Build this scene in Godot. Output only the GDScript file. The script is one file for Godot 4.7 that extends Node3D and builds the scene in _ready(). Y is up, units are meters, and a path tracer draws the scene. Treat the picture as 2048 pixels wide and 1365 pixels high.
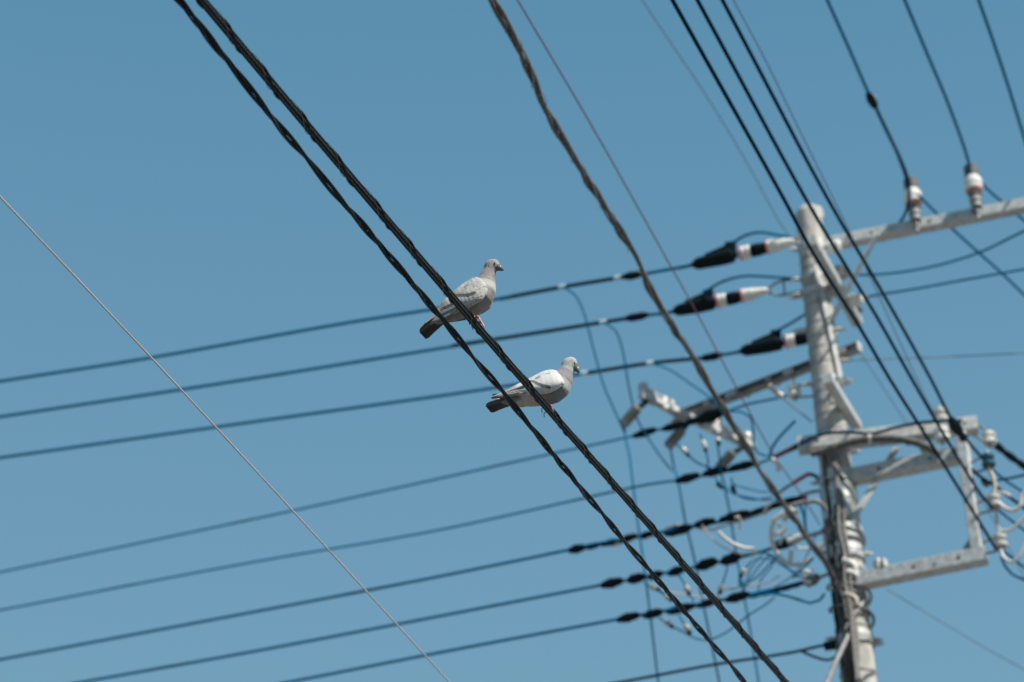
extends Node3D

var V := PackedVector3Array()
var N := PackedVector3Array()
var K := PackedColorArray()
var I := PackedInt32Array()
var M := {}
var used := {}

func begin():
	V = PackedVector3Array(); N = PackedVector3Array(); K = PackedColorArray(); I = PackedInt32Array()

func numbered(parent: Node, called: String) -> String:
	var key = str(parent.get_instance_id()) + called
	var n = used.get(key, 0)
	used[key] = n + 1
	return called if n == 0 else "%s_%03d" % [called, n]

func origin_of(n: Node) -> Vector3:
	var o := Vector3.ZERO
	while n != self:
		o += (n as Node3D).position
		n = n.get_parent()
	return o

func tag(o: Node, label: String, category: String, group := "", kind := ""):
	if label: o.set_meta("label", label)
	if category: o.set_meta("category", category)
	if group: o.set_meta("group", group)
	if kind: o.set_meta("kind", kind)

# a Node3D at a thing's base whose children are its parts
func thing(called: String, label: String, category: String, at: Vector3, group := "") -> Node3D:
	var o := Node3D.new()
	o.name = numbered(self, called)
	add_child(o)
	o.position = at
	tag(o, label, category, group)
	return o

# turns what was collected since begin() into one named mesh; world = vertices are in world places
func commit(parent: Node, called: String, mat: Material, world := true) -> MeshInstance3D:
	var mi := MeshInstance3D.new()
	mi.name = numbered(parent, called)
	parent.add_child(mi)
	var o := Vector3.ZERO
	if parent == self:
		o = V[0]
		mi.position = o
	elif world:
		o = origin_of(parent)
	if o != Vector3.ZERO:
		for i in V.size():
			V[i] -= o
	var a := []
	a.resize(Mesh.ARRAY_MAX)
	a[Mesh.ARRAY_VERTEX] = V
	a[Mesh.ARRAY_NORMAL] = N
	if K.size() == V.size() and K.size() > 0:
		a[Mesh.ARRAY_COLOR] = K
	a[Mesh.ARRAY_INDEX] = I
	#CHK
	var m := ArrayMesh.new()
	m.add_surface_from_arrays(Mesh.PRIMITIVE_TRIANGLES, a)
	m.surface_set_material(0, mat)
	mi.mesh = m
	return mi

func curve(p: PackedVector3Array, step: float) -> PackedVector3Array:
	var out := PackedVector3Array()
	var n := p.size()
	for i in n - 1:
		var a := p[max(i - 1, 0)] if i > 0 else p[0] * 2.0 - p[1]
		var d := p[i + 2] if i + 2 < n else p[n - 1] * 2.0 - p[n - 2]
		var b := p[i]
		var c := p[i + 1]
		# centripetal tangents
		var t0 := sqrt(max(a.distance_to(b), 1e-4))
		var t1 := sqrt(max(b.distance_to(c), 1e-4))
		var t2 := sqrt(max(c.distance_to(d), 1e-4))
		var m1 := (c - b + ((b - a) / t0 - (c - a) / (t0 + t1)) * t1)
		var m2 := (c - b + ((d - c) / t2 - (d - b) / (t1 + t2)) * t1)
		var k: int = clampi(int(ceil(b.distance_to(c) / step)), 1, 4000)
		for j in k:
			var t := float(j) / k
			var tt := t * t
			var ttt := tt * t
			out.append(b * (2 * ttt - 3 * tt + 1) + m1 * (ttt - 2 * tt + t) + c * (-2 * ttt + 3 * tt) + m2 * (ttt - tt))
	out.append(p[n - 1])
	return out

# frames carried along a path without twist: [tangents, sides]
func frames(p: PackedVector3Array) -> Array:
	var t := PackedVector3Array()
	var s := PackedVector3Array()
	var n := p.size()
	for i in n:
		t.append((p[min(i + 1, n - 1)] - p[max(i - 1, 0)]).normalized())
	var u := Vector3.UP if absf(t[0].y) < 0.9 else Vector3.RIGHT
	for i in n:
		u = (u - t[i] * u.dot(t[i])).normalized()
		s.append(u)
	return [t, s]

func ring_strip(a: int, b: int, k: int):
	for j in k:
		var j2 := (j + 1) % k
		I.append(a + j); I.append(b + j); I.append(a + j2)
		I.append(a + j2); I.append(b + j); I.append(b + j2)

func sweep(p: PackedVector3Array, radii: PackedFloat32Array, k := 8):
	var f = frames(p)
	var n := p.size()
	var base := V.size()
	for i in n:
		var s: Vector3 = f[1][i]
		var q: Vector3 = f[0][i].cross(s)
		var r := radii[mini(i, radii.size() - 1)]
		for j in k:
			var a := TAU * j / k
			var d := s * cos(a) + q * sin(a)
			V.append(p[i] + d * r)
			N.append(d)
	for i in n - 1:
		ring_strip(base + i * k, base + (i + 1) * k, k)
	for e in [0, n - 1]:
		var c := V.size()
		var nn: Vector3 = f[0][e] * (-1.0 if e == 0 else 1.0)
		V.append(p[e]); N.append(nn)
		for j in k:
			V.append(V[base + e * k + j]); N.append(nn)
		for j in k:
			if e == 0:
				I.append(c); I.append(c + 1 + j); I.append(c + 1 + (j + 1) % k)
			else:
				I.append(c); I.append(c + 1 + (j + 1) % k); I.append(c + 1 + j)

func tube(parent: Node, called: String, pts: Array, r: float, mat: Material, step := 0.06, k := 8) -> MeshInstance3D:
	begin()
	sweep(curve(PackedVector3Array(pts), step), PackedFloat32Array([r]), k)
	return commit(parent, called, mat)

func wire(called: String, label: String, category: String, pts: Array, r: float, mat: Material, group := "", step := 0.1) -> MeshInstance3D:
	var w := tube(self, called, pts, r, mat, step)
	tag(w, label, category, group)
	return w

# a tube whose radius swells and shrinks: the lumpy covers over joints
func lumps(parent: Node, called: String, pts: Array, r0: float, r1: float, mat: Material, waves := 1.0, seed_ := 1.0) -> MeshInstance3D:
	begin()
	var p := curve(PackedVector3Array(pts), 0.008)
	var radii := PackedFloat32Array()
	for i in p.size():
		var t := float(i) / (p.size() - 1)
		var w := pow(absf(sin(PI * t * waves)), 0.55)
		w *= 0.86 + 0.14 * sin(t * 23.0 + seed_ * 2.1) * sin(t * 9.0 + seed_)
		radii.append(lerpf(r0, r1, w))
	sweep(p, radii, 10)
	return commit(parent, called, mat)

# several strands laid round a path; each a part of its own
func strands(parent: Node, called: String, path: PackedVector3Array, off: float, r: float, count: int, pitch: float, phase: float, mat: Material, k := 8, wobble := 0.0):
	var f = frames(path)
	for c in count:
		begin()
		var p := PackedVector3Array()
		var s := 0.0
		for i in path.size():
			if i > 0: s += path[i].distance_to(path[i - 1])
			var a := phase + TAU * c / count + (TAU * s / pitch if pitch != 0.0 else 0.0)
			if wobble > 0.0: a += wobble * sin(s * 5.3 + c * 2.0) + wobble * 0.6 * sin(s * 13.1 + c)
			var q: Vector3 = f[0][i].cross(f[1][i])
			p.append(path[i] + (f[1][i] * cos(a) + q * sin(a)) * off)
		sweep(p, PackedFloat32Array([r]), k)
		commit(parent, called, mat)

# turned shape along a line from a towards b: prof = [distance, radius, distance, radius ...]
func turned(a: Vector3, b: Vector3, prof: Array, k := 20):
	var t := (b - a).normalized()
	var s := t.cross(Vector3.UP if absf(t.y) < 0.9 else Vector3.RIGHT).normalized()
	var q := t.cross(s)
	var m := prof.size() / 2
	for i in m - 1:
		var d0: float = prof[i * 2]
		var r0: float = prof[i * 2 + 1]
		var d1: float = prof[i * 2 + 2]
		var r1: float = prof[i * 2 + 3]
		var base := V.size()
		var slope := Vector2(r1 - r0, d1 - d0)
		if slope.length() < 1e-6: continue
		slope = slope.normalized()
		for e in 2:
			for j in k:
				var g := TAU * j / k
				var d := s * cos(g) + q * sin(g)
				V.append(a + t * (d0 if e == 0 else d1) + d * (r0 if e == 0 else r1))
				N.append((d * slope.y - t * slope.x).normalized())
		ring_strip(base, base + k, k)

func lathe(parent: Node, called: String, a: Vector3, b: Vector3, prof: Array, mat: Material, k := 20) -> MeshInstance3D:
	begin()
	turned(a, b, prof, k)
	return commit(parent, called, mat)

# bar of w by h with chamfered edges from a to b
func bar(a: Vector3, b: Vector3, w: float, h: float, upv := Vector3.UP, ch := 0.006):
	var t := (b - a).normalized()
	var s := t.cross(upv).normalized()
	var q := s.cross(t)
	ch = minf(ch, minf(w, h) * 0.3)
	var c := [Vector2(w / 2, h / 2 - ch), Vector2(w / 2 - ch, h / 2), Vector2(-w / 2 + ch, h / 2), Vector2(-w / 2, h / 2 - ch), Vector2(-w / 2, -h / 2 + ch), Vector2(-w / 2 + ch, -h / 2), Vector2(w / 2 - ch, -h / 2), Vector2(w / 2, -h / 2 + ch)]
	for i in 8:
		var p0: Vector2 = c[i]
		var p1: Vector2 = c[(i + 1) % 8]
		var e := (p1 - p0).normalized()
		var n := s * e.y * 1.0 - q * e.x
		n = n if n.dot(s * (p0.x + p1.x) + q * (p0.y + p1.y)) > 0 else -n
		var z := V.size()
		for x in [a + s * p0.x + q * p0.y, a + s * p1.x + q * p1.y, b + s * p0.x + q * p0.y, b + s * p1.x + q * p1.y]:
			V.append(x); N.append(n)
		for x in [0, 1, 2, 1, 3, 2]: I.append(z + x)
	for e in 2:
		var z := V.size()
		for p in c:
			V.append((a if e == 0 else b) + s * p.x + q * p.y)
			N.append(-t if e == 0 else t)
		for i in range(1, 7):
			I.append(z)
			I.append(z + (i + 1 if e == 0 else i))
			I.append(z + (i if e == 0 else i + 1))

func beam(parent: Node, called: String, a: Vector3, b: Vector3, w: float, h: float, mat: Material, upv := Vector3.UP) -> MeshInstance3D:
	begin()
	bar(a, b, w, h, upv)
	return commit(parent, called, mat)

# open channel: web at the back, flanges reaching along dv
func channel(parent: Node, called: String, a: Vector3, b: Vector3, h: float, depth: float, dv: Vector3, mat: Material) -> MeshInstance3D:
	begin()
	bar(a - dv * depth * 0.5, b - dv * depth * 0.5, 0.008, h, Vector3.UP, 0.002)
	for s in [0.5, -0.5]:
		var o: Vector3 = Vector3.UP * (h * s - 0.004 * signf(s)) + dv * 0.005
		bar(a + o, b + o, depth - 0.002, 0.008, Vector3.UP, 0.002)
	return commit(parent, called, mat)

func bolt(parent: Node, a: Vector3, d: Vector3, r := 0.014, l := 0.03, called := "bolt"):
	lathe(parent, called, a, a + d, [0, 0, 0, r, l, r, l, r * 0.55, l * 1.5, r * 0.5, l * 1.5, 0], M.bolt, 8)

func noise(seed_: int, freq: float, a: Color, b: Color, size := 512, oct := 5, bump := false) -> NoiseTexture2D:
	var f := FastNoiseLite.new()
	f.seed = seed_
	f.frequency = freq
	f.fractal_octaves = oct
	var t := NoiseTexture2D.new()
	t.noise = f
	t.width = size
	t.height = size
	t.seamless = true
	if bump:
		t.as_normal_map = true
		t.bump_strength = 6.0
	else:
		var g := Gradient.new()
		g.set_color(0, a)
		g.set_color(1, b)
		g.set_offset(0, 0.2)
		g.set_offset(1, 0.8)
		t.color_ramp = g
	return t

func srgb(r: float, g: float, b: float) -> Color:
	return Color(r, g, b).linear_to_srgb()

func mat(called: String, c: Color, rough: float, metal := 0.0) -> StandardMaterial3D:
	var m := StandardMaterial3D.new()
	m.resource_name = called
	m.albedo_color = c.linear_to_srgb()
	m.roughness = rough
	m.metallic = metal
	M[called] = m
	return m

func worn(called: String, c0: Color, c1: Color, rough: float, metal: float, scale_: float, seed_: int, bumped := 0.0) -> StandardMaterial3D:
	var m := mat(called, Color(1, 1, 1), rough, metal)
	m.albedo_texture = noise(seed_, 0.012, c0.linear_to_srgb(), c1.linear_to_srgb())
	m.uv1_triplanar = true
	m.uv1_scale = Vector3.ONE * scale_
	if bumped > 0.0:
		m.normal_enabled = true
		m.normal_texture = noise(seed_ + 7, 0.03, c0, c1, 512, 5, true)
		m.normal_scale = bumped
	return m

func materials():
	worn("concrete", Color(0.28, 0.27, 0.245), Color(0.47, 0.455, 0.42), 0.9, 0.0, 1.1, 3, 0.3).uv1_scale = Vector3(1.9, 0.5, 1.9)
	worn("galvanised", Color(0.35, 0.36, 0.36), Color(0.53, 0.54, 0.535), 0.55, 0.2, 2.2, 11, 0.15)
	worn("weathered_shaded_steel", Color(0.20, 0.205, 0.205), Color(0.32, 0.325, 0.32), 0.65, 0.2, 2.0, 17, 0.2)  # dull fittings; also the back crossarm, with its shade put into the colour
	worn("sleeve_steel", Color(0.42, 0.41, 0.38), Color(0.55, 0.54, 0.50), 0.25, 0.75, 1.5, 23, 0.2)
	worn("bark_brown", Color(0.045, 0.044, 0.042), Color(0.15, 0.145, 0.135), 0.75, 0.0, 5.0, 29, 0.5)
	worn("grey_sheath", Color(0.12, 0.115, 0.11), Color(0.22, 0.21, 0.20), 0.6, 0.0, 4.0, 31, 0.3)
	worn("fuse_grey", Color(0.14, 0.13, 0.122), Color(0.22, 0.205, 0.195), 0.6, 0.0, 3.0, 37, 0.2)
	worn("black_sheath", Color(0.003, 0.005, 0.006), Color(0.009, 0.012, 0.014), 0.36, 0.0, 6.0, 41, 0.3).metallic_specular = 0.3
	worn("rubber", Color(0.002, 0.006, 0.008), Color(0.008, 0.014, 0.018), 0.5, 0.0, 5.0, 43, 0.4).metallic_specular = 0.22
	mat("line_black", Color(0.002, 0.022, 0.046), 0.65).metallic_specular = 0.15
	mat("line_shadow_blue", Color(0.001, 0.095, 0.200), 0.7).metallic_specular = 0.06  # teal of lifted shadows painted into the dark conductor's colour
	mat("line_shadow_pale", Color(0.002, 0.135, 0.265), 0.7).metallic_specular = 0.06  # same teal shadow tint painted in, paler for the thin wires
	mat("thin_grey", Color(0.12, 0.13, 0.16), 0.5)
	mat("thin_purple", Color(0.16, 0.045, 0.09), 0.5)
	mat("red_sleeve", Color(0.36, 0.035, 0.035), 0.45)
	mat("dark_red", Color(0.13, 0.016, 0.02), 0.5)
	mat("pink_band", Color(0.55, 0.10, 0.085), 0.45)
	mat("porcelain", Color(0.72, 0.71, 0.67), 0.12)
	mat("porcelain_dull", Color(0.45, 0.44, 0.41), 0.25)
	mat("teal_glaze", Color(0.02, 0.085, 0.13), 0.25)
	mat("pvc_white", Color(0.54, 0.53, 0.50), 0.4)
	mat("pvc_beige", Color(0.42, 0.37, 0.31), 0.5)
	mat("tape_white", Color(0.50, 0.60, 0.62), 0.5)
	mat("bolt", Color(0.42, 0.41, 0.38), 0.45, 0.4)
	mat("dark_gap", Color(0.03, 0.03, 0.03), 0.8)
	mat("steel_strand", Color(0.46, 0.45, 0.43), 0.5)
	mat("highlight_grey", Color(0.15, 0.15, 0.145), 0.45)  # pale grey of the highlight lines drawn along the cable bundle
	mat("lash_wire", Color(0.12, 0.12, 0.115), 0.35, 0.3)
	mat("beak_dark", Color(0.06, 0.06, 0.06), 0.4)
	mat("cere_white", Color(0.72, 0.70, 0.66), 0.6)
	mat("eye_black", Color(0.012, 0.008, 0.006), 0.08)
	mat("eye_orange", Color(0.36, 0.13, 0.04), 0.25)
	mat("eye_skin", Color(0.30, 0.28, 0.27), 0.7)
	mat("leg_pink", Color(0.50, 0.24, 0.215), 0.65)
	mat("claw", Color(0.03, 0.028, 0.026), 0.4)
	worn("asphalt", Color(0.10, 0.10, 0.095), Color(0.17, 0.165, 0.155), 0.95, 0.0, 0.4, 53, 0.4)
	var pl := mat("plumage", Color(1, 1, 1), 0.85)
	pl.vertex_color_use_as_albedo = true
	pl.normal_enabled = true
	pl.normal_texture = noise(61, 0.04, Color.BLACK, Color.WHITE, 512, 4, true)
	pl.normal_scale = 0.35
	pl.uv1_triplanar = true
	pl.uv1_scale = Vector3(6, 14, 10)
	pl.rim_enabled = true
	pl.rim = 0.15

# ---- pigeons: one smooth-minimum field over a chain of tapered bones, meshed as surface nets ----
var bone := []          # [a, b, radius a, radius b, width, place along the bird]


func field(p: Vector3, which: PackedInt32Array) -> float:
	var d := 1e9
	for i in which:
		var q: Array = bone[i]
		var wf: float = q[4]
		var a: Vector3 = q[0]
		var pa := p - a
		pa.z /= wf
		var ba: Vector3 = q[1]
		var h := clampf(pa.dot(ba) * float(q[6]), 0.0, 1.0)
		var e: float = (pa - ba * h).length() - lerpf(q[2], q[3], h)
		if d > 1e8:
			d = e
		else:
			var k := 0.010
			var m := maxf(k - absf(d - e), 0.0) / k
			d = minf(d, e) - m * m * k * 0.25
	return d

func place_along(p: Vector3) -> float:
	var best := 1e9
	var s := 0.0
	for q in bone:
		var pa: Vector3 = p - q[0]
		pa.z /= float(q[4])
		var h := clampf(pa.dot(q[1]) * float(q[6]), 0.0, 1.0)
		var e: float = (pa - q[1] * h).length() - lerpf(q[2], q[3], h)
		if e < best:
			best = e
			s = float(q[5]) + h
	return s

func body_mesh(spine: Array, paint: Callable, cell := 0.0024):
	bone = []
	var lo := Vector3.ONE * 9.0
	var hi := -lo
	for i in spine.size() - 1:
		var a: Array = spine[i]
		var b: Array = spine[i + 1]
		var pa := Vector3(a[0], a[1], 0.0)
		var ba := Vector3(b[0], b[1], 0.0) - pa
		bone.append([pa, ba, a[2], b[2], (a[3] + b[3]) * 0.5, i, 1.0 / maxf(ba.length_squared(), 1e-9)])
	for a in spine:
		var r := Vector3(a[2], a[2], a[2] * a[3]) + Vector3.ONE * 0.008
		lo = lo.min(Vector3(a[0], a[1], 0) - r)
		hi = hi.max(Vector3(a[0], a[1], 0) + r)
	var blk := 4
	var nb := Vector3i(((hi - lo) / (cell * blk)).ceil())
	var n := nb * blk + Vector3i.ONE
	var val := PackedFloat32Array()
	val.resize(n.x * n.y * n.z)
	val.fill(1e6)
	var at := PackedInt32Array()
	at.resize(n.x * n.y * n.z)
	at.fill(-1)
	var sy := n.x
	var sz := n.x * n.y
	var live := []
	var all := PackedInt32Array(range(bone.size()))
	for bz in nb.z:
		for by in nb.y:
			for bx in nb.x:
				var c := lo + (Vector3(bx, by, bz) + Vector3.ONE * 0.5) * cell * blk
				if absf(field(c, all)) > cell * blk * 1.25: continue
				var near := PackedInt32Array()
				var ds := []
				var dm := 1e9
				for i in bone.size():
					var e := field(c, PackedInt32Array([i]))
					ds.append(e)
					dm = minf(dm, e)
				for i in bone.size():
					if float(ds[i]) < dm + 0.034: near.append(i)
				live.append(Vector3i(bx, by, bz))
				for z in range(bz * blk, bz * blk + blk + 1):
					for y in range(by * blk, by * blk + blk + 1):
						for x in range(bx * blk, bx * blk + blk + 1):
							var o := x + y * sy + z * sz
							if val[o] > 1e5:
								val[o] = field(lo + Vector3(x, y, z) * cell, near)
	begin()
	var off := [0, 1, sy, sy + 1, sz, sz + 1, sz + sy, sz + sy + 1]
	var edges := [[0, 1], [2, 3], [4, 5], [6, 7], [0, 2], [1, 3], [4, 6], [5, 7], [0, 4], [1, 5], [2, 6], [3, 7]]
	for l in live:
		for z in range(l.z * blk, l.z * blk + blk):
			for y in range(l.y * blk, l.y * blk + blk):
				for x in range(l.x * blk, l.x * blk + blk):
					var o: int = x + y * sy + z * sz
					var f := PackedFloat32Array()
					var neg := 0
					for i in 8:
						var w := val[o + int(off[i])]
						f.append(w)
						if w < 0.0: neg += 1
					if neg == 0 or neg == 8: continue
					var s := Vector3.ZERO
					var cnt := 0
					for e in edges:
						var fa := f[e[0]]
						var fb := f[e[1]]
						if (fa < 0.0) != (fb < 0.0):
							var t := fa / (fa - fb)
							var pa := Vector3(e[0] & 1, (e[0] >> 1) & 1, e[0] >> 2)
							var pb := Vector3(e[1] & 1, (e[1] >> 1) & 1, e[1] >> 2)
							s += pa.lerp(pb, t)
							cnt += 1
					var p := lo + (Vector3(x, y, z) + s / cnt) * cell
					var g := Vector3(f[1] + f[3] + f[5] + f[7] - f[0] - f[2] - f[4] - f[6], f[2] + f[3] + f[6] + f[7] - f[0] - f[1] - f[4] - f[5], f[4] + f[5] + f[6] + f[7] - f[0] - f[1] - f[2] - f[3])
					at[o] = V.size()
					V.append(p)
					N.append(g.normalized())
					K.append(paint.call(p, place_along(p), g.normalized()))
	var step := [1, sy, sz]
	for l in live:
		for z in range(l.z * blk, l.z * blk + blk):
			for y in range(l.y * blk, l.y * blk + blk):
				for x in range(l.x * blk, l.x * blk + blk):
					var o: int = x + y * sy + z * sz
					if at[o] < 0: continue
					var a0 := val[o] < 0.0
					for ax in 3:
						if a0 == (val[o + int(step[ax])] < 0.0): continue
						var u: int = step[(ax + 1) % 3]
						var v: int = step[(ax + 2) % 3]
						if o - u - v < 0: continue
						var q := [at[o], at[o - u], at[o - u - v], at[o - v]]
						if q.min() < 0: continue
						if a0:
							for i in [0, 2, 1, 0, 3, 2]: I.append(q[i])
						else:
							for i in [0, 1, 2, 0, 2, 3]: I.append(q[i])

# flattened feather blade along points, half widths given per point
func blade(pts: PackedVector3Array, w0: float, w1: float, thick: float, side: Vector3, col: Callable):
	var p := curve(pts, 0.004)
	var n := p.size()
	var base := V.size()
	var k := 10
	for i in n:
		var t := float(i) / (n - 1)
		var tg := (p[mini(i + 1, n - 1)] - p[maxi(i - 1, 0)]).normalized()
		var s := (side - tg * side.dot(tg)).normalized()
		var up := tg.cross(s)
		var w := lerpf(w0, w1, t)
		if t > 0.82: w *= sqrt(maxf(1.0 - pow((t - 0.82) / 0.18, 2.0), 0.02))
		for j in k:
			var a := TAU * j / k
			V.append(p[i] + s * cos(a) * w + up * (sin(a) * thick + (1.0 - cos(a) * cos(a)) * thick * 0.8))
			N.append((s * cos(a) * 0.25 + up * sin(a)).normalized())
			K.append(col.call(t, cos(a)))
	for i in n - 1:
		ring_strip(base + i * k, base + (i + 1) * k, k)

func seg_dist(p: Vector2, line: Array) -> float:
	var d := 1e9
	for i in line.size() - 1:
		var a: Vector2 = line[i]
		var b: Vector2 = line[i + 1]
		var h := clampf((p - a).dot(b - a) / maxf((b - a).length_squared(), 1e-9), 0.0, 1.0)
		d = minf(d, p.distance_to(a.lerp(b, h)))
	return d

func smooth_rows(rows: Array, n: int) -> Array:
	# rows of [top, mid, low]; returns n+1 rows of smooth points
	var out := []
	var m := rows.size()
	for i in n + 1:
		var f := float(i) / n * (m - 1)
		var j := mini(int(f), m - 2)
		var t := f - j
		var r := []
		for c in 3:
			var p0: Vector3 = rows[maxi(j - 1, 0)][c]
			var p1: Vector3 = rows[j][c]
			var p2: Vector3 = rows[j + 1][c]
			var p3: Vector3 = rows[mini(j + 2, m - 1)][c]
			r.append(p1.cubic_interpolate(p2, p0, p3, t))
		out.append(r)
	return out

func wing_mesh(rows: Array, mirror: float, paint: Callable, nu := 170, nv := 64):
	begin()
	var sm := smooth_rows(rows, nu)
	var g := []
	for i in nu + 1:
		var top: Vector3 = sm[i][0]
		var mid: Vector3 = sm[i][1]
		var low: Vector3 = sm[i][2]
		var line := []
		for j in nv + 1:
			var v := float(j) / nv
			# smooth curve through top, mid and low, curling in below the lower edge
			var p: Vector3
			if v <= 0.92:
				var t := v / 0.92
				p = top * (2.0 * (t - 0.5) * (t - 1.0)) + mid * (-4.0 * t * (t - 1.0)) + low * (2.0 * t * (t - 0.5))
			else:
				var t := (v - 0.92) / 0.08
				p = low + Vector3(0, 0.002 * sin(PI * t) * -1.0, -0.011 * t)
			# rounded front
			var u := float(i) / nu
			if u < 0.05: p += Vector3(0, 0, -0.014 * pow(1.0 - u / 0.05, 2.0))
			# feather rows, each lapping the next
			var lap := u * 15.0
			var colm := v * (11.0 + 3.0 * u) + 0.5 * float(int(lap) % 2)
			var f := fposmod(lap + 0.42 * absf(sin(PI * colm)), 1.0)
			p.z += 0.00035 * f
			if mirror < 0.0:
				p.z *= -0.76
				p.y += 0.006 + 0.016 * v * v
			line.append(p)
		g.append(line)
	for i in nu + 1:
		for j in nv + 1:
			var p: Vector3 = g[i][j]
			var du: Vector3 = g[mini(i + 1, nu)][j] - g[maxi(i - 1, 0)][j]
			var dv: Vector3 = g[i][mini(j + 1, nv)] - g[i][maxi(j - 1, 0)]
			var n := du.cross(dv).normalized() * mirror
			V.append(p)
			N.append(n)
			K.append(paint.call(p, float(i) / nu, float(j) / nv))
	for i in nu:
		for j in nv:
			var a := i * (nv + 1) + j
			for x in ([a, a + nv + 1, a + 1, a + 1, a + nv + 1, a + nv + 2] if mirror < 0 else [a, a + 1, a + nv + 1, a + 1, a + nv + 2, a + nv + 1]): I.append(x)

func pigeon(label: String, at: Vector3, yaw: float, kind: int, spine: Array, rows: Array, bars: Array, eye: Vector3, tail: Array, flights: Array, cere: Array):
	var o := thing("pigeon", label, "pigeon", at, "pigeons perched on the cable")
	o.rotation.y = yaw
	var fine := FastNoiseLite.new()
	fine.seed = 70 + kind
	fine.frequency = 160.0
	fine.fractal_octaves = 3
	var coarse := FastNoiseLite.new()
	coarse.seed = 90 + kind
	coarse.frequency = 28.0
	var head := Color(0.205, 0.205, 0.205) if kind == 1 else Color(0.285, 0.30, 0.305)
	var neck := Color(0.19, 0.18, 0.188) if kind == 1 else Color(0.20, 0.19, 0.21)
	var breast := Color(0.34, 0.335, 0.32) if kind == 1 else Color(0.34, 0.345, 0.34)
	var flank_shade := Color(0.20, 0.20, 0.195) if kind == 1 else Color(0.16, 0.168, 0.17)  # flank grey, with the shade under the breast painted into it
	var belly := Color(0.23, 0.22, 0.20) if kind == 1 else Color(0.40, 0.37, 0.32)
	var vent := Color(0.16, 0.165, 0.155) if kind == 1 else Color(0.15, 0.16, 0.155)
	var ns := spine.size()
	# spine: 0 tail base ... belly 3-4 ... breast 5-6, neck 7-8, head 9-11, bill from 12
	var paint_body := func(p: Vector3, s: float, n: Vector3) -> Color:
		var w := coarse.get_noise_3dv(p) * 0.5
		var q := fine.get_noise_3d(p.x, p.y * 0.6, p.z)
		var c: Color
		if s < 1.6: c = vent
		elif s < 2.4: c = vent.lerp(belly, smoothstep(1.6, 2.2, s + w * 0.8))
		elif s < 4.2: c = belly.lerp(flank_shade, smoothstep(3.0, 4.2, s + w))
		elif s < 6.0: c = flank_shade.lerp(breast, smoothstep(4.4, 5.4, s + w + n.y * 0.9))  # downward faces stay darker: painted shade below the breast
		elif s < 7.6: c = breast.lerp(neck, smoothstep(6.0, 7.2, s + w * 0.6))
		elif s < 9.4: c = neck.lerp(head, smoothstep(8.2, 9.2, s + w * 0.5))
		elif s < ns - 4.5: c = head
		else: c = Color(0.09, 0.09, 0.088)
		if kind == 2 and s > 2.6 and s < 5.0 and n.y < 0.1:
			c = c.lerp(Color(0.30, 0.225, 0.215), 0.5 * smoothstep(2.9, 3.6, s) * (1.0 - smoothstep(4.2, 5.0, s)))
		if s > 6.6 and s < 9.3:
			# sheen and speckle of the neck
			var sp := smoothstep(0.12, 0.4, fine.get_noise_3dv(p * 1.7))
			c = c.lerp(Color(0.10, 0.095, 0.11), sp * 0.6)
			if kind == 2:
				c = c.lerp(Color(0.27, 0.33, 0.31), smoothstep(8.0, 8.6, s) * (1.0 - smoothstep(9.0, 9.4, s)) * 0.95 * smoothstep(-0.3, 0.4, w + 0.1))
				c = c.lerp(Color(0.21, 0.165, 0.215), smoothstep(7.0, 7.5, s) * (1.0 - smoothstep(7.9, 8.3, s)) * 0.5)
			else:
				c = c.lerp(Color(0.21, 0.175, 0.188), smoothstep(7.2, 8.0, s) * (1.0 - smoothstep(8.6, 9.2, s)) * 0.55)
				c = c.lerp(Color(0.08, 0.08, 0.085), smoothstep(0.25, 0.5, fine.get_noise_3d(p.x * 1.3, p.y * 0.25, p.z * 1.3) + n.x * 0.2) * 0.6)
		return c * (1.0 + q * 0.26 + w * 0.22)
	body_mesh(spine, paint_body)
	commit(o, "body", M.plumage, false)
	var cov := Color(0.37, 0.368, 0.352) if kind == 1 else Color(0.47, 0.48, 0.48)
	var quill := Color(0.225, 0.218, 0.212) if kind == 1 else Color(0.28, 0.268, 0.255)
	var bar_c := Color(0.045, 0.043, 0.044) if kind == 1 else Color(0.065, 0.057, 0.052)
	var paint_wing := func(p: Vector3, u: float, v: float) -> Color:
		var w := coarse.get_noise_3d(p.x, p.y, 0.3)
		var q := fine.get_noise_3d(p.x, p.y, p.z)
		var c := cov.lerp(quill, smoothstep(0.66, 0.74, u + w * 0.05))
		if u < 0.62:
			var lap := u * 15.0
			var colm := v * (11.0 + 3.0 * u) + 0.5 * float(int(lap) % 2)
			var f := fposmod(lap + 0.42 * absf(sin(PI * colm)), 1.0)
			c *= 1.0 - (0.30 if kind == 1 else 0.12) * smoothstep(0.70, 0.98, f)
		c *= 1.0 + q * (0.30 if kind == 1 else 0.14) + w * (0.42 if kind == 1 else 0.16)
		if kind == 1: c = c.lerp(Color(0.13, 0.12, 0.11), smoothstep(0.2, 0.36, coarse.get_noise_3d(p.x * 3.4, p.y * 3.4, 4.0)) * 0.75 * (1.0 - smoothstep(0.5, 0.7, u)))
		var xy := Vector2(p.x, p.y)
		for b in bars:
			var e := seg_dist(xy, b.line)
			var edge: float = float(b.w) * (1.4 + 0.5 * fine.get_noise_2d(p.x * 3.0, p.y * 3.0) + 0.5 * w)
			c = c.lerp(bar_c, (1.0 - smoothstep(edge * 0.9, edge * 1.25, e)) * float(b.k))
		return c
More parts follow.
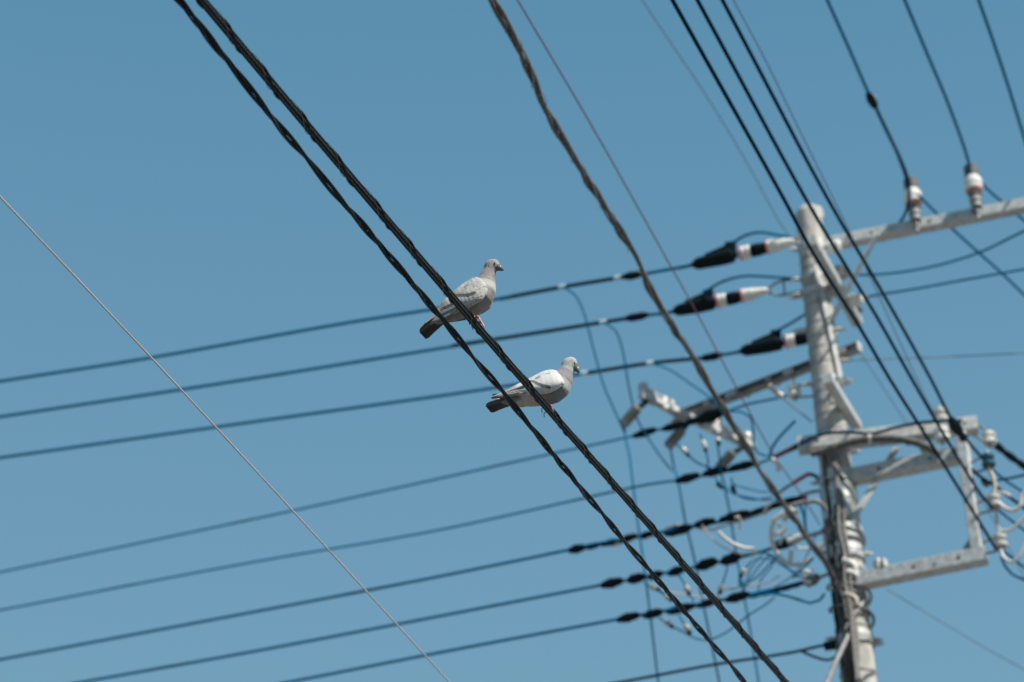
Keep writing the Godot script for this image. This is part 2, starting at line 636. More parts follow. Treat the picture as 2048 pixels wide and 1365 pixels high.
	for side in [1.0, -1.0]:
		wing_mesh(rows, side, paint_wing)
		var wing := commit(o, "wing", M.plumage, false)
		var nf := flights.size()
		for i in nf:
			if side < 0.0 and i != 3 and i != 4: continue
			begin()
			var pts := PackedVector3Array()
			for p in flights[i]: pts.append(Vector3(p.x, p.y + (0.0 if side > 0.0 else 0.012), p.z * (1.0 if side > 0.0 else -0.82)))
			var tone := 1.0 + 0.10 * sin(i * 2.3)
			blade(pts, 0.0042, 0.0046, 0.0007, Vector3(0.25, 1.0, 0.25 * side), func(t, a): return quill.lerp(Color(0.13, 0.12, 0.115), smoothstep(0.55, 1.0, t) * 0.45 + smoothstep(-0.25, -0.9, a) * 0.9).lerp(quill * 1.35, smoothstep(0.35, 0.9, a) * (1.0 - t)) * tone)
			commit(wing, "flight_feather", M.plumage, false)
	# tail: a stack of blades fanned a little
	var ta: Vector3 = tail[0]
	var tb: Vector3 = tail[1]
	for i in 10:
		var f := (i - 4.5) / 4.5
		begin()
		var drop := Vector3(0, -absf(f) * 0.007, 0)
		var a2 := ta + Vector3(0, 0, f * 0.016)
		var b2 := tb + Vector3(0.008 * absf(f), 0, f * float(tail[2])) + drop
		var m2 := a2.lerp(b2, 0.5) + Vector3(0, 0.003, f * 0.002)
		var tc := Color(0.028, 0.033, 0.034) if absf(f) > 0.3 else Color(0.06, 0.063, 0.06)
		blade(PackedVector3Array([a2, m2, b2]), 0.0085, 0.0098, 0.0008, Vector3(0, -0.22 * f, 1), func(t, a): return tc.lerp(Color(0.02, 0.022, 0.023), smoothstep(0.6, 0.75, t)).lerp(Color(0.11, 0.108, 0.10), smoothstep(0.8, 1.0, absf(a)) * (1.0 - smoothstep(0.75, 0.95, t)) * 0.8))
		commit(o, "tail_feather", M.plumage, false)
	# eyes
	for side in [1.0, -1.0]:
		var e := Vector3(eye.x, eye.y, eye.z * side)
		var out := Vector3(0.15, 0.08, side).normalized()
		var lid := lathe_local(o, "eye_ring", e - out * 0.0012, out, [0, 0.0036, 0.0011, 0.0034, 0.0016, 0.0027], M.eye_skin)
		lathe_local(o, "eye", e - out * 0.001, out, [0, 0.0026, 0.0016, 0.0024, 0.0024, 0.0015, 0.0027, 0], M.eye_black if kind == 1 else M.eye_orange)
		if kind == 2:
			lathe_local(o, "pupil", e + out * 0.0013, out, [0, 0.0013, 0.0006, 0.0009, 0.0008, 0], M.eye_black)
	# cere: the pale swelling over the bill
	begin()
	for side in [0.0026, -0.0026]:
		var ca: Vector3 = cere[0]
		var cb: Vector3 = cere[1]
		var d := Vector3(0, 0, side)
		sweep(curve(PackedVector3Array([ca + d, ca.lerp(cb, 0.5) + d * 1.3, cb + d]), 0.0015), PackedFloat32Array([0.0034]), 10)
	commit(o, "cere", M.cere_white, false)
	# legs: shank, three toes over the front of the cable, one behind
	for side in [1.0, -1.0]:
		var z := 0.015 * float(side)
		begin()
		var hip := Vector3(-0.012, 0.046, z * 1.05)
		sweep(curve(PackedVector3Array([hip, Vector3(-0.005, 0.026, z), Vector3(0.0, 0.0045, z)]), 0.004), PackedFloat32Array([0.0025]), 8)
		var leg := commit(o, "leg", M.leg_pink, false)
		for t in 4:
			begin()
			var spread := (t - 1) * 0.0085
			var pts: PackedVector3Array
			if t < 3:
				pts = PackedVector3Array([Vector3(0, 0.0042, z), Vector3(0.011, 0.0035, z + spread * 0.7), Vector3(0.0175, -0.004, z + spread), Vector3(0.0185, -0.012, z + spread * 1.15)])
			else:
				pts = PackedVector3Array([Vector3(0, 0.0042, z), Vector3(-0.010, 0.0025, z), Vector3(-0.0165, -0.005, z), Vector3(-0.0165, -0.014, z)])
			var c := curve(pts, 0.0015)
			var rr := PackedFloat32Array()
			for i in c.size():
				rr.append(0.0021 - 0.0007 * i / c.size() + 0.0003 * sin(i * 1.9))
			sweep(c, rr, 8)
			var toe := commit(leg, "toe", M.leg_pink, false)
			begin()
			var e := pts[3]
			var back := -1.0 if t < 3 else 1.0
			sweep(curve(PackedVector3Array([e, e + Vector3(back * 0.001, -0.004, 0), e + Vector3(back * 0.004, -0.0065, 0)]), 0.001), PackedFloat32Array([0.0015, 0.0014, 0.0013, 0.0011, 0.0009, 0.0007, 0.0005, 0.0004, 0.0003, 0.0003, 0.0003, 0.0003, 0.0003]), 6)
			commit(leg, "claw", M.claw, false)

func lathe_local(parent: Node, called: String, a: Vector3, d: Vector3, prof: Array, m: Material) -> MeshInstance3D:
	begin()
	turned(a, a + d, prof, 16)
	return commit(parent, called, m, false)

func _ready():
	var cam := Camera3D.new()
	cam.name = "camera"
	add_child(cam)
	cam.transform = Transform3D(Basis(Vector3(0.9186, -0.0203, -0.3948), Vector3(0.2308, 0.8384, 0.4937), Vector3(0.3209, -0.5446, 0.7748)).orthonormalized(), Vector3(3.4495, 1.6, 14.0264))
	cam.fov = 16.07
	cam.near = 0.1
	cam.far = 4000.0
	cam.current = true
	var lens := CameraAttributesPhysical.new()
	lens.frustum_focal_length = 85.0
	lens.exposure_aperture = 3.0
	lens.frustum_focus_distance = 7.55
	lens.frustum_near = 0.1
	lens.frustum_far = 4000.0
	cam.attributes = lens
	var env := Environment.new()
	env.background_mode = Environment.BG_SKY
	env.tonemap_mode = Environment.TONE_MAPPER_LINEAR
	env.tonemap_exposure = 1.5
	env.sdfgi_enabled = true
	env.ssao_enabled = true
	env.ssil_enabled = true
	var sm := ProceduralSkyMaterial.new()
	sm.sky_top_color = Color(0.10, 0.43, 0.595)
	sm.sky_horizon_color = Color(0.572, 0.728, 0.815)
	sm.sky_curve = 0.6
	sm.ground_horizon_color = Color(0.50, 0.56, 0.60)
	sm.ground_bottom_color = Color(0.32, 0.32, 0.31)
	sm.sun_angle_max = 20.0
	env.background_energy_multiplier = 0.667
	env.sky = Sky.new()
	env.sky.sky_material = sm
	var we := WorldEnvironment.new()
	we.name = "world"
	we.environment = env
	add_child(we)
	var sun := DirectionalLight3D.new()
	sun.name = "sun"
	add_child(sun)
	sun.look_at_from_position(Vector3.ZERO, Vector3(-0.6096, -0.766, -0.204), Vector3.UP)
	sun.light_energy = 1.6
	sun.light_angular_distance = 0.5
	sun.light_color = Color(1.0, 0.97, 0.925)
	sun.shadow_enabled = true
	materials()
	var t: Node3D
	var p: PackedVector3Array
	var u: MeshInstance3D
	begin()
	for z in [-1, 1]:
		for x in [-1, 1]:
			V.append(Vector3(x * 2000.0, 0, z * 2000.0)); N.append(Vector3.UP)
	I.append_array([0, 1, 2, 1, 3, 2])
	tag(commit(self, "ground", M.asphalt), "", "", "", "structure")
	t = thing("utility_pole", "grey round concrete utility pole carrying steel crossarms and insulators", "utility pole", Vector3(0, 0, 0), "")
	lathe(t, "shaft", Vector3(0, 0, 0), Vector3(0, 1, 0), [0.0, 0.1636, 11.9076, 0.095, 11.9276, 0.083, 11.9276, 0.0], M.concrete, 40)
	lathe(t, "cap", Vector3(0, 11.9156, 0), Vector3(0, 12.9276, 0), [0.0, 0.085, 0.02, 0.081, 0.05, 0.06, 0.07, 0.03, 0.075, 0.0], M.concrete, 32)
	lathe(t, "cap_knob", Vector3(0.05, 11.8676, -0.03), Vector3(0.05, 12.9276, -0.03), [0.0, 0.05, 0.06, 0.055, 0.1, 0.04, 0.115, 0.0], M.concrete, 20)
	u = lathe(t, "band", Vector3(0, 11.5688, 0), Vector3(0, 12.5938, 0), [0, 0.0969, 0, 0.1029, 0.05, 0.1029, 0.05, 0.0969], M.galvanised, 36)
	bolt(u, Vector3(-0.086, 11.5938, 0.0448), Vector3(-0.887, 0, 0.4617), 0.016, 0.05)
	bolt(u, Vector3(0.086, 11.5938, -0.0448), Vector3(0.887, 0, -0.4617), 0.016, 0.05)
	u = lathe(t, "band", Vector3(0, 11.3067, 0), Vector3(0, 12.3317, 0), [0, 0.0984, 0, 0.1044, 0.05, 0.1044, 0.05, 0.0984], M.galvanised, 36)
	bolt(u, Vector3(-0.0873, 11.3317, 0.0454), Vector3(-0.887, 0, 0.4617), 0.016, 0.05)
	bolt(u, Vector3(0.0873, 11.3317, -0.0454), Vector3(0.887, 0, -0.4617), 0.016, 0.05)
	u = lathe(t, "band", Vector3(0, 11.1772, 0), Vector3(0, 12.2022, 0), [0, 0.0992, 0, 0.1052, 0.05, 0.1052, 0.05, 0.0992], M.galvanised, 36)
	bolt(u, Vector3(-0.088, 11.2022, 0.0458), Vector3(-0.887, 0, 0.4617), 0.016, 0.05)
	bolt(u, Vector3(0.088, 11.2022, -0.0458), Vector3(0.887, 0, -0.4617), 0.016, 0.05)
	u = lathe(t, "band", Vector3(0, 11.4781, 0), Vector3(0, 12.4841, 0), [0, 0.0976, 0, 0.1006, 0.012, 0.1006, 0.012, 0.0976], M.weathered_shaded_steel, 36)
	u = lathe(t, "band", Vector3(0, 11.3908, 0), Vector3(0, 12.3968, 0), [0, 0.0981, 0, 0.1011, 0.012, 0.1011, 0.012, 0.0981], M.weathered_shaded_steel, 36)
	u = lathe(t, "band", Vector3(0, 11.0764, 0), Vector3(0, 12.0824, 0), [0, 0.0999, 0, 0.1029, 0.012, 0.1029, 0.012, 0.0999], M.weathered_shaded_steel, 36)
	u = lathe(t, "band", Vector3(0, 10.9193, 0), Vector3(0, 11.9253, 0), [0, 0.1008, 0, 0.1038, 0.012, 0.1038, 0.012, 0.1008], M.weathered_shaded_steel, 36)
	u = lathe(t, "band", Vector3(0, 10.8057, 0), Vector3(0, 11.8117, 0), [0, 0.1014, 0, 0.1044, 0.012, 0.1044, 0.012, 0.1014], M.weathered_shaded_steel, 36)
	u = lathe(t, "band", Vector3(0, 10.7096, 0), Vector3(0, 11.7156, 0), [0, 0.1020, 0, 0.1050, 0.012, 0.1050, 0.012, 0.1020], M.weathered_shaded_steel, 36)
	u = lathe(t, "band", Vector3(0, 10.5851, 0), Vector3(0, 11.5911, 0), [0, 0.1027, 0, 0.1057, 0.012, 0.1057, 0.012, 0.1027], M.weathered_shaded_steel, 36)
	u = lathe(t, "band", Vector3(0, 10.3513, 0), Vector3(0, 11.3573, 0), [0, 0.1040, 0, 0.1070, 0.012, 0.1070, 0.012, 0.1040], M.weathered_shaded_steel, 36)
	u = lathe(t, "band", Vector3(0, 10.258, 0), Vector3(0, 11.264, 0), [0, 0.1046, 0, 0.1076, 0.012, 0.1076, 0.012, 0.1046], M.weathered_shaded_steel, 36)
	u = lathe(t, "band", Vector3(0, 10.1652, 0), Vector3(0, 11.1712, 0), [0, 0.1051, 0, 0.1081, 0.012, 0.1081, 0.012, 0.1051], M.weathered_shaded_steel, 36)
	u = lathe(t, "band", Vector3(0, 10.037, 0), Vector3(0, 11.043, 0), [0, 0.1058, 0, 0.1088, 0.012, 0.1088, 0.012, 0.1058], M.weathered_shaded_steel, 36)
	u = lathe(t, "band", Vector3(0, 10.4403, 0), Vector3(0, 11.4553, 0), [0, 0.1035, 0, 0.1095, 0.03, 0.1095, 0.03, 0.1035], M.galvanised, 36)
	bolt(u, Vector3(0.0956, 10.4553, -0.0396), Vector3(0.9239, 0, -0.3827), 0.016, 0.05)
	bolt(u, Vector3(-0.0956, 10.4553, 0.0396), Vector3(-0.9239, 0, 0.3827), 0.016, 0.05)
	u = lathe(t, "band", Vector3(0, 9.8741, 0), Vector3(0, 10.9041, 0), [0, 0.1066, 0, 0.1156, 0.06, 0.1156, 0.06, 0.1066], M.galvanised, 36)
	bolt(u, Vector3(0.0985, 9.9041, -0.0408), Vector3(0.9239, 0, -0.3827), 0.016, 0.05)
	bolt(u, Vector3(-0.0985, 9.9041, 0.0408), Vector3(-0.9239, 0, 0.3827), 0.016, 0.05)
	u = lathe(t, "band", Vector3(0, 9.6355, 0), Vector3(0, 10.6805, 0), [0, 0.1079, 0, 0.1219, 0.09, 0.1219, 0.09, 0.1079], M.galvanised, 36)
	bolt(u, Vector3(0.1054, 9.6805, -0.0234), Vector3(0.9763, 0, -0.2164), 0.016, 0.05)
	bolt(u, Vector3(-0.1054, 9.6805, 0.0234), Vector3(-0.9763, 0, 0.2164), 0.016, 0.05)
	lathe(t, "sleeve", Vector3(0, 9.3417, 0), Vector3(0, 10.63, 0), [0.0, 0.115, 0.012, 0.127, 0.1384, 0.129, 0.1441, 0.123, 0.1499, 0.129, 0.2762, 0.127, 0.2882, 0.115], M.sleeve_steel, 40)
	lathe(t, "clamp_collar", Vector3(0, 9.1827, 0), Vector3(0, 10.3037, 0), [0.0, 0.1204, 0.012, 0.1324, 0.0581, 0.1344, 0.0605, 0.1284, 0.0629, 0.1344, 0.109, 0.1324, 0.121, 0.1204], M.galvanised, 40)
	lathe(t, "clamp_collar", Vector3(0, 9.0477, 0), Vector3(0, 10.1601, 0), [0.0, 0.1192, 0.012, 0.1312, 0.0539, 0.1332, 0.0562, 0.1272, 0.0584, 0.1332, 0.1004, 0.1312, 0.1124, 0.1192], M.galvanised, 40)
	lathe(t, "clamp_collar", Vector3(0, 8.9585, 0), Vector3(0, 10.003, 0), [0.0, 0.114, 0.012, 0.126, 0.0214, 0.128, 0.0223, 0.122, 0.0232, 0.128, 0.0326, 0.126, 0.0446, 0.114], M.galvanised, 40)
	u = lathe(t, "band", Vector3(0, 9.1013, 0), Vector3(0, 10.1263, 0), [0, 0.1111, 0, 0.1211, 0.05, 0.1211, 0.05, 0.1111], M.galvanised, 36)
	bolt(u, Vector3(0.0977, 9.1263, -0.053), Vector3(0.8788, 0, -0.4772), 0.016, 0.05)
	bolt(u, Vector3(-0.0977, 9.1263, 0.053), Vector3(-0.8788, 0, 0.4772), 0.016, 0.05)
	u = lathe(t, "band", Vector3(0, 8.4663, 0), Vector3(0, 9.4913, 0), [0, 0.1148, 0, 0.1248, 0.05, 0.1248, 0.05, 0.1148], M.galvanised, 36)
	bolt(u, Vector3(0.1009, 8.4913, -0.0548), Vector3(0.8788, 0, -0.4772), 0.016, 0.05)
	bolt(u, Vector3(-0.1009, 8.4913, 0.0548), Vector3(-0.8788, 0, 0.4772), 0.016, 0.05)
	u = lathe(t, "band", Vector3(0, 8.847, 0), Vector3(0, 9.855, 0), [0, 0.1127, 0, 0.1187, 0.016, 0.1187, 0.016, 0.1127], M.weathered_shaded_steel, 36)
	u = lathe(t, "band", Vector3(0, 8.7625, 0), Vector3(0, 9.7705, 0), [0, 0.1132, 0, 0.1192, 0.016, 0.1192, 0.016, 0.1132], M.weathered_shaded_steel, 36)
	u = lathe(t, "band", Vector3(0, 8.6531, 0), Vector3(0, 9.6611, 0), [0, 0.1138, 0, 0.1198, 0.016, 0.1198, 0.016, 0.1138], M.weathered_shaded_steel, 36)
	u = lathe(t, "band", Vector3(0, 8.5481, 0), Vector3(0, 9.5561, 0), [0, 0.1144, 0, 0.1204, 0.016, 0.1204, 0.016, 0.1144], M.weathered_shaded_steel, 36)
	u = lathe(t, "band", Vector3(0, 8.227, 0), Vector3(0, 9.235, 0), [0, 0.1162, 0, 0.1222, 0.016, 0.1222, 0.016, 0.1162], M.weathered_shaded_steel, 36)
	u = lathe(t, "band", Vector3(0, 8.4304, 0), Vector3(0, 9.4554, 0), [0, 0.1150, 0, 0.1270, 0.05, 0.1270, 0.05, 0.1150], M.weathered_shaded_steel, 36)
	bolt(u, Vector3(-0.1062, 8.4554, 0.044), Vector3(-0.9239, 0, 0.3827), 0.016, 0.05)
	bolt(u, Vector3(0.1062, 8.4554, -0.044), Vector3(0.9239, 0, -0.3827), 0.016, 0.05)
	bolt(t, Vector3(-0.1055, 11.2074, 0.0268), Vector3(-0.9833, 0, 0.1822), 0.018, 0.07, "step_bolt")
	bolt(t, Vector3(-0.0858, 10.891, 0.0624), Vector3(-0.9833, 0, 0.1822), 0.018, 0.07, "step_bolt")
	bolt(t, Vector3(0.1001, 10.8556, 0.035), Vector3(0.9537, 0, -0.3007), 0.016, 0.06, "step_bolt")
	bolt(t, Vector3(0.1039, 10.6311, -0.0247), Vector3(0.9537, 0, -0.3007), 0.016, 0.06, "step_bolt")
	bolt(t, Vector3(0.1033, 10.4388, 0.024), Vector3(0.9537, 0, -0.3007), 0.016, 0.06, "step_bolt")
	beam(t, "crossarm", Vector3(0.1215, 11.55, 0.0805), Vector3(2.7102, 11.55, -0.1613), 0.085, 0.085, M.galvanised)
	bolt(t, Vector3(0.2949, 11.55, 0.1073), Vector3(0, 0, 1), 0.012, 0.012, "bolt")
	bolt(t, Vector3(0.6177, 11.55, 0.0772), Vector3(0, 0, 1), 0.012, 0.012, "bolt")
	bolt(t, Vector3(1.0611, 11.55, 0.0358), Vector3(0, 0, 1), 0.012, 0.012, "bolt")
	beam(t, "arm_brace", Vector3(0.49, 11.48, 0.1184), Vector3(0.1029, 10.9162, 0.0729), 0.045, 0.012, M.galvanised, Vector3(0, 0.3, 1))
	beam(t, "crossarm", Vector3(0.15, 11.2304, 0.6254), Vector3(0.15, 11.2304, -0.5096), 0.075, 0.075, M.galvanised)
	beam(t, "arm_tie", Vector3(0.0425, 11.3748, 0.1187), Vector3(0.1216, 10.4006, 0.0612), 0.032, 0.01, M.galvanised, Vector3(0.5, 0, 1))
	beam(t, "arm_tie", Vector3(0.1, 11.2754, 0), Vector3(0.2, 11.2754, -0.45), 0.05, 0.012, M.weathered_shaded_steel)
	beam(t, "stub_arm", Vector3(0.12, 10.2087, 0.4566), Vector3(0.12, 10.2087, -0.3761), 0.07, 0.07, M.galvanised)
	channel(t, "crossarm", Vector3(-1.2734, 10.72, -0.4032), Vector3(0.2481, 10.72, -0.0452), 0.066, 0.05, Vector3(-0.229, 0, 0.9734), M.weathered_shaded_steel)  # darker steel here paints in the shade this back arm stands in
	beam(t, "end_plate", Vector3(0.255, 10.72, -0.0744), Vector3(0.2401, 10.72, -0.0111), 0.01, 0.078, M.galvanised)
	beam(t, "clip", Vector3(-0.9972, 10.72, -0.3177), Vector3(-0.9485, 10.72, -0.3062), 0.03, 0.036, M.galvanised)
	beam(t, "clip", Vector3(-0.8133, 10.72, -0.2744), Vector3(-0.7256, 10.72, -0.2538), 0.03, 0.036, M.galvanised)
	beam(t, "clip", Vector3(-0.4887, 10.72, -0.198), Vector3(-0.44, 10.72, -0.1866), 0.03, 0.036, M.weathered_shaded_steel)
	beam(t, "clip", Vector3(-0.3405, 10.72, -0.1632), Vector3(-0.2627, 10.72, -0.1448), 0.03, 0.036, M.galvanised)
	beam(t, "clip", Vector3(0.1012, 10.72, -0.0592), Vector3(0.1499, 10.72, -0.0478), 0.03, 0.036, M.galvanised)
	bolt(t, Vector3(-0.8869, 10.677, -0.3123), Vector3(0, -1, 0), 0.014, 0.015, "bolt")
	bolt(t, Vector3(-0.6428, 10.677, -0.2548), Vector3(0, -1, 0), 0.014, 0.015, "bolt")
	bolt(t, Vector3(-0.3987, 10.677, -0.1974), Vector3(0, -1, 0), 0.014, 0.015, "bolt")
	bolt(t, Vector3(-0.2767, 10.677, -0.1687), Vector3(0, -1, 0), 0.014, 0.015, "bolt")
	beam(t, "crossarm", Vector3(-0.1962, 9.9, 0.1891), Vector3(0.9843, 9.9, -0.0608), 0.1, 0.1, M.galvanised)
	beam(t, "arm_brace", Vector3(0.4223, 9.86, -0.0495), Vector3(-0.0165, 9.1211, 0.1351), 0.05, 0.012, M.galvanised, Vector3(0, 0.3, 1))
	beam(t, "rack_arm", Vector3(-0.0085, 9.68, 0.0049), Vector3(0.9099, 9.68, -0.0285), 0.1, 0.1, M.galvanised)
	beam(t, "rack_upright", Vector3(0.8899, 9.78, 0.0765), Vector3(0.8899, 8.86, 0.0765), 0.085, 0.075, M.galvanised, Vector3(1, 0, 0))
	beam(t, "rack_arm", Vector3(0.0893, 8.86, 0.0731), Vector3(0.9398, 8.86, 0.0693), 0.1, 0.1, M.galvanised)
	bolt(t, Vector3(0.6166, 8.86, 0.1208), Vector3(0, 0, 1), 0.01, 0.005, "bolt")
	bolt(t, Vector3(0.9099, 9.504, 0.1195), Vector3(0, 0, 1), 0.01, 0.006, "bolt")
	bolt(t, Vector3(0.9099, 9.1176, 0.1195), Vector3(0, 0, 1), 0.01, 0.006, "bolt")
	beam(t, "gusset", Vector3(0.7799, 8.88, 0.0765), Vector3(0.8799, 9, 0.0765), 0.05, 0.012, M.weathered_shaded_steel, Vector3(0, 0, 1))
	bolt(t, Vector3(0.2339, 8.91, 0.0925), Vector3(0, 1, 0), 0.035, 0.05, "clamp")
	bolt(t, Vector3(0.2764, 8.91, 0.1023), Vector3(0, 1, 0), 0.028, 0.04, "clamp")
	lathe(t, "bolt_hole", Vector3(0.4616, 11.55, 0.0874), Vector3(0.555, 11.55, 1.087), [0.0, 0.0115, 0.0062, 0.0115, 0.0062, 0.0], M.dark_gap, 10)
	lathe(t, "bolt_hole", Vector3(0.8758, 11.55, 0.0487), Vector3(0.9692, 11.55, 1.0483), [0.0, 0.0115, 0.0062, 0.0115, 0.0062, 0.0], M.dark_gap, 10)
	lathe(t, "bolt_hole", Vector3(1.1865, 11.55, 0.0197), Vector3(1.2799, 11.55, 1.0193), [0.0, 0.0115, 0.0062, 0.0115, 0.0062, 0.0], M.dark_gap, 10)
	lathe(t, "bolt_hole", Vector3(1.5748, 11.55, -0.0166), Vector3(1.6682, 11.55, 0.9831), [0.0, 0.0115, 0.0062, 0.0115, 0.0062, 0.0], M.dark_gap, 10)
	lathe(t, "bolt_hole", Vector3(-0.1276, 9.9, 0.2216), Vector3(0.0803, 9.9, 1.2038), [0.0, 0.0115, 0.0062, 0.0115, 0.0062, 0.0], M.dark_gap, 10)
	lathe(t, "bolt_hole", Vector3(-0.0568, 9.9, 0.2066), Vector3(0.1511, 9.9, 1.1888), [0.0, 0.0115, 0.0062, 0.0115, 0.0062, 0.0], M.dark_gap, 10)
	lathe(t, "bolt_hole", Vector3(0.6397, 9.9, 0.0592), Vector3(0.8476, 9.9, 1.0414), [0.0, 0.0115, 0.0062, 0.0115, 0.0062, 0.0], M.dark_gap, 10)
	lathe(t, "bolt_hole", Vector3(0.9112, 9.9, 0.0017), Vector3(1.1191, 9.9, 0.9839), [0.0, 0.0115, 0.0062, 0.0115, 0.0062, 0.0], M.dark_gap, 10)
	lathe(t, "bolt_hole", Vector3(0.3054, 9.68, 0.0395), Vector3(0.342, 9.68, 1.0429), [0.0, 0.0115, 0.0062, 0.0115, 0.0062, 0.0], M.dark_gap, 10)
	lathe(t, "bolt_hole", Vector3(0.6544, 9.68, 0.0268), Vector3(0.6909, 9.68, 1.0302), [0.0, 0.0115, 0.0062, 0.0115, 0.0062, 0.0], M.dark_gap, 10)
	lathe(t, "bolt_hole", Vector3(0.4722, 8.86, 0.1174), Vector3(0.4767, 8.86, 1.1214), [0.0, 0.0115, 0.0062, 0.0115, 0.0062, 0.0], M.dark_gap, 10)
	lathe(t, "bolt_hole", Vector3(0.7699, 8.86, 0.1161), Vector3(0.7743, 8.86, 1.1201), [0.0, 0.0115, 0.0062, 0.0115, 0.0062, 0.0], M.dark_gap, 10)
	beam(t, "clip_plate", Vector3(-0.0425, 11.5099, 0.1035), Vector3(-0.0034, 11.5099, 0.1118), 0.05, 0.008, M.weathered_shaded_steel, Vector3(-0.023, 0, 0.1077))
	beam(t, "clip_plate", Vector3(0.0215, 11.0852, 0.1098), Vector3(0.0587, 11.0852, 0.0952), 0.05, 0.008, M.weathered_shaded_steel, Vector3(0.0401, 0, 0.1025))
	beam(t, "clip_plate", Vector3(0.043, 10.2576, 0.1033), Vector3(0.0766, 10.2576, 0.0816), 0.05, 0.008, M.weathered_shaded_steel, Vector3(0.0598, 0, 0.0924))
	beam(t, "clip_plate", Vector3(-0.0357, 9.7135, 0.1061), Vector3(0.0039, 9.7135, 0.1118), 0.05, 0.008, M.weathered_shaded_steel, Vector3(-0.0159, 0, 0.1089))
	t = thing("pin_insulator", "white pin insulator with brown cap on top arm, the left one of two", "insulator", Vector3(0.7865, 11.6, 0.0862), "white pin insulators on the top crossarm")
	lathe(t, "pedestal", Vector3(0.7865, 11.46, 0.0862), Vector3(0.7865, 12.06, 0.0862), [0.0, 0.0, 0.0, 0.012, 0.05, 0.012, 0.05, 0.018, 0.09, 0.018, 0.1, 0.014, 0.1, 0.04, 0.14, 0.036, 0.14, 0.036, 0.145, 0.044, 0.17, 0.044, 0.18, 0.036, 0.2, 0.036], M.weathered_shaded_steel, 20)
	lathe(t, "neck", Vector3(0.7865, 11.655, 0.0862), Vector3(0.7865, 12.115, 0.0862), [0.0, 0.044, 0.012, 0.046, 0.016, 0.038, 0.026, 0.046, 0.036, 0.047, 0.04, 0.04], M.fuse_grey, 20)
	lathe(t, "porcelain_body", Vector3(0.7865, 11.69, 0.0862), Vector3(0.7865, 12.15, 0.0862), [0.0, 0.045, 0.006, 0.055, 0.02, 0.058, 0.024, 0.064, 0.045, 0.064, 0.05, 0.058, 0.056, 0.058, 0.061, 0.066, 0.1, 0.065, 0.112, 0.058, 0.118, 0.05, 0.13, 0.05, 0.135, 0.046, 0.135, 0.0], M.porcelain, 28)
	lathe(t, "red_band", Vector3(0.7865, 11.692, 0.0862), Vector3(0.7865, 12.06, 0.0862), [0.0, 0.05, 0.003, 0.057, 0.009, 0.059, 0.011, 0.05], M.pink_band, 28)
	lathe(t, "line_clamp", Vector3(0.7865, 11.815, 0.0862), Vector3(0.7865, 12.275, 0.0862), [0.0, 0.035, 0.0, 0.05, 0.03, 0.051, 0.095, 0.05, 0.105, 0.044, 0.11, 0.02, 0.11, 0.0], M.bark_brown, 14)
	t = thing("pin_insulator", "white pin insulator with brown cap on top arm, the right one near the frame edge", "insulator", Vector3(1.2188, 11.6, 0.0571), "white pin insulators on the top crossarm")
	lathe(t, "pedestal", Vector3(1.2188, 11.46, 0.0571), Vector3(1.2188, 12.06, 0.0571), [0.0, 0.0, 0.0, 0.012, 0.05, 0.012, 0.05, 0.018, 0.09, 0.018, 0.1, 0.014, 0.1, 0.04, 0.14, 0.036, 0.14, 0.036, 0.145, 0.044, 0.17, 0.044, 0.18, 0.036, 0.2, 0.036], M.weathered_shaded_steel, 20)
	lathe(t, "neck", Vector3(1.2188, 11.655, 0.0571), Vector3(1.2188, 12.115, 0.0571), [0.0, 0.044, 0.012, 0.046, 0.016, 0.038, 0.026, 0.046, 0.036, 0.047, 0.04, 0.04], M.fuse_grey, 20)
	lathe(t, "porcelain_body", Vector3(1.2188, 11.69, 0.0571), Vector3(1.2188, 12.15, 0.0571), [0.0, 0.045, 0.006, 0.055, 0.02, 0.058, 0.024, 0.064, 0.045, 0.064, 0.05, 0.058, 0.056, 0.058, 0.061, 0.066, 0.1, 0.065, 0.112, 0.058, 0.118, 0.05, 0.13, 0.05, 0.135, 0.046, 0.135, 0.0], M.porcelain, 28)
	lathe(t, "red_band", Vector3(1.2188, 11.692, 0.0571), Vector3(1.2188, 12.06, 0.0571), [0.0, 0.05, 0.003, 0.057, 0.009, 0.059, 0.011, 0.05], M.pink_band, 28)
	lathe(t, "line_clamp", Vector3(1.2188, 11.815, 0.0571), Vector3(1.2188, 12.275, 0.0571), [0.0, 0.035, 0.0, 0.05, 0.03, 0.051, 0.095, 0.05, 0.105, 0.044, 0.11, 0.02, 0.11, 0.0], M.bark_brown, 14)
	t = thing("strain_insulator", "black clamp cover and white red-edged insulators on the topmost left line", "insulator", Vector3(-0.816, 11.45, 0.3849), "strain insulators ending the three upper lines")
	lathe(t, "clamp_cover", Vector3(-0.8959, 11.45, 0.3877), Vector3(-0.0385, 11.45, 0.3576), [0.0, 0.0, 0.0, 0.011, 0.1, 0.013, 0.125, 0.034, 0.15, 0.044, 0.3, 0.054, 0.385, 0.054, 0.415, 0.048, 0.42, 0.028, 0.44, 0.026, 0.44, 0.0], M.rubber, 16)
	u = beam(t, "cover_fin", Vector3(-0.6838, 11.478, 0.3802), Vector3(-0.505, 11.518, 0.374), 0.05, 0.062, M.rubber)
	beam(u, "cover_fin_tip", Vector3(-0.5361, 11.535, 0.3751), Vector3(-0.4622, 11.528, 0.3725), 0.045, 0.07, M.rubber)
	lathe(t, "porcelain_disc", Vector3(-0.435, 11.45, 0.3715), Vector3(-0.0385, 11.45, 0.3576), [0.0, 0.03, 0.0, 0.042, 0.0061, 0.051, 0.0246, 0.053, 0.0307, 0.052, 0.0348, 0.042, 0.043, 0.042, 0.0471, 0.051, 0.0717, 0.05, 0.0798, 0.046, 0.0819, 0.03], M.porcelain, 28)
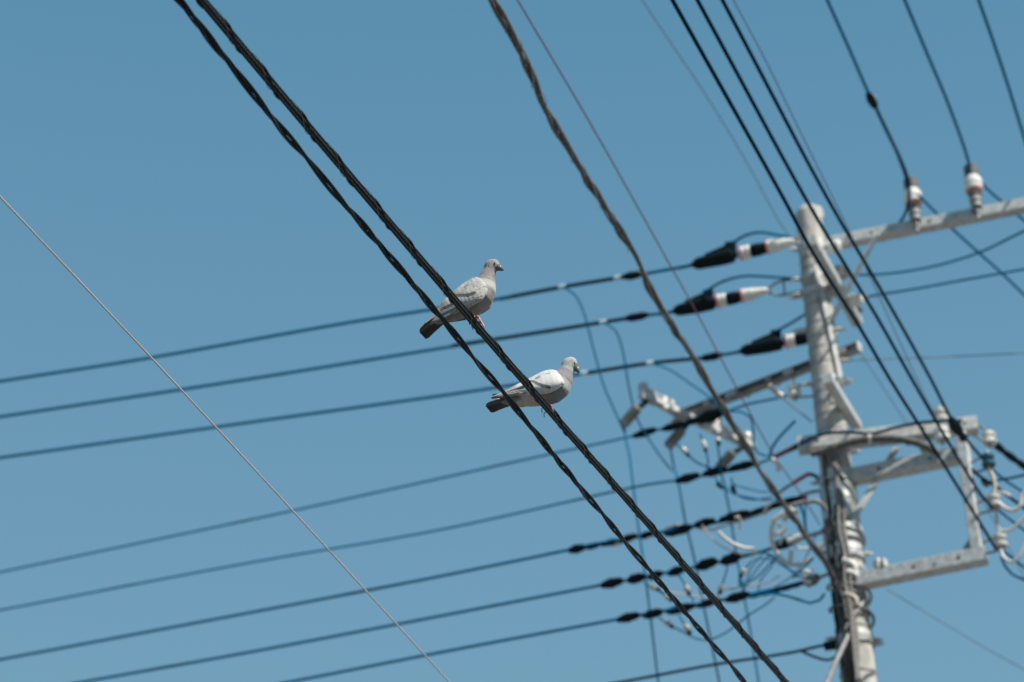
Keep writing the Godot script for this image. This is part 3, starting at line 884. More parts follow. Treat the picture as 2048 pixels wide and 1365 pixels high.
	lathe(t, "red_band", Vector3(-0.4373, 11.45, 0.3716), Vector3(-0.0385, 11.45, 0.3576), [0.0, 0.04, 0.0, 0.046, 0.005, 0.0525, 0.016, 0.0545, 0.02, 0.05], M.pink_band, 28)
	lathe(t, "rubber_link", Vector3(-0.3495, 11.45, 0.3685), Vector3(-0.0385, 11.45, 0.3576), [0.0, 0.03, 0.0, 0.046, 0.0512, 0.048, 0.1024, 0.04, 0.128, 0.03, 0.1331, 0.02], M.rubber, 16)
	lathe(t, "porcelain_bell", Vector3(-0.2367, 11.45, 0.3645), Vector3(-0.0385, 11.45, 0.3576), [0.0, 0.03, 0.0, 0.047, 0.0061, 0.051, 0.0246, 0.051, 0.0276, 0.042, 0.0338, 0.042, 0.0369, 0.05, 0.0563, 0.048, 0.0594, 0.036, 0.0676, 0.036, 0.0706, 0.047, 0.0972, 0.044, 0.1013, 0.034, 0.1085, 0.034, 0.1126, 0.04, 0.1433, 0.034, 0.1843, 0.028, 0.2047, 0.02, 0.215, 0.0], M.porcelain, 28)
	lathe(t, "red_band", Vector3(-0.2391, 11.45, 0.3646), Vector3(-0.0385, 11.45, 0.3576), [0.0, 0.04, 0.0, 0.045, 0.004, 0.0515, 0.014, 0.0525, 0.018, 0.048], M.pink_band, 28)
	t = thing("strain_insulator", "black clamp cover and white red-edged insulators on the middle left line", "insulator", Vector3(-1.0906, 11.33, 0.0497), "strain insulators ending the three upper lines")
	lathe(t, "clamp_cover", Vector3(-1.1706, 11.33, 0.0532), Vector3(-0.3639, 11.33, 0.018), [0.0, 0.0, 0.0, 0.011, 0.1, 0.013, 0.125, 0.034, 0.15, 0.044, 0.3, 0.054, 0.385, 0.054, 0.415, 0.048, 0.42, 0.028, 0.44, 0.026, 0.44, 0.0], M.rubber, 16)
	u = beam(t, "cover_fin", Vector3(-0.9671, 11.358, 0.0443), Vector3(-0.7999, 11.398, 0.037), 0.05, 0.062, M.rubber)
	beam(u, "cover_fin_tip", Vector3(-0.829, 11.415, 0.0383), Vector3(-0.76, 11.408, 0.0353), 0.045, 0.07, M.rubber)
	lathe(t, "porcelain_disc", Vector3(-0.7345, 11.33, 0.0342), Vector3(-0.3639, 11.33, 0.018), [0.0, 0.03, 0.0, 0.042, 0.0057, 0.051, 0.023, 0.053, 0.0287, 0.052, 0.0325, 0.042, 0.0402, 0.042, 0.044, 0.051, 0.067, 0.05, 0.0747, 0.046, 0.0766, 0.03], M.porcelain, 28)
	lathe(t, "red_band", Vector3(-0.7367, 11.33, 0.0343), Vector3(-0.3639, 11.33, 0.018), [0.0, 0.04, 0.0, 0.046, 0.005, 0.0525, 0.016, 0.0545, 0.02, 0.05], M.pink_band, 28)
	lathe(t, "rubber_link", Vector3(-0.6546, 11.33, 0.0307), Vector3(-0.3639, 11.33, 0.018), [0.0, 0.03, 0.0, 0.046, 0.0479, 0.048, 0.0957, 0.04, 0.1196, 0.03, 0.1244, 0.02], M.rubber, 16)
	lathe(t, "porcelain_bell", Vector3(-0.5492, 11.33, 0.0261), Vector3(-0.3639, 11.33, 0.018), [0.0, 0.03, 0.0, 0.047, 0.0057, 0.051, 0.023, 0.051, 0.0258, 0.042, 0.0316, 0.042, 0.0345, 0.05, 0.0526, 0.048, 0.0555, 0.036, 0.0632, 0.036, 0.066, 0.047, 0.0909, 0.044, 0.0948, 0.034, 0.1015, 0.034, 0.1053, 0.04, 0.134, 0.034, 0.1723, 0.028, 0.1914, 0.02, 0.201, 0.0], M.porcelain, 28)
	lathe(t, "red_band", Vector3(-0.5514, 11.33, 0.0262), Vector3(-0.3639, 11.33, 0.018), [0.0, 0.04, 0.0, 0.045, 0.004, 0.0515, 0.014, 0.0525, 0.018, 0.048], M.pink_band, 28)
	t = thing("strain_insulator", "black clamp cover and white red-edged insulators partly behind the pole", "insulator", Vector3(-0.7425, 11.15, -0.398), "strain insulators ending the three upper lines")
	lathe(t, "clamp_cover", Vector3(-0.8224, 11.15, -0.3933), Vector3(-0.0009, 11.15, -0.4418), [0.0, 0.0, 0.0, 0.011, 0.1, 0.013, 0.125, 0.034, 0.15, 0.044, 0.3, 0.054, 0.385, 0.054, 0.415, 0.048, 0.42, 0.028, 0.44, 0.026, 0.44, 0.0], M.rubber, 16)
	u = beam(t, "cover_fin", Vector3(-0.6164, 11.178, -0.4054), Vector3(-0.4459, 11.218, -0.4155), 0.05, 0.062, M.rubber)
	beam(u, "cover_fin_tip", Vector3(-0.4755, 11.235, -0.4137), Vector3(-0.4051, 11.228, -0.4179), 0.045, 0.07, M.rubber)
	lathe(t, "porcelain_disc", Vector3(-0.3791, 11.15, -0.4194), Vector3(-0.0009, 11.15, -0.4418), [0.0, 0.03, 0.0, 0.042, 0.0059, 0.051, 0.0235, 0.053, 0.0293, 0.052, 0.0332, 0.042, 0.0411, 0.042, 0.045, 0.051, 0.0684, 0.05, 0.0762, 0.046, 0.0782, 0.03], M.porcelain, 28)
	lathe(t, "red_band", Vector3(-0.3814, 11.15, -0.4193), Vector3(-0.0009, 11.15, -0.4418), [0.0, 0.04, 0.0, 0.046, 0.005, 0.0525, 0.016, 0.0545, 0.02, 0.05], M.pink_band, 28)
	lathe(t, "rubber_link", Vector3(-0.2976, 11.15, -0.4243), Vector3(-0.0009, 11.15, -0.4418), [0.0, 0.03, 0.0, 0.046, 0.0489, 0.048, 0.0977, 0.04, 0.1222, 0.03, 0.1271, 0.02], M.rubber, 16)
	lathe(t, "porcelain_bell", Vector3(-0.19, 11.15, -0.4306), Vector3(-0.0009, 11.15, -0.4418), [0.0, 0.03, 0.0, 0.047, 0.0059, 0.051, 0.0235, 0.051, 0.0264, 0.042, 0.0323, 0.042, 0.0352, 0.05, 0.0538, 0.048, 0.0567, 0.036, 0.0645, 0.036, 0.0674, 0.047, 0.0929, 0.044, 0.0968, 0.034, 0.1036, 0.034, 0.1075, 0.04, 0.1368, 0.034, 0.1759, 0.028, 0.1955, 0.02, 0.2053, 0.0], M.porcelain, 28)
	lathe(t, "red_band", Vector3(-0.1923, 11.15, -0.4305), Vector3(-0.0009, 11.15, -0.4418), [0.0, 0.04, 0.0, 0.045, 0.004, 0.0515, 0.014, 0.0525, 0.018, 0.048], M.pink_band, 28)
	t = thing("clevis_link", "forked steel link from the middle left line's insulators to the pole", "link", Vector3(-0.3639, 11.33, 0.018), "steel links between insulators and pole")
	tube(t, "rod", [Vector3(-0.3639, 11.33, 0.018), Vector3(-0.2872, 11.385, 0.0076), Vector3(-0.1082, 11.385, -0.0167)], 0.01, M.weathered_shaded_steel, 0.05, 8)
	tube(t, "rod", [Vector3(-0.3639, 11.33, 0.018), Vector3(-0.2872, 11.275, 0.0076), Vector3(-0.1082, 11.275, -0.0167)], 0.01, M.weathered_shaded_steel, 0.05, 8)
	tube(t, "cross_pin", [Vector3(-0.2361, 11.385, 0.0007), Vector3(-0.2361, 11.275, 0.0007)], 0.008, M.weathered_shaded_steel, 0.05, 8)
	t = thing("clevis_link", "short steel link from the topmost left line's insulators to the pole", "link", Vector3(-0.0385, 11.45, 0.3576), "steel links between insulators and pole")
	tube(t, "rod", [Vector3(-0.0385, 11.45, 0.3576), Vector3(-0.0194, 11.48, 0.3548), Vector3(0.025, 11.48, 0.3483)], 0.01, M.weathered_shaded_steel, 0.05, 8)
	tube(t, "rod", [Vector3(-0.0385, 11.45, 0.3576), Vector3(-0.0194, 11.42, 0.3548), Vector3(0.025, 11.42, 0.3483)], 0.01, M.weathered_shaded_steel, 0.05, 8)
	tube(t, "cross_pin", [Vector3(-0.0067, 11.48, 0.3529), Vector3(-0.0067, 11.42, 0.3529)], 0.008, M.weathered_shaded_steel, 0.05, 8)
	t = thing("spool_insulator", "white double insulator beside the pole, level with the fuse rail", "insulator", Vector3(-0.2395, 10.46, -0.0124), "spool insulators")
	lathe(t, "porcelain", Vector3(-0.2395, 10.415, -0.0124), Vector3(-0.2395, 11.46, -0.0124), [0.0, 0.02, 0.0, 0.04, 0.008, 0.05, 0.03, 0.05, 0.038, 0.04, 0.042, 0.0275, 0.05, 0.0275, 0.054, 0.04, 0.062, 0.0475, 0.082, 0.0475, 0.09, 0.0375, 0.09, 0.0], M.porcelain, 24)
	lathe(t, "pin", Vector3(-0.2395, 10.385, -0.0124), Vector3(-0.2395, 11.46, -0.0124), [0.0, 0.0, 0.0, 0.012, 0.15, 0.012, 0.15, 0.0], M.bolt, 10)
	tube(t, "bracket", [Vector3(-0.2395, 10.51, -0.0124), Vector3(0.0483, 10.3949, 0.1055)], 0.009, M.weathered_shaded_steel, 0.05, 8)
	tube(t, "bracket", [Vector3(-0.2395, 10.41, -0.0124), Vector3(0.0461, 10.2936, 0.1065)], 0.009, M.weathered_shaded_steel, 0.05, 8)
	t = thing("spool_insulator", "white double insulator standing on the rack's upper arm", "insulator", Vector3(0.7566, 9.82, 0.0532), "spool insulators")
	lathe(t, "porcelain", Vector3(0.7566, 9.775, 0.0532), Vector3(0.7566, 10.82, 0.0532), [0.0, 0.02, 0.0, 0.044, 0.008, 0.055, 0.03, 0.055, 0.038, 0.044, 0.042, 0.0303, 0.05, 0.0303, 0.054, 0.044, 0.062, 0.0522, 0.082, 0.0522, 0.09, 0.0413, 0.09, 0.0], M.porcelain, 24)
	lathe(t, "pin", Vector3(0.7566, 9.745, 0.0532), Vector3(0.7566, 10.82, 0.0532), [0.0, 0.0, 0.0, 0.012, 0.15, 0.012, 0.15, 0.0], M.bolt, 10)
	t = thing("spool_insulator", "white double insulator on the low arm, its foot hidden by a line", "insulator", Vector3(0.7442, 10.03, -0.0514), "spool insulators")
	lathe(t, "porcelain", Vector3(0.7442, 9.985, -0.0514), Vector3(0.7442, 11.03, -0.0514), [0.0, 0.02, 0.0, 0.04, 0.008, 0.05, 0.03, 0.05, 0.038, 0.04, 0.042, 0.0275, 0.05, 0.0275, 0.054, 0.04, 0.062, 0.0475, 0.082, 0.0475, 0.09, 0.0375, 0.09, 0.0], M.porcelain_dull, 24)
	lathe(t, "pin", Vector3(0.7442, 9.955, -0.0514), Vector3(0.7442, 11.03, -0.0514), [0.0, 0.0, 0.0, 0.012, 0.15, 0.012, 0.15, 0.0], M.bolt, 10)
	t = thing("spool_insulator", "white double insulator held by two rods beyond the low arm's end", "insulator", Vector3(1.0174, 9.88, -0.2351), "spool insulators")
	lathe(t, "porcelain", Vector3(1.0174, 9.835, -0.2351), Vector3(1.0174, 10.88, -0.2351), [0.0, 0.02, 0.0, 0.04, 0.008, 0.05, 0.03, 0.05, 0.038, 0.04, 0.042, 0.0275, 0.05, 0.0275, 0.054, 0.04, 0.062, 0.0475, 0.082, 0.0475, 0.09, 0.0375, 0.09, 0.0], M.porcelain, 24)
	lathe(t, "pin", Vector3(1.0174, 9.805, -0.2351), Vector3(1.0174, 10.88, -0.2351), [0.0, 0.0, 0.0, 0.012, 0.15, 0.012, 0.15, 0.0], M.bolt, 10)
	tube(t, "bracket", [Vector3(1.0174, 9.93, -0.2351), Vector3(0.9643, 9.94, -0.0608)], 0.009, M.weathered_shaded_steel, 0.05, 8)
	tube(t, "bracket", [Vector3(1.0174, 9.83, -0.2351), Vector3(0.9243, 9.86, -0.0608)], 0.009, M.weathered_shaded_steel, 0.05, 8)
	t = thing("rack_insulator", "dark teal glazed insulator, top of the three beside the rack upright", "insulator", Vector3(1.048, 9.5208, 0.1065), "insulators of the low-voltage rack")
	lathe(t, "porcelain", Vector3(1.048, 9.4758, 0.1065), Vector3(1.048, 10.5208, 0.1065), [0.0, 0.02, 0.0, 0.0368, 0.008, 0.046, 0.03, 0.046, 0.038, 0.0368, 0.042, 0.0253, 0.05, 0.0253, 0.054, 0.0368, 0.062, 0.0437, 0.082, 0.0437, 0.09, 0.0345, 0.09, 0.0], M.teal_glaze, 24)
	lathe(t, "pin", Vector3(1.048, 9.4458, 0.1065), Vector3(1.048, 10.5208, 0.1065), [0.0, 0.0, 0.0, 0.012, 0.15, 0.012, 0.15, 0.0], M.bolt, 10)
	tube(t, "bracket", [Vector3(1.048, 9.4608, 0.1065), Vector3(0.8899, 9.4708, 0.0765)], 0.009, M.weathered_shaded_steel, 0.05, 8)
	tube(t, "bracket", [Vector3(1.048, 9.5708, 0.1065), Vector3(0.8899, 9.5408, 0.0765)], 0.009, M.weathered_shaded_steel, 0.05, 8)
	t = thing("rack_insulator", "white insulator, middle of the three beside the rack upright", "insulator", Vector3(1.0477, 9.2131, 0.1065), "insulators of the low-voltage rack")
	lathe(t, "porcelain", Vector3(1.0477, 9.1681, 0.1065), Vector3(1.0477, 10.2131, 0.1065), [0.0, 0.02, 0.0, 0.0368, 0.008, 0.046, 0.03, 0.046, 0.038, 0.0368, 0.042, 0.0253, 0.05, 0.0253, 0.054, 0.0368, 0.062, 0.0437, 0.082, 0.0437, 0.09, 0.0345, 0.09, 0.0], M.porcelain_dull, 24)
	lathe(t, "pin", Vector3(1.0477, 9.1381, 0.1065), Vector3(1.0477, 10.2131, 0.1065), [0.0, 0.0, 0.0, 0.012, 0.15, 0.012, 0.15, 0.0], M.bolt, 10)
	tube(t, "bracket", [Vector3(1.0477, 9.1531, 0.1065), Vector3(0.8899, 9.1631, 0.0765)], 0.009, M.weathered_shaded_steel, 0.05, 8)
	tube(t, "bracket", [Vector3(1.0477, 9.2631, 0.1065), Vector3(0.8899, 9.2331, 0.0765)], 0.009, M.weathered_shaded_steel, 0.05, 8)
	t = thing("rack_insulator", "white insulator, lowest of the three beside the rack upright", "insulator", Vector3(1.0483, 8.9189, 0.1065), "insulators of the low-voltage rack")
	lathe(t, "porcelain", Vector3(1.0483, 8.8739, 0.1065), Vector3(1.0483, 9.9189, 0.1065), [0.0, 0.02, 0.0, 0.0368, 0.008, 0.046, 0.03, 0.046, 0.038, 0.0368, 0.042, 0.0253, 0.05, 0.0253, 0.054, 0.0368, 0.062, 0.0437, 0.082, 0.0437, 0.09, 0.0345, 0.09, 0.0], M.porcelain_dull, 24)
	lathe(t, "pin", Vector3(1.0483, 8.8439, 0.1065), Vector3(1.0483, 9.9189, 0.1065), [0.0, 0.0, 0.0, 0.012, 0.15, 0.012, 0.15, 0.0], M.bolt, 10)
	tube(t, "bracket", [Vector3(1.0483, 8.8589, 0.1065), Vector3(0.8899, 8.8689, 0.0765)], 0.009, M.weathered_shaded_steel, 0.05, 8)
	tube(t, "bracket", [Vector3(1.0483, 8.9689, 0.1065), Vector3(0.8899, 8.9389, 0.0765)], 0.009, M.weathered_shaded_steel, 0.05, 8)
	t = thing("rack_rod", "thin beige rod linking the three insulators beside the rack upright", "rod", Vector3(1.048, 9.5208, 0.1065), "")
	tube(t, "rod", [Vector3(1.048, 9.4708, 0.1065), Vector3(1.0678, 9.3362, 0.1065), Vector3(1.0477, 9.2531, 0.1065)], 0.014, M.pvc_beige, 0.05, 8)
	tube(t, "rod", [Vector3(1.0477, 9.1631, 0.1065), Vector3(1.0483, 8.9589, 0.1065)], 0.012, M.galvanised, 0.05, 8)
	t = thing("end_insulator", "round white insulator end-on beside the pole top", "insulator", Vector3(0.162, 11.42, 0.2169), "dead-end insulators right of the pole top")
	lathe(t, "porcelain", Vector3(0.162, 11.42, 0.2169), Vector3(1.162, 11.42, 0.2169), [0.0, 0.02, 0.0, 0.04, 0.01, 0.05, 0.04, 0.05, 0.05, 0.035, 0.06, 0.035, 0.065, 0.046, 0.09, 0.046, 0.1, 0.03, 0.1, 0.0], M.porcelain, 24)
	lathe(t, "pin", Vector3(0.102, 11.42, 0.2169), Vector3(1.162, 11.42, 0.2169), [0.0, 0.0, 0.0, 0.014, 0.2, 0.012, 0.2, 0.0], M.bolt, 10)
	t = thing("end_insulator", "small grey insulator right of the pole holding the upper right line", "insulator", Vector3(0.1571, 11.36, 0.0133), "dead-end insulators right of the pole top")
	lathe(t, "porcelain", Vector3(0.1571, 11.36, 0.0133), Vector3(0.6543, 11.36, -0.8544), [0.0, 0.02, 0.0, 0.04, 0.01, 0.05, 0.04, 0.05, 0.05, 0.035, 0.06, 0.035, 0.065, 0.046, 0.09, 0.046, 0.1, 0.03, 0.1, 0.0], M.porcelain_dull, 24)
	lathe(t, "pin", Vector3(0.1273, 11.36, 0.0654), Vector3(0.6543, 11.36, -0.8544), [0.0, 0.0, 0.0, 0.014, 0.2, 0.012, 0.2, 0.0], M.bolt, 10)
	t = thing("end_insulator", "white double insulator right of the pole holding the second right line", "insulator", Vector3(0.1885, 11.2, -0.1756), "dead-end insulators right of the pole top")
	lathe(t, "porcelain", Vector3(0.1885, 11.2, -0.1756), Vector3(1.1881, 11.2, -0.2054), [0.0, 0.02, 0.0, 0.04, 0.01, 0.05, 0.04, 0.05, 0.05, 0.035, 0.06, 0.035, 0.065, 0.046, 0.09, 0.046, 0.1, 0.03, 0.1, 0.0], M.porcelain, 24)
	lathe(t, "pin", Vector3(0.1286, 11.2, -0.1738), Vector3(1.1881, 11.2, -0.2054), [0.0, 0.0, 0.0, 0.014, 0.2, 0.012, 0.2, 0.0], M.bolt, 10)
	t = thing("guard_pipe", "grey pipe slanting down from the pole's lowest band", "pipe", Vector3(-0.0337, 8.4343, 0.1215), "")
	tube(t, "pipe", [Vector3(-0.0017, 8.4719, 0.1261), Vector3(-0.0809, 8.2511, 0.224), Vector3(-0.1369, 8.1027, 0.272), Vector3(-0.1825, 7.9687, 0.3257)], 0.018, M.weathered_shaded_steel, 0.05, 8)
	wire("down_cable", "leftmost of the dark cables strapped down the shaded left side of the pole", "cable", [Vector3(-0.0477, 9.4517, 0.108), Vector3(-0.0574, 9.2663, 0.1032), Vector3(-0.0577, 9.0788, 0.1031), Vector3(-0.0768, 8.904, 0.0897), Vector3(-0.0464, 8.7055, 0.1086), Vector3(-0.0848, 8.5449, 0.0821), Vector3(-0.0737, 8.3593, 0.0923), Vector3(-0.0659, 8.1614, 0.098), Vector3(-0.0523, 7.9297, 0.1059)], 0.011, M.black_sheath, "cables running down the pole", 0.05)
	wire("down_cable", "second of the dark cables strapped down the shaded left side of the pole", "cable", [Vector3(-0.0446, 9.8515, 0.1201), Vector3(-0.0523, 9.6406, 0.1169), Vector3(-0.0428, 9.4441, 0.1207), Vector3(-0.0504, 9.2576, 0.1177), Vector3(-0.0346, 9.0638, 0.1233), Vector3(-0.0416, 8.8814, 0.1211), Vector3(-0.0541, 8.7038, 0.1161), Vector3(-0.0399, 8.5177, 0.1217), Vector3(-0.0337, 8.3375, 0.1236), Vector3(-0.0622, 8.1548, 0.112), Vector3(-0.0609, 7.9287, 0.1127)], 0.013999999999999999, M.bark_brown, "cables running down the pole", 0.05)
	wire("down_cable", "third of the dark cables strapped down the shaded left side of the pole", "cable", [Vector3(-0.0406, 9.63, 0.132), Vector3(-0.0439, 9.4392, 0.1309), Vector3(-0.0246, 9.2426, 0.1359), Vector3(-0.0399, 9.0608, 0.1322), Vector3(-0.0197, 8.8693, 0.1367), Vector3(-0.0308, 8.6903, 0.1346), Vector3(-0.0264, 8.5087, 0.1355), Vector3(-0.0124, 8.327, 0.1375), Vector3(-0.0263, 8.1376, 0.1356), Vector3(-0.0402, 7.9167, 0.1321)], 0.011, M.black_sheath, "cables running down the pole", 0.05)
	wire("down_cable", "fourth of the dark cables strapped down the shaded left side of the pole", "cable", [Vector3(-0.0293, 9.6363, 0.1144), Vector3(-0.0303, 9.4444, 0.1142), Vector3(-0.0252, 9.2528, 0.1154), Vector3(-0.0277, 9.0663, 0.1148), Vector3(-0.0228, 8.8797, 0.1159), Vector3(-0.0138, 8.6945, 0.1173), Vector3(-0.0278, 8.5183, 0.1148), Vector3(-0.0306, 8.341, 0.1141), Vector3(-0.0154, 8.1431, 0.1171), Vector3(-0.0229, 7.9199, 0.1159)], 0.013999999999999999, M.grey_sheath, "cables running down the pole", 0.05)
	wire("down_cable", "fifth of the dark cables strapped down the shaded left side of the pole", "cable", [Vector3(0.0002, 9.4301, 0.1281), Vector3(0.0026, 9.2401, 0.1281), Vector3(0.0115, 9.0512, 0.1276), Vector3(-0.0062, 8.8704, 0.1279), Vector3(0.0029, 8.6859, 0.1281), Vector3(-0.0119, 8.5092, 0.1275), Vector3(-0.0016, 8.3289, 0.1281), Vector3(-0.012, 8.138, 0.1275), Vector3(0.0118, 7.9084, 0.1275)], 0.011, M.black_sheath, "cables running down the pole", 0.05)
	wire("down_cable", "sixth of the dark cables strapped down the shaded left side of the pole", "cable", [Vector3(0.0273, 9.6117, 0.1354), Vector3(0.0214, 9.4209, 0.1364), Vector3(0.0101, 9.2336, 0.1377), Vector3(0.0278, 9.0438, 0.1353), Vector3(0.0106, 8.8621, 0.1377), Vector3(0.0256, 8.6775, 0.1357), Vector3(0.0219, 8.4981, 0.1363), Vector3(0.0207, 8.3206, 0.1365), Vector3(0.0197, 8.1278, 0.1367), Vector3(0.001, 7.9062, 0.1381)], 0.013999999999999999, M.grey_sheath, "cables running down the pole", 0.05)
	wire("down_cable", "seventh of the dark cables strapped down the shaded left side of the pole", "cable", [Vector3(0.0317, 9.8358, 0.1138), Vector3(0.0366, 9.6213, 0.1123), Vector3(0.0242, 9.4307, 0.1156), Vector3(0.0269, 9.2409, 0.115), Vector3(0.0094, 9.0565, 0.1177), Vector3(0.0246, 8.8693, 0.1155), Vector3(0.0113, 8.6889, 0.1175), Vector3(0.0266, 8.5065, 0.1151), Vector3(0.0186, 8.3296, 0.1166), Vector3(0.0309, 8.135, 0.114), Vector3(0.0084, 7.913, 0.1178)], 0.011, M.bark_brown, "cables running down the pole", 0.05)
	wire("down_cable", "eighth of the dark cables strapped down the shaded left side of the pole", "cable", [Vector3(0.0416, 9.8294, 0.1212), Vector3(0.0359, 9.616, 0.123), Vector3(0.0375, 9.424, 0.1225), Vector3(0.0457, 9.2342, 0.1197), Vector3(0.0344, 9.048, 0.1234), Vector3(0.0442, 8.8627, 0.1202), Vector3(0.0347, 8.6811, 0.1233), Vector3(0.0471, 8.5004, 0.1191), Vector3(0.0391, 8.323, 0.122), Vector3(0.023, 8.1316, 0.126), Vector3(0.0294, 7.9061, 0.1247)], 0.013999999999999999, M.grey_sheath, "cables running down the pole", 0.05)
	wire("down_cable", "ninth of the dark cables strapped down the shaded left side of the pole", "cable", [Vector3(0.0358, 9.8244, 0.1334), Vector3(0.0348, 9.6107, 0.1336), Vector3(0.0599, 9.4177, 0.1244), Vector3(0.0397, 9.2294, 0.1323), Vector3(0.0568, 9.0417, 0.1259), Vector3(0.0462, 8.8577, 0.1301), Vector3(0.0406, 8.6759, 0.132), Vector3(0.0332, 8.4967, 0.134), Vector3(0.0322, 8.3191, 0.1343), Vector3(0.0308, 8.1264, 0.1346), Vector3(0.0343, 7.9014, 0.1338)], 0.011, M.grey_sheath, "cables running down the pole", 0.05)
	wire("coiled_cable", "grey cable wound once round the pole just below the rack's lower arm", "cable", [Vector3(-0.1373, 8.8918, -0.0181), Vector3(-0.1377, 8.8849, 0.0151), Vector3(-0.1302, 8.878, 0.0474), Vector3(-0.1152, 8.8711, 0.077), Vector3(-0.0937, 8.8642, 0.1022), Vector3(-0.0667, 8.8573, 0.1216), Vector3(-0.0359, 8.8504, 0.134), Vector3(-0.003, 8.8435, 0.1387), Vector3(0.03, 8.8366, 0.1355), Vector3(0.0614, 8.8297, 0.1245), Vector3(0.0893, 8.8228, 0.1064), Vector3(0.112, 8.8159, 0.0821), Vector3(0.1284, 8.809, 0.0532), Vector3(0.1374, 8.8021, 0.0211), Vector3(0.1385, 8.7952, -0.0121), Vector3(0.1317, 8.7884, -0.0447), Vector3(0.1173, 8.7815, -0.0747), Vector3(0.0962, 8.7746, -0.1005), Vector3(0.0696, 8.7678, -0.1205), Vector3(0.039, 8.7609, -0.1337), Vector3(0.0061, 8.754, -0.1391), Vector3(-0.0272, 8.7472, -0.1366), Vector3(-0.0589, 8.7403, -0.1263), Vector3(-0.0872, 8.7335, -0.1087), Vector3(-0.1106, 8.7266, -0.0849)], 0.01, M.grey_sheath, "cables wound round the pole", 0.03)
	wire("coiled_cable", "brown cable wound once round the pole above its lowest band", "cable", [Vector3(-0.1382, 8.7266, -0.0182), Vector3(-0.1386, 8.7195, 0.0152), Vector3(-0.1311, 8.7123, 0.0477), Vector3(-0.116, 8.7052, 0.0775), Vector3(-0.0943, 8.6981, 0.1029), Vector3(-0.0672, 8.6909, 0.1224), Vector3(-0.0361, 8.6838, 0.1349), Vector3(-0.003, 8.6767, 0.1397), Vector3(0.0302, 8.6696, 0.1364), Vector3(0.0618, 8.6624, 0.1254), Vector3(0.0899, 8.6553, 0.1071), Vector3(0.1128, 8.6482, 0.0827), Vector3(0.1293, 8.6411, 0.0535), Vector3(0.1383, 8.634, 0.0213), Vector3(0.1395, 8.6269, -0.0122), Vector3(0.1326, 8.6198, -0.045), Vector3(0.1181, 8.6127, -0.0753), Vector3(0.0969, 8.6056, -0.1012), Vector3(0.0701, 8.5985, -0.1214), Vector3(0.0392, 8.5914, -0.1346), Vector3(0.0061, 8.5844, -0.1401), Vector3(-0.0274, 8.5773, -0.1376), Vector3(-0.0593, 8.5702, -0.1272), Vector3(-0.0879, 8.5631, -0.1095), Vector3(-0.1114, 8.5561, -0.0855)], 0.01, M.bark_brown, "cables wound round the pole", 0.03)
	wire("coiled_cable", "pale grey cable wound round the clamps below the shiny sleeve", "cable", [Vector3(-0.1348, 9.3227, -0.0177), Vector3(-0.1352, 9.3148, 0.0148), Vector3(-0.1279, 9.3069, 0.0465), Vector3(-0.1132, 9.2989, 0.0756), Vector3(-0.092, 9.291, 0.1004), Vector3(-0.0655, 9.2831, 0.1194), Vector3(-0.0353, 9.2752, 0.1316), Vector3(-0.003, 9.2673, 0.1363), Vector3(0.0295, 9.2595, 0.1331), Vector3(0.0603, 9.2516, 0.1223), Vector3(0.0877, 9.2437, 0.1045), Vector3(0.1101, 9.2358, 0.0807), Vector3(0.1261, 9.2279, 0.0522), Vector3(0.135, 9.2201, 0.0208), Vector3(0.1361, 9.2122, -0.0119), Vector3(0.1294, 9.2044, -0.0439), Vector3(0.1153, 9.1965, -0.0735), Vector3(0.0946, 9.1887, -0.0988), Vector3(0.0684, 9.1808, -0.1185), Vector3(0.0383, 9.173, -0.1314), Vector3(0.006, 9.1651, -0.1368), Vector3(-0.0267, 9.1573, -0.1343), Vector3(-0.0579, 9.1495, -0.1241), Vector3(-0.0858, 9.1416, -0.1069), Vector3(-0.1087, 9.1338, -0.0834)], 0.01, M.grey_sheath, "cables wound round the pole", 0.03)
	wire("taped_joint", "white taped joint on the pole's right, above the rack arm", "joint", [Vector3(0.0131, 9.0026, 0.1355), Vector3(0.0733, 8.9665, 0.1206), Vector3(0.0791, 8.9182, 0.1107)], 0.026, M.pvc_white, "taped joints on the pole", 0.02)
	wire("taped_joint", "white bent conduit end where the rack's lower arm meets the pole", "joint", [Vector3(0.0312, 8.9187, 0.1325), Vector3(0.0892, 8.8871, 0.1093), Vector3(0.0946, 8.84, 0.0979)], 0.023, M.pvc_white, "taped joints on the pole", 0.02)
	wire("taped_joint", "beige taped joint below the rack's lower arm", "joint", [Vector3(0.0028, 8.7586, 0.1361), Vector3(0.0636, 8.7208, 0.1259), Vector3(0.0696, 8.6728, 0.1169)], 0.019999999999999997, M.pvc_beige, "taped joints on the pole", 0.02)
	t = thing("power_line", "dark line at the top of the three upper lines, passing behind the upper pigeon", "power line", Vector3(-0.816, 11.45, 0.3849), "three upper lines to the left")
	tube(t, "conductor", [Vector3(-0.816, 11.45, 0.3849), Vector3(-1.2286, 11.45, 0.4378), Vector3(-1.7514, 11.45, 0.5192), Vector3(-2.2659, 11.45, 0.5805), Vector3(-3.3378, 11.45, 0.7527), Vector3(-4.914, 11.45, 0.9543), Vector3(-6.1123, 11.45, 1.1486), Vector3(-27.8287, 11.45, 4.6701)], 0.0125, M.line_shadow_blue, 0.2, 8)
	tube(t, "splice", [Vector3(-1.2384, 11.45, 0.4423), Vector3(-1.7514, 11.45, 0.5192), Vector3(-2.2111, 11.45, 0.5694)], 0.015, M.line_black, 0.1, 8)
	lumps(t, "joint_cover", [Vector3(-1.3074, 11.45, 0.4534), Vector3(-1.2165, 11.45, 0.4391), Vector3(-1.1487, 11.45, 0.4355)], 0.008, 0.034, M.rubber, 1, 1)
	lathe(t, "tape", Vector3(-1.7669, 11.45, 0.5194), Vector3(-1.7202, 11.45, 0.5189), [0.0, 0.0, 0.0, 0.017, 0.05, 0.017, 0.05, 0.0], M.tape_white, 12)
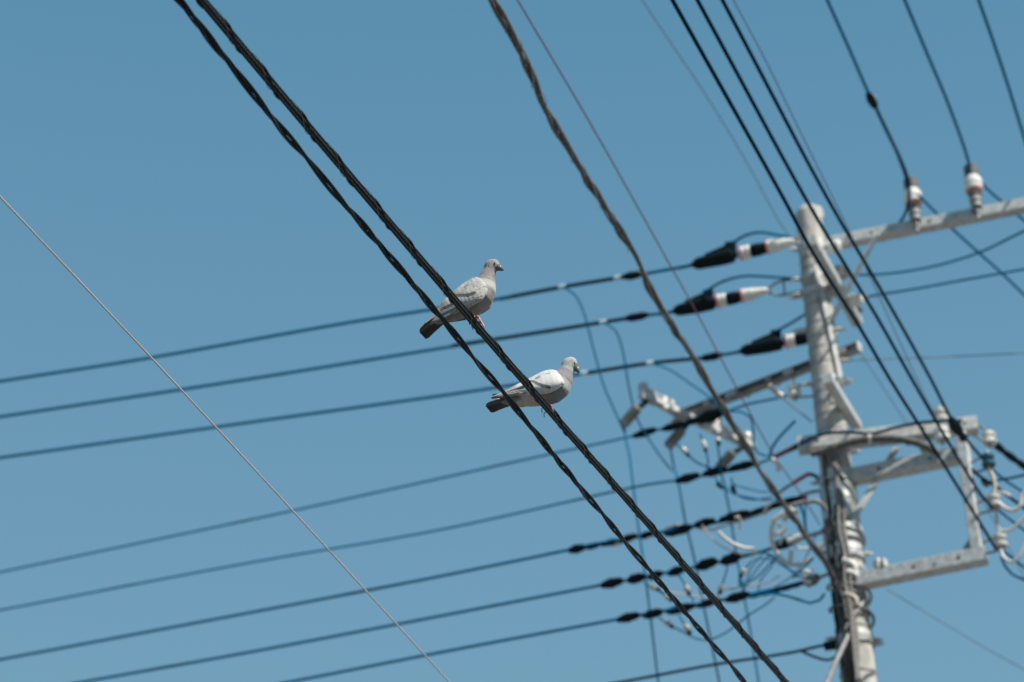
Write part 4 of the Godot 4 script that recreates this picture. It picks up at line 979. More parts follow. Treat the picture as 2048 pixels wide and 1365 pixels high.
	lathe(t, "tape", Vector3(-1.3633, 11.45, 0.4584), Vector3(-1.3326, 11.45, 0.4581), [0.0, 0.0, 0.0, 0.017, 0.05, 0.017, 0.05, 0.0], M.tape_white, 12)
	t = thing("power_line", "dark line in the middle of the three upper lines, passing between the pigeons", "power line", Vector3(-1.0906, 11.33, 0.0497), "three upper lines to the left")
	tube(t, "conductor", [Vector3(-1.0906, 11.33, 0.0497), Vector3(-1.3364, 11.33, 0.0991), Vector3(-1.5849, 11.33, 0.1348), Vector3(-2.7316, 11.33, 0.3068), Vector3(-4.4793, 11.33, 0.5709), Vector3(-6.2814, 11.33, 0.8708), Vector3(-27.983, 11.33, 4.4825)], 0.0125, M.line_shadow_blue, 0.2, 8)
	tube(t, "splice", [Vector3(-1.352, 11.33, 0.0991), Vector3(-1.9766, 11.33, 0.1927), Vector3(-2.7092, 11.33, 0.3114)], 0.015, M.line_black, 0.1, 8)
	lumps(t, "joint_cover", [Vector3(-1.4254, 11.33, 0.1115), Vector3(-1.3265, 11.33, 0.0945), Vector3(-1.2387, 11.33, 0.0898)], 0.008, 0.034, M.rubber, 1, 2)
	lathe(t, "tape", Vector3(-1.6039, 11.33, 0.1364), Vector3(-1.5592, 11.33, 0.1302), [0.0, 0.0, 0.0, 0.017, 0.05, 0.017, 0.05, 0.0], M.tape_white, 12)
	t = thing("power_line", "dark line lowest of the three upper lines, passing behind the lower pigeon's back", "power line", Vector3(-0.7425, 11.15, -0.398), "three upper lines to the left")
	tube(t, "conductor", [Vector3(-0.7425, 11.15, -0.398), Vector3(-0.9428, 11.15, -0.3718), Vector3(-1.3746, 11.15, -0.2678), Vector3(-1.9748, 11.15, -0.1775), Vector3(-2.6993, 11.15, -0.0707), Vector3(-4.4359, 11.15, 0.2419), Vector3(-6.442, 11.15, 0.5958), Vector3(-28.1076, 11.15, 4.4175)], 0.0125, M.line_shadow_blue, 0.2, 8)
	tube(t, "splice", [Vector3(-0.9808, 11.15, -0.369), Vector3(-1.3746, 11.15, -0.2678), Vector3(-1.8802, 11.15, -0.1911)], 0.015, M.line_black, 0.1, 8)
	lumps(t, "joint_cover", [Vector3(-1.0188, 11.15, -0.3663), Vector3(-0.9295, 11.15, -0.378), Vector3(-0.8448, 11.15, -0.3801)], 0.008, 0.034, M.rubber, 1, 3)
	lathe(t, "tape", Vector3(-1.3971, 11.15, -0.2648), Vector3(-1.3488, 11.15, -0.2723), [0.0, 0.0, 0.0, 0.017, 0.05, 0.017, 0.05, 0.0], M.tape_white, 12)
	lathe(t, "tape", Vector3(-1.8903, 11.15, -0.1864), Vector3(-1.8608, 11.15, -0.1925), [0.0, 0.0, 0.0, 0.017, 0.05, 0.017, 0.05, 0.0], M.tape_white, 12)
	wire("jumper_wire", "dark jumper wire arching over the topmost strain insulators", "wire", [Vector3(-0.4637, 11.5, 0.4436), Vector3(-0.4019, 11.5, 0.4823), Vector3(-0.323, 11.5, 0.5061), Vector3(-0.2349, 11.5, 0.492), Vector3(-0.1383, 11.5, 0.4137), Vector3(-0.0242, 11.5, 0.3071)], 0.01, M.line_shadow_blue, "jumper wires over the strain insulators", 0.04)
	wire("jumper_wire", "dark jumper wire arching over the middle strain insulators", "wire", [Vector3(-0.8029, 11.4, 0.0876), Vector3(-0.664, 11.4, 0.1572), Vector3(-0.4899, 11.4, 0.1672), Vector3(-0.3122, 11.4, 0.0775), Vector3(-0.1257, 11.4, -0.0442)], 0.01, M.line_shadow_blue, "jumper wires over the strain insulators", 0.04)
	wire("jumper_wire", "dark jumper wire rising to the pole from the third strain insulators", "wire", [Vector3(-0.4504, 11.25, -0.4002), Vector3(-0.3826, 11.25, -0.3804), Vector3(-0.2573, 11.25, -0.3222), Vector3(-0.1654, 11.25, -0.2711)], 0.01, M.line_shadow_blue, "jumper wires over the strain insulators", 0.04)
	t = thing("low_voltage_line", "pale blue thin line ending at the white double insulator beside the pole", "power line", Vector3(-0.2644, 10.46, -0.0447), "lower lines to the left")
	tube(t, "conductor", [Vector3(-0.2644, 10.46, -0.0447), Vector3(-0.3744, 10.46, -0.0445), Vector3(-0.5734, 10.46, -0.0325), Vector3(-0.7688, 10.46, -0.0602), Vector3(-1.3095, 10.46, -0.0947), Vector3(-1.483, 10.46, -0.0979), Vector3(-2.1557, 10.46, -0.079), Vector3(-4.1716, 10.46, -0.0322), Vector3(-6.7114, 10.46, 0.0685), Vector3(-28.6941, 10.46, 0.9406)], 0.0085, M.line_shadow_pale, 0.2, 8)
	lumps(t, "joint_cover", [Vector3(-1.4855, 10.46, -0.1045), Vector3(-1.3888, 10.46, -0.092), Vector3(-1.2925, 10.46, -0.0796)], 0.008, 0.032, M.rubber, 1, 0.0)
	lumps(t, "joint_cover", [Vector3(-1.2625, 10.46, -0.1014), Vector3(-1.1662, 10.46, -0.093), Vector3(-1.0704, 10.46, -0.0847)], 0.008, 0.032, M.rubber, 1, 1.7)
	lumps(t, "joint_cover", [Vector3(-1.0816, 10.46, -0.0947), Vector3(-1.0214, 10.46, -0.0849), Vector3(-0.9614, 10.46, -0.0752)], 0.008, 0.03, M.rubber, 1, 3.4)
	lumps(t, "joint_cover", [Vector3(-0.9988, 10.46, -0.0956), Vector3(-0.8812, 10.46, -0.0714), Vector3(-0.7643, 10.46, -0.0473)], 0.008, 0.055, M.rubber, 1, 5.1)
	t = thing("low_voltage_line", "pale blue thin line below it with a red sleeve next to the low arm", "power line", Vector3(-0.2348, 10, 0.005), "lower lines to the left")
	tube(t, "conductor", [Vector3(-0.2348, 10, 0.005), Vector3(-0.4336, 10, -0.0519), Vector3(-0.6148, 10, -0.1037), Vector3(-1.1741, 10, -0.0641), Vector3(-1.3508, 10, -0.0354), Vector3(-2.9999, 10, -0.0082), Vector3(-4.4453, 10, 0.1316), Vector3(-6.5295, 10, 0.2672), Vector3(-28.4831, 10, 1.6956)], 0.0085, M.line_shadow_pale, 0.2, 8)
	lumps(t, "joint_cover", [Vector3(-1.179, 10, -0.0774), Vector3(-1.0825, 10, -0.0684), Vector3(-0.9864, 10, -0.0593)], 0.008, 0.036, M.rubber, 1, 0.0)
	lumps(t, "joint_cover", [Vector3(-0.9705, 10, -0.0668), Vector3(-0.8772, 10, -0.0645), Vector3(-0.7842, 10, -0.0621)], 0.008, 0.036, M.rubber, 1, 1.7)
	lumps(t, "joint_cover", [Vector3(-0.7856, 10, -0.0769), Vector3(-0.6812, 10, -0.0723), Vector3(-0.5772, 10, -0.0678)], 0.008, 0.034, M.rubber, 1, 3.4)
	tube(t, "red_sleeve", [Vector3(-0.4053, 9.95, 0.037), Vector3(-0.3051, 9.95, 0.0797), Vector3(-0.2337, 9.95, 0.1131)], 0.016, M.dark_red, 0.05, 8)
	tube(t, "black_sleeve", [Vector3(-0.2331, 9.93, 0.1429), Vector3(-0.1899, 9.93, 0.1669), Vector3(-0.1407, 9.93, 0.1879)], 0.014, M.line_black, 0.05, 8)
	t = thing("low_voltage_line", "dark line with beige wire round its covers, first of the three lowest lines", "power line", Vector3(-0.2367, 9.6, 0.0109), "lower lines to the left")
	tube(t, "conductor", [Vector3(-0.2367, 9.6, 0.0109), Vector3(-0.4974, 9.6, -0.0351), Vector3(-0.6616, 9.6, -0.0744), Vector3(-1.268, 9.6, -0.0324), Vector3(-1.8429, 9.6, 0.006), Vector3(-1.9574, 9.6, 0.0031), Vector3(-3.1772, 9.6, 0.0378), Vector3(-4.4418, 9.6, 0.1057), Vector3(-6.5127, 9.6, 0.2248), Vector3(-28.4764, 9.6, 1.4872)], 0.0112, M.line_shadow_blue, 0.2, 8)
	lumps(t, "joint_cover", [Vector3(-1.9785, 9.6, -0.0116), Vector3(-1.9088, 9.6, -0.0077), Vector3(-1.8393, 9.6, -0.0039)], 0.008, 0.036, M.rubber, 1, 0.0)
	lumps(t, "joint_cover", [Vector3(-1.8539, 9.6, -0.0216), Vector3(-1.7953, 9.6, -0.0166), Vector3(-1.737, 9.6, -0.0117)], 0.008, 0.026, M.rubber, 1, 1.7)
	lumps(t, "joint_cover", [Vector3(-1.7424, 9.6, -0.0255), Vector3(-1.6688, 9.6, -0.0197), Vector3(-1.5954, 9.6, -0.0139)], 0.008, 0.026, M.rubber, 1, 3.4)
	lumps(t, "joint_cover", [Vector3(-1.6034, 9.6, -0.0345), Vector3(-1.5294, 9.6, -0.017), Vector3(-1.4558, 9.6, 0.0005)], 0.008, 0.03, M.rubber, 1, 5.1)
	lumps(t, "joint_cover", [Vector3(-1.4561, 9.6, -0.0397), Vector3(-1.3991, 9.6, -0.0264), Vector3(-1.3422, 9.6, -0.0132)], 0.008, 0.028, M.rubber, 1, 6.8)
	lumps(t, "joint_cover", [Vector3(-1.2831, 9.6, -0.0735), Vector3(-1.1719, 9.6, -0.0621), Vector3(-1.0612, 9.6, -0.0508)], 0.008, 0.038, M.rubber, 1, 8.5)
	lumps(t, "joint_cover", [Vector3(-1.0501, 9.6, -0.0401), Vector3(-0.9695, 9.6, -0.0347), Vector3(-0.8892, 9.6, -0.0293)], 0.008, 0.034, M.rubber, 1, 10.2)
	lumps(t, "joint_cover", [Vector3(-0.8697, 9.6, -0.0465), Vector3(-0.7532, 9.6, -0.0349), Vector3(-0.6373, 9.6, -0.0233)], 0.008, 0.036, M.rubber, 1, 11.9)
	lumps(t, "joint_cover", [Vector3(-0.6503, 9.6, -0.0406), Vector3(-0.5546, 9.6, -0.0235), Vector3(-0.4594, 9.6, -0.0066)], 0.008, 0.02, M.rubber, 1, 13.6)
	lumps(t, "joint_cover", [Vector3(-0.5054, 9.6, -0.0158), Vector3(-0.3845, 9.6, 0.0042), Vector3(-0.2644, 9.6, 0.0241)], 0.008, 0.028, M.rubber, 1, 15.299999999999999)
	tube(t, "beige_wire", [Vector3(-1.8424, 9.66, -0.0936), Vector3(-1.7982, 9.66, -0.1064), Vector3(-1.692, 9.66, -0.1733), Vector3(-1.6031, 9.66, -0.1581), Vector3(-1.5209, 9.66, -0.14), Vector3(-1.4152, 9.66, -0.1577), Vector3(-1.3389, 9.66, -0.1534), Vector3(-1.2428, 9.66, -0.0942), Vector3(-1.1848, 9.66, -0.0977), Vector3(-1.0877, 9.66, -0.1358)], 0.01, M.pvc_beige, 0.03, 8)
	tube(t, "beige_wire", [Vector3(-1.0926, 9.66, -0.1495), Vector3(-1.0606, 9.66, -0.2048), Vector3(-0.9863, 9.66, -0.2562), Vector3(-0.8675, 9.66, -0.2323), Vector3(-0.7337, 9.66, -0.216), Vector3(-0.5359, 9.66, -0.1677)], 0.008, M.pvc_beige, 0.03, 8)
	tube(t, "tie_rod", [Vector3(-0.2459, 9.62, -0.0241), Vector3(-0.2199, 9.62, 0.0248), Vector3(-0.1212, 9.62, 0.0237)], 0.012, M.weathered_shaded_steel, 0.05, 8)
	lathe(t, "hook", Vector3(-0.2885, 9.62, -0.0577), Vector3(-0.2148, 9.62, 0.0071), [0.0, 0.0, 0.0, 0.03, 0.05, 0.035, 0.06, 0.02, 0.07, 0.0], M.rubber, 12)
	t = thing("low_voltage_line", "dark line with five lumpy covers, second of the three lowest lines", "power line", Vector3(-0.2101, 9.27, 0.0679), "lower lines to the left")
	tube(t, "conductor", [Vector3(-0.2101, 9.27, 0.0679), Vector3(-0.4339, 9.27, 0.026), Vector3(-0.5481, 9.27, 0.0014), Vector3(-0.7338, 9.27, -0.0216), Vector3(-1.3097, 9.27, -0.0142), Vector3(-1.733, 9.27, 0.0062), Vector3(-4.4183, 9.27, 0.1224), Vector3(-5.7696, 9.27, 0.2102), Vector3(-6.4632, 9.27, 0.244), Vector3(-28.4371, 9.27, 1.3148)], 0.0112, M.line_shadow_blue, 0.2, 8)
	lumps(t, "joint_cover", [Vector3(-1.7448, 9.27, -0.0048), Vector3(-1.6565, 9.27, 0.0029), Vector3(-1.5685, 9.27, 0.0105)], 0.008, 0.04, M.rubber, 1, 0.0)
	lumps(t, "joint_cover", [Vector3(-1.552, 9.27, -0.0139), Vector3(-1.4826, 9.27, -0.0057), Vector3(-1.4134, 9.27, 0.0024)], 0.008, 0.04, M.rubber, 1, 1.7)
	lumps(t, "joint_cover", [Vector3(-1.4052, 9.27, -0.0344), Vector3(-1.3442, 9.27, -0.0183), Vector3(-1.2834, 9.27, -0.0023)], 0.008, 0.034, M.rubber, 1, 3.4)
	lumps(t, "joint_cover", [Vector3(-1.2631, 9.27, -0.0365), Vector3(-1.1904, 9.27, -0.0221), Vector3(-1.118, 9.27, -0.0078)], 0.008, 0.036, M.rubber, 1, 5.1)
	lumps(t, "joint_cover", [Vector3(-1.0592, 9.27, -0.0359), Vector3(-0.9715, 9.27, -0.0129), Vector3(-0.8843, 9.27, 0.0099)], 0.008, 0.044, M.rubber, 1, 6.8)
	lumps(t, "joint_cover", [Vector3(-0.8777, 9.27, -0.0334), Vector3(-0.7978, 9.27, -0.0152), Vector3(-0.7183, 9.27, 0.0029)], 0.008, 0.044, M.rubber, 1, 8.5)
	lumps(t, "joint_cover", [Vector3(-0.4839, 9.27, 0.0025), Vector3(-0.4042, 9.27, 0.0197), Vector3(-0.3249, 9.27, 0.0368)], 0.008, 0.03, M.rubber, 1, 10.2)
	tube(t, "grey_sleeve", [Vector3(-0.4798, 9.3, -0.0142), Vector3(-0.4052, 9.3, -0.0024), Vector3(-0.331, 9.3, 0.0093)], 0.032, M.grey_sheath, 0.05, 8)
	tube(t, "tie_rod", [Vector3(-0.3249, 9.27, 0.0368), Vector3(-0.2079, 9.27, 0.0747), Vector3(-0.1002, 9.27, 0.0853)], 0.014, M.weathered_shaded_steel, 0.05, 8)
	t = thing("low_voltage_line", "dark line with long black rod grip, third of the three lowest lines", "power line", Vector3(-0.2327, 8.97, 0.0388), "lower lines to the left")
	tube(t, "conductor", [Vector3(-0.2327, 8.97, 0.0388), Vector3(-0.2909, 8.97, 0.0189), Vector3(-0.6801, 8.97, -0.0047), Vector3(-1.3146, 8.97, 0.019), Vector3(-1.6072, 8.97, 0.0334), Vector3(-2.8488, 8.97, 0.086), Vector3(-4.0943, 8.97, 0.1162), Vector3(-5.2048, 8.97, 0.1614), Vector3(-27.1866, 8.97, 1.0559)], 0.0112, M.line_shadow_blue, 0.2, 8)
	lumps(t, "joint_cover", [Vector3(-1.6308, 8.97, 0.0194), Vector3(-1.5419, 8.97, 0.0274), Vector3(-1.4534, 8.97, 0.0353)], 0.008, 0.036, M.rubber, 1, 0.0)
	lumps(t, "joint_cover", [Vector3(-1.4488, 8.97, -0.0004), Vector3(-1.3695, 8.97, 0.0077), Vector3(-1.2905, 8.97, 0.0158)], 0.008, 0.036, M.rubber, 1, 1.7)
	lumps(t, "joint_cover", [Vector3(-1.283, 8.97, -0.0129), Vector3(-1.1715, 8.97, -0.0038), Vector3(-1.0606, 8.97, 0.0052)], 0.008, 0.036, M.rubber, 1, 3.4)
	lumps(t, "joint_cover", [Vector3(-1.065, 8.97, -0.0174), Vector3(-0.9757, 8.97, -0.0024), Vector3(-0.8867, 8.97, 0.0125)], 0.008, 0.03, M.rubber, 1, 5.1)
	lumps(t, "joint_cover", [Vector3(-0.8611, 8.97, -0.0161), Vector3(-0.768, 8.97, -0.0034), Vector3(-0.6754, 8.97, 0.0093)], 0.008, 0.038, M.rubber, 1, 6.8)
	lumps(t, "rod_grip", [Vector3(-0.6956, 8.97, -0.0298), Vector3(-0.4747, 8.97, -0.0218), Vector3(-0.284, 8.97, 0.0076)], 0.012, 0.021, M.rubber, 5.5, 2.0)
	lathe(t, "end_fitting", Vector3(-0.275, 8.97, 0.0033), Vector3(-0.2146, 8.97, 0.0302), [0.0, 0.02, 0.0, 0.04, 0.06, 0.042, 0.065, 0.03, 0.09, 0.03, 0.09, 0.0], M.fuse_grey, 10)
	tube(t, "tie_rod", [Vector3(-0.2249, 8.97, 0.0193), Vector3(-0.1031, 8.97, 0.0562)], 0.012, M.weathered_shaded_steel, 0.05, 8)
	t = thing("service_cable", "dark cable at the bottom edge, splitting into a loop at the pole", "cable", Vector3(-0.1215, 8.45, 0.0707), "")
	tube(t, "conductor", [Vector3(-0.1215, 8.45, 0.0707), Vector3(-0.2106, 8.45, 0.0889), Vector3(-0.3852, 8.45, 0.074), Vector3(-0.9203, 8.45, 0.1225), Vector3(-1.5497, 8.45, 0.1353), Vector3(-26.5446, 8.45, 0.6436)], 0.0105, M.line_black, 0.2, 8)
	tube(t, "loop_wire", [Vector3(-0.3385, 8.45, 0.0598), Vector3(-0.2892, 8.45, -0.0553), Vector3(-0.2283, 8.45, -0.1349), Vector3(-0.1725, 8.45, -0.1199), Vector3(-0.0991, 8.45, 0.0107)], 0.009, M.line_black, 0.03, 8)
	lathe(t, "clamp", Vector3(-0.1886, 8.46, 0.0472), Vector3(-0.087, 8.46, 0.0476), [0.0, 0.0, 0.0, 0.03, 0.08, 0.034, 0.1, 0.02, 0.1, 0.0], M.rubber, 10)
	wire("street_line", "black line overhead, leftmost of the three running to the rack", "power line", [Vector3(1.0638, 8.72, 18.1562), Vector3(1.0026, 8.72, 6.1564), Vector3(0.9942, 8.72, 4.5086), Vector3(0.9864, 8.72, 4.0163), Vector3(1.0063, 8.72, 3.2981), Vector3(1.0111, 8.72, 2.638), Vector3(1.0317, 8.72, 1.9479), Vector3(1.0563, 8.72, 0.9045), Vector3(1.0655, 8.72, 0.4052)], 0.0105, M.line_black, "lines overhead along the street", 0.25)
	wire("street_line", "black line overhead, middle of the three running to the rack", "power line", [Vector3(1.0581, 9.08, 17.7094), Vector3(0.9855, 9.08, 5.7096), Vector3(0.975, 9.08, 3.9787), Vector3(0.9888, 9.08, 3.2683), Vector3(1.0022, 9.08, 2.7449), Vector3(1.0054, 9.08, 2.007), Vector3(1.0185, 9.08, 0.9988), Vector3(1.0361, 9.08, 0.4615), Vector3(1.0589, 9.08, 0.2775)], 0.0105, M.line_black, "lines overhead along the street", 0.25)
	t = thing("street_line", "black line overhead with a black taped lump, rightmost of the three running to the rack", "power line", Vector3(0.9913, 9.4, 5.3029), "lines overhead along the street")
	tube(t, "conductor", [Vector3(1.0753, 9.4, 17.3026), Vector3(0.9913, 9.4, 5.3029), Vector3(0.9787, 9.4, 3.4982), Vector3(0.9976, 9.4, 2.5488), Vector3(1.0068, 9.4, 1.4432), Vector3(1.0001, 9.4, 0.9109), Vector3(1.0192, 9.4, 0.6709), Vector3(1.0612, 9.4, 0.344)], 0.0105, M.line_black, 0.25, 8)
	lumps(t, "taped_joint", [Vector3(0.9914, 9.42, 0.9052), Vector3(0.9948, 9.42, 0.7685), Vector3(1.0071, 9.42, 0.6394)], 0.014, 0.042, M.rubber, 1.2, 1.0)
	wire("outgoing_line", "blue line leaving the rack's top insulator towards the right edge", "power line", [Vector3(1.065, 9.45, 0.1181), Vector3(1.1108, 9.45, -0.0785), Vector3(1.1833, 9.45, -0.2833), Vector3(6.1919, 9.45, -14.4224)], 0.0085, M.line_shadow_blue, "lines leaving to the lower right", 0.12)
	wire("outgoing_line", "blue line leaving the rack's middle insulator towards the right edge", "power line", [Vector3(1.049, 9.18, 0.0759), Vector3(1.094, 9.18, -0.1092), Vector3(1.1442, 9.18, -0.2918), Vector3(5.1245, 9.18, -14.7541)], 0.0085, M.line_shadow_blue, "lines leaving to the lower right", 0.12)
	wire("outgoing_line", "blue line leaving the rack's lowest insulator towards the right edge", "power line", [Vector3(1.0431, 8.9, 0.0278), Vector3(1.0714, 8.9, -0.115), Vector3(1.1119, 8.9, -0.2653), Vector3(5.019, 8.9, -14.7475)], 0.0085, M.line_shadow_blue, "lines leaving to the lower right", 0.12)
	wire("curved_wire", "blue wire hanging in a curve below the rack's lowest insulator", "wire", [Vector3(1.0263, 8.85, 0.0263), Vector3(1.0197, 8.85, -0.1235), Vector3(1.035, 8.85, -0.2393), Vector3(1.0854, 8.85, -0.3493), Vector3(1.5014, 8.85, -1.2587)], 0.0085, M.line_shadow_blue, "", 0.12)
	wire("cross_wire", "dark wire crossing between the rack's two upper insulators to the edge", "wire", [Vector3(1.0053, 9.4, 0.0244), Vector3(1.0599, 9.4, 0.0425), Vector3(1.1634, 9.4, 0.03), Vector3(1.2503, 9.4, 0.0325), Vector3(4.249, 9.4, 0.12)], 0.0085, M.line_black, "", 0.12)
	wire("dark_cable", "dark cable with a black lump behind the rack insulators", "cable", [Vector3(0.9613, 9.4, 0.2484), Vector3(0.9932, 9.4, 0.1104), Vector3(1.0438, 9.4, -0.0232), Vector3(1.0811, 9.4, -0.1741), Vector3(1.1252, 9.4, -0.3149), Vector3(1.1488, 9.4, -0.4017), Vector3(2.7219, 9.4, -6.1918)], 0.011, M.line_black, "", 0.12)
	t = thing("grip_cable", "thick bumpy black cable grip beyond the low arm's end", "cable grip", Vector3(0.9969, 9.98, -0.4561), "")
	lumps(t, "rod_grip", [Vector3(0.9969, 9.98, -0.4561), Vector3(1.0412, 9.98, -0.6341), Vector3(1.1177, 9.98, -0.8757), Vector3(1.1861, 9.98, -1.0706), Vector3(1.5173, 9.98, -2.0142)], 0.016, 0.030, M.rubber, 9.5, 1.0)
	t = thing("terminal", "copper-coloured terminal between the rack's two upper insulators", "terminal", Vector3(1.001, 9.4, 0.0338), "")
	lathe(t, "copper_block", Vector3(0.9941, 9.4, 0.0736), Vector3(1.0046, 9.4, -0.0194), [0.0, 0.0, 0.0, 0.022, 0.05, 0.024, 0.06, 0.014, 0.08, 0.012, 0.08, 0.0], M.bark_brown, 10)
	wire("white_lead", "white insulated loop curling up from the middle rack insulator", "wire", [Vector3(1.0703, 9.1976, 0.1265), Vector3(1.112, 9.1396, 0.1265), Vector3(1.1636, 9.1089, 0.1265), Vector3(1.2087, 9.1276, 0.1265), Vector3(1.2301, 9.1888, 0.1265), Vector3(1.2614, 9.2257, 0.1265), Vector3(1.3362, 9.2225, 0.1265)], 0.0145, M.pvc_white, "white leads by the rack", 0.03)
	wire("white_lead", "white insulated wire below the middle rack insulator with grey tape", "wire", [Vector3(1.0482, 9.0175, 0.1065), Vector3(1.0772, 8.9888, 0.1065), Vector3(1.1262, 8.9883, 0.1065), Vector3(1.1794, 9.0197, 0.1065), Vector3(1.2263, 9.0526, 0.1065), Vector3(1.2973, 9.0945, 0.1065)], 0.011, M.pvc_white, "white leads by the rack", 0.03)
	wire("white_lead", "white insulated loop hanging under the lowest rack insulator", "wire", [Vector3(1.0474, 8.8514, 0.1265), Vector3(1.0589, 8.791, 0.1265), Vector3(1.1082, 8.7474, 0.1265), Vector3(1.1501, 8.7702, 0.1265), Vector3(1.1983, 8.8384, 0.1265), Vector3(1.242, 8.897, 0.1265)], 0.011, M.pvc_white, "white leads by the rack", 0.03)
	wire("white_lead", "short white insulated tail behind the middle rack insulator", "wire", [Vector3(1.0674, 9.3046, 0.0565), Vector3(1.1146, 9.2857, 0.0565), Vector3(1.1502, 9.2548, 0.0565)], 0.011, M.pvc_white, "white leads by the rack", 0.03)
	wire("outgoing_line", "blue line swinging from the pole top to the right edge, upper one", "power line", [Vector3(0.1993, 11.36, -0.0686), Vector3(0.3623, 11.36, -0.1444), Vector3(0.5666, 11.36, -0.2048), Vector3(0.8518, 11.36, -0.234), Vector3(1.1499, 11.36, -0.2022), Vector3(1.4934, 11.36, -0.081), Vector3(9.0374, 11.36, 2.5812)], 0.0085, M.line_shadow_blue, "lines leaving the pole top to the right", 0.12)
	wire("outgoing_line", "blue line from the pole top to the right edge, lower one", "power line", [Vector3(0.261, 11.2, -0.1811), Vector3(0.3369, 11.2, -0.1743), Vector3(0.6192, 11.2, -0.215), Vector3(1.0076, 11.2, -0.2574), Vector3(1.419, 11.2, -0.3051), Vector3(9.3656, 11.2, -1.2273)], 0.0085, M.line_shadow_blue, "lines leaving the pole top to the right", 0.12)
	wire("outgoing_line", "thin purple-grey wire level across the blue right of the pole", "power line", [Vector3(0.1408, 10.6, 0.0118), Vector3(0.3746, 10.6, -0.0762), Vector3(0.8272, 10.6, -0.2524), Vector3(1.3078, 10.6, -0.4276), Vector3(8.8242, 10.6, -3.1669)], 0.004, M.thin_grey, "", 0.12)
	wire("outgoing_line", "blue line passing under the left pin insulator down to the right edge", "power line", [Vector3(0.8418, 11.72, 0.1685), Vector3(0.8667, 11.72, 0.0454), Vector3(0.9666, 11.72, -0.3836), Vector3(1.1601, 11.72, -1.1057), Vector3(1.2322, 11.72, -1.4096), Vector3(4.4642, 11.72, -15.0314)], 0.01, M.line_shadow_blue, "lines past the pin insulators", 0.12)
	wire("outgoing_line", "blue line passing behind the right pin insulator down to the right edge", "power line", [Vector3(1.2637, 11.78, 0.0667), Vector3(1.2926, 11.78, -0.0638), Vector3(1.3527, 11.78, -0.263), Vector3(1.4424, 11.78, -0.5462), Vector3(5.6663, 11.78, -13.8938)], 0.01, M.line_shadow_blue, "lines past the pin insulators", 0.12)
	t = thing("high_line", "dark line from the top edge to the left pin insulator, with a black joint", "power line", Vector3(0.8418, 11.82, 2.3157), "high lines from the top edge")
	tube(t, "conductor", [Vector3(1.1289, 11.82, 16.3128), Vector3(0.8418, 11.82, 2.3157), Vector3(0.8307, 11.82, 1.7756), Vector3(0.8158, 11.82, 1.2303), Vector3(0.8184, 11.82, 0.7704), Vector3(0.803, 11.82, 0.3819), Vector3(0.7782, 11.82, 0.1345)], 0.0105, M.line_shadow_blue, 0.2, 8)
	lumps(t, "taped_joint", [Vector3(0.8124, 11.82, 1.2907), Vector3(0.8145, 11.82, 1.1894), Vector3(0.818, 11.82, 1.1164)], 0.012, 0.034, M.rubber, 1, 1.0)
	lathe(t, "white_tape", Vector3(0.8229, 11.84, 1.2232), Vector3(0.828, 11.84, 1.1438), [0.0, 0.0, 0.0, 0.02, 0.03, 0.02, 0.03, 0.0], M.porcelain, 10)
	tube(t, "second_lead", [Vector3(0.8258, 11.79, 1.1424), Vector3(0.8225, 11.79, 0.8967), Vector3(0.8225, 11.79, 0.6062), Vector3(0.8142, 11.79, 0.3564), Vector3(0.7973, 11.79, 0.1897)], 0.012, M.line_black, 0.1, 8)
	wire("jumper_wire", "dark wire looping from the left pin insulator down along the top arm", "wire", [Vector3(0.8352, 11.62, 0.4234), Vector3(0.8022, 11.62, 0.2904), Vector3(0.6926, 11.62, 0.0649), Vector3(0.5648, 11.62, -0.0502), Vector3(0.4194, 11.62, -0.1051), Vector3(0.2522, 11.62, -0.1029), Vector3(0.1181, 11.62, -0.0751)], 0.01, M.line_black, "", 0.05)
	wire("high_line", "dark line from the top edge to the right pin insulator", "power line", [Vector3(1.5051, 11.84, 16.0831), Vector3(1.2912, 11.84, 2.0848), Vector3(1.2821, 11.84, 1.4858), Vector3(1.2731, 11.84, 0.8793), Vector3(1.2371, 11.84, 0.2162), Vector3(1.2107, 11.84, 0.0549)], 0.0105, M.line_shadow_blue, "high lines from the top edge", 0.2)
	wire("high_line", "dark bent line crossing the top right corner", "power line", [Vector3(2.1111, 11.84, 15.8804), Vector3(1.7261, 11.84, 1.8857), Vector3(1.7199, 11.84, 1.6622), Vector3(1.6986, 11.84, 1.0659), Vector3(1.661, 11.84, 0.3535), Vector3(1.6308, 11.84, -0.1913), Vector3(1.465, 11.84, -3.1867)], 0.0105, M.line_shadow_blue, "high lines from the top edge", 0.2)
	wire("thin_wire", "thin reddish purple wire between the brown cable and the black lines", "power line", [Vector3(0.5421, 9.3, 17.8187), Vector3(0.1244, 9.3, 5.826), Vector3(0.0866, 9.3, 4.7402), Vector3(0.0218, 9.3, 3.4166), Vector3(0.0006, 9.3, 2.984), Vector3(-0.0589, 9.3, 2.056), Vector3(-0.1101, 9.3, 1.1005), Vector3(-0.103, 9.3, 0.6193), Vector3(-0.1155, 9.3, 0.1392)], 0.0042, M.thin_purple, "thin wires overhead", 0.25)
	wire("thin_wire", "thin grey wire reaching the pole top from the upper edge", "power line", [Vector3(-0.5976, 11.3, 15.3693), Vector3(-0.0526, 11.3, 3.3817), Vector3(-0.0025, 11.3, 2.2803), Vector3(0.0072, 11.3, 1.6085), Vector3(0.0032, 11.3, 0.6436), Vector3(0.0363, 11.3, 0.5424)], 0.0034, M.thin_grey, "thin wires overhead", 0.25)
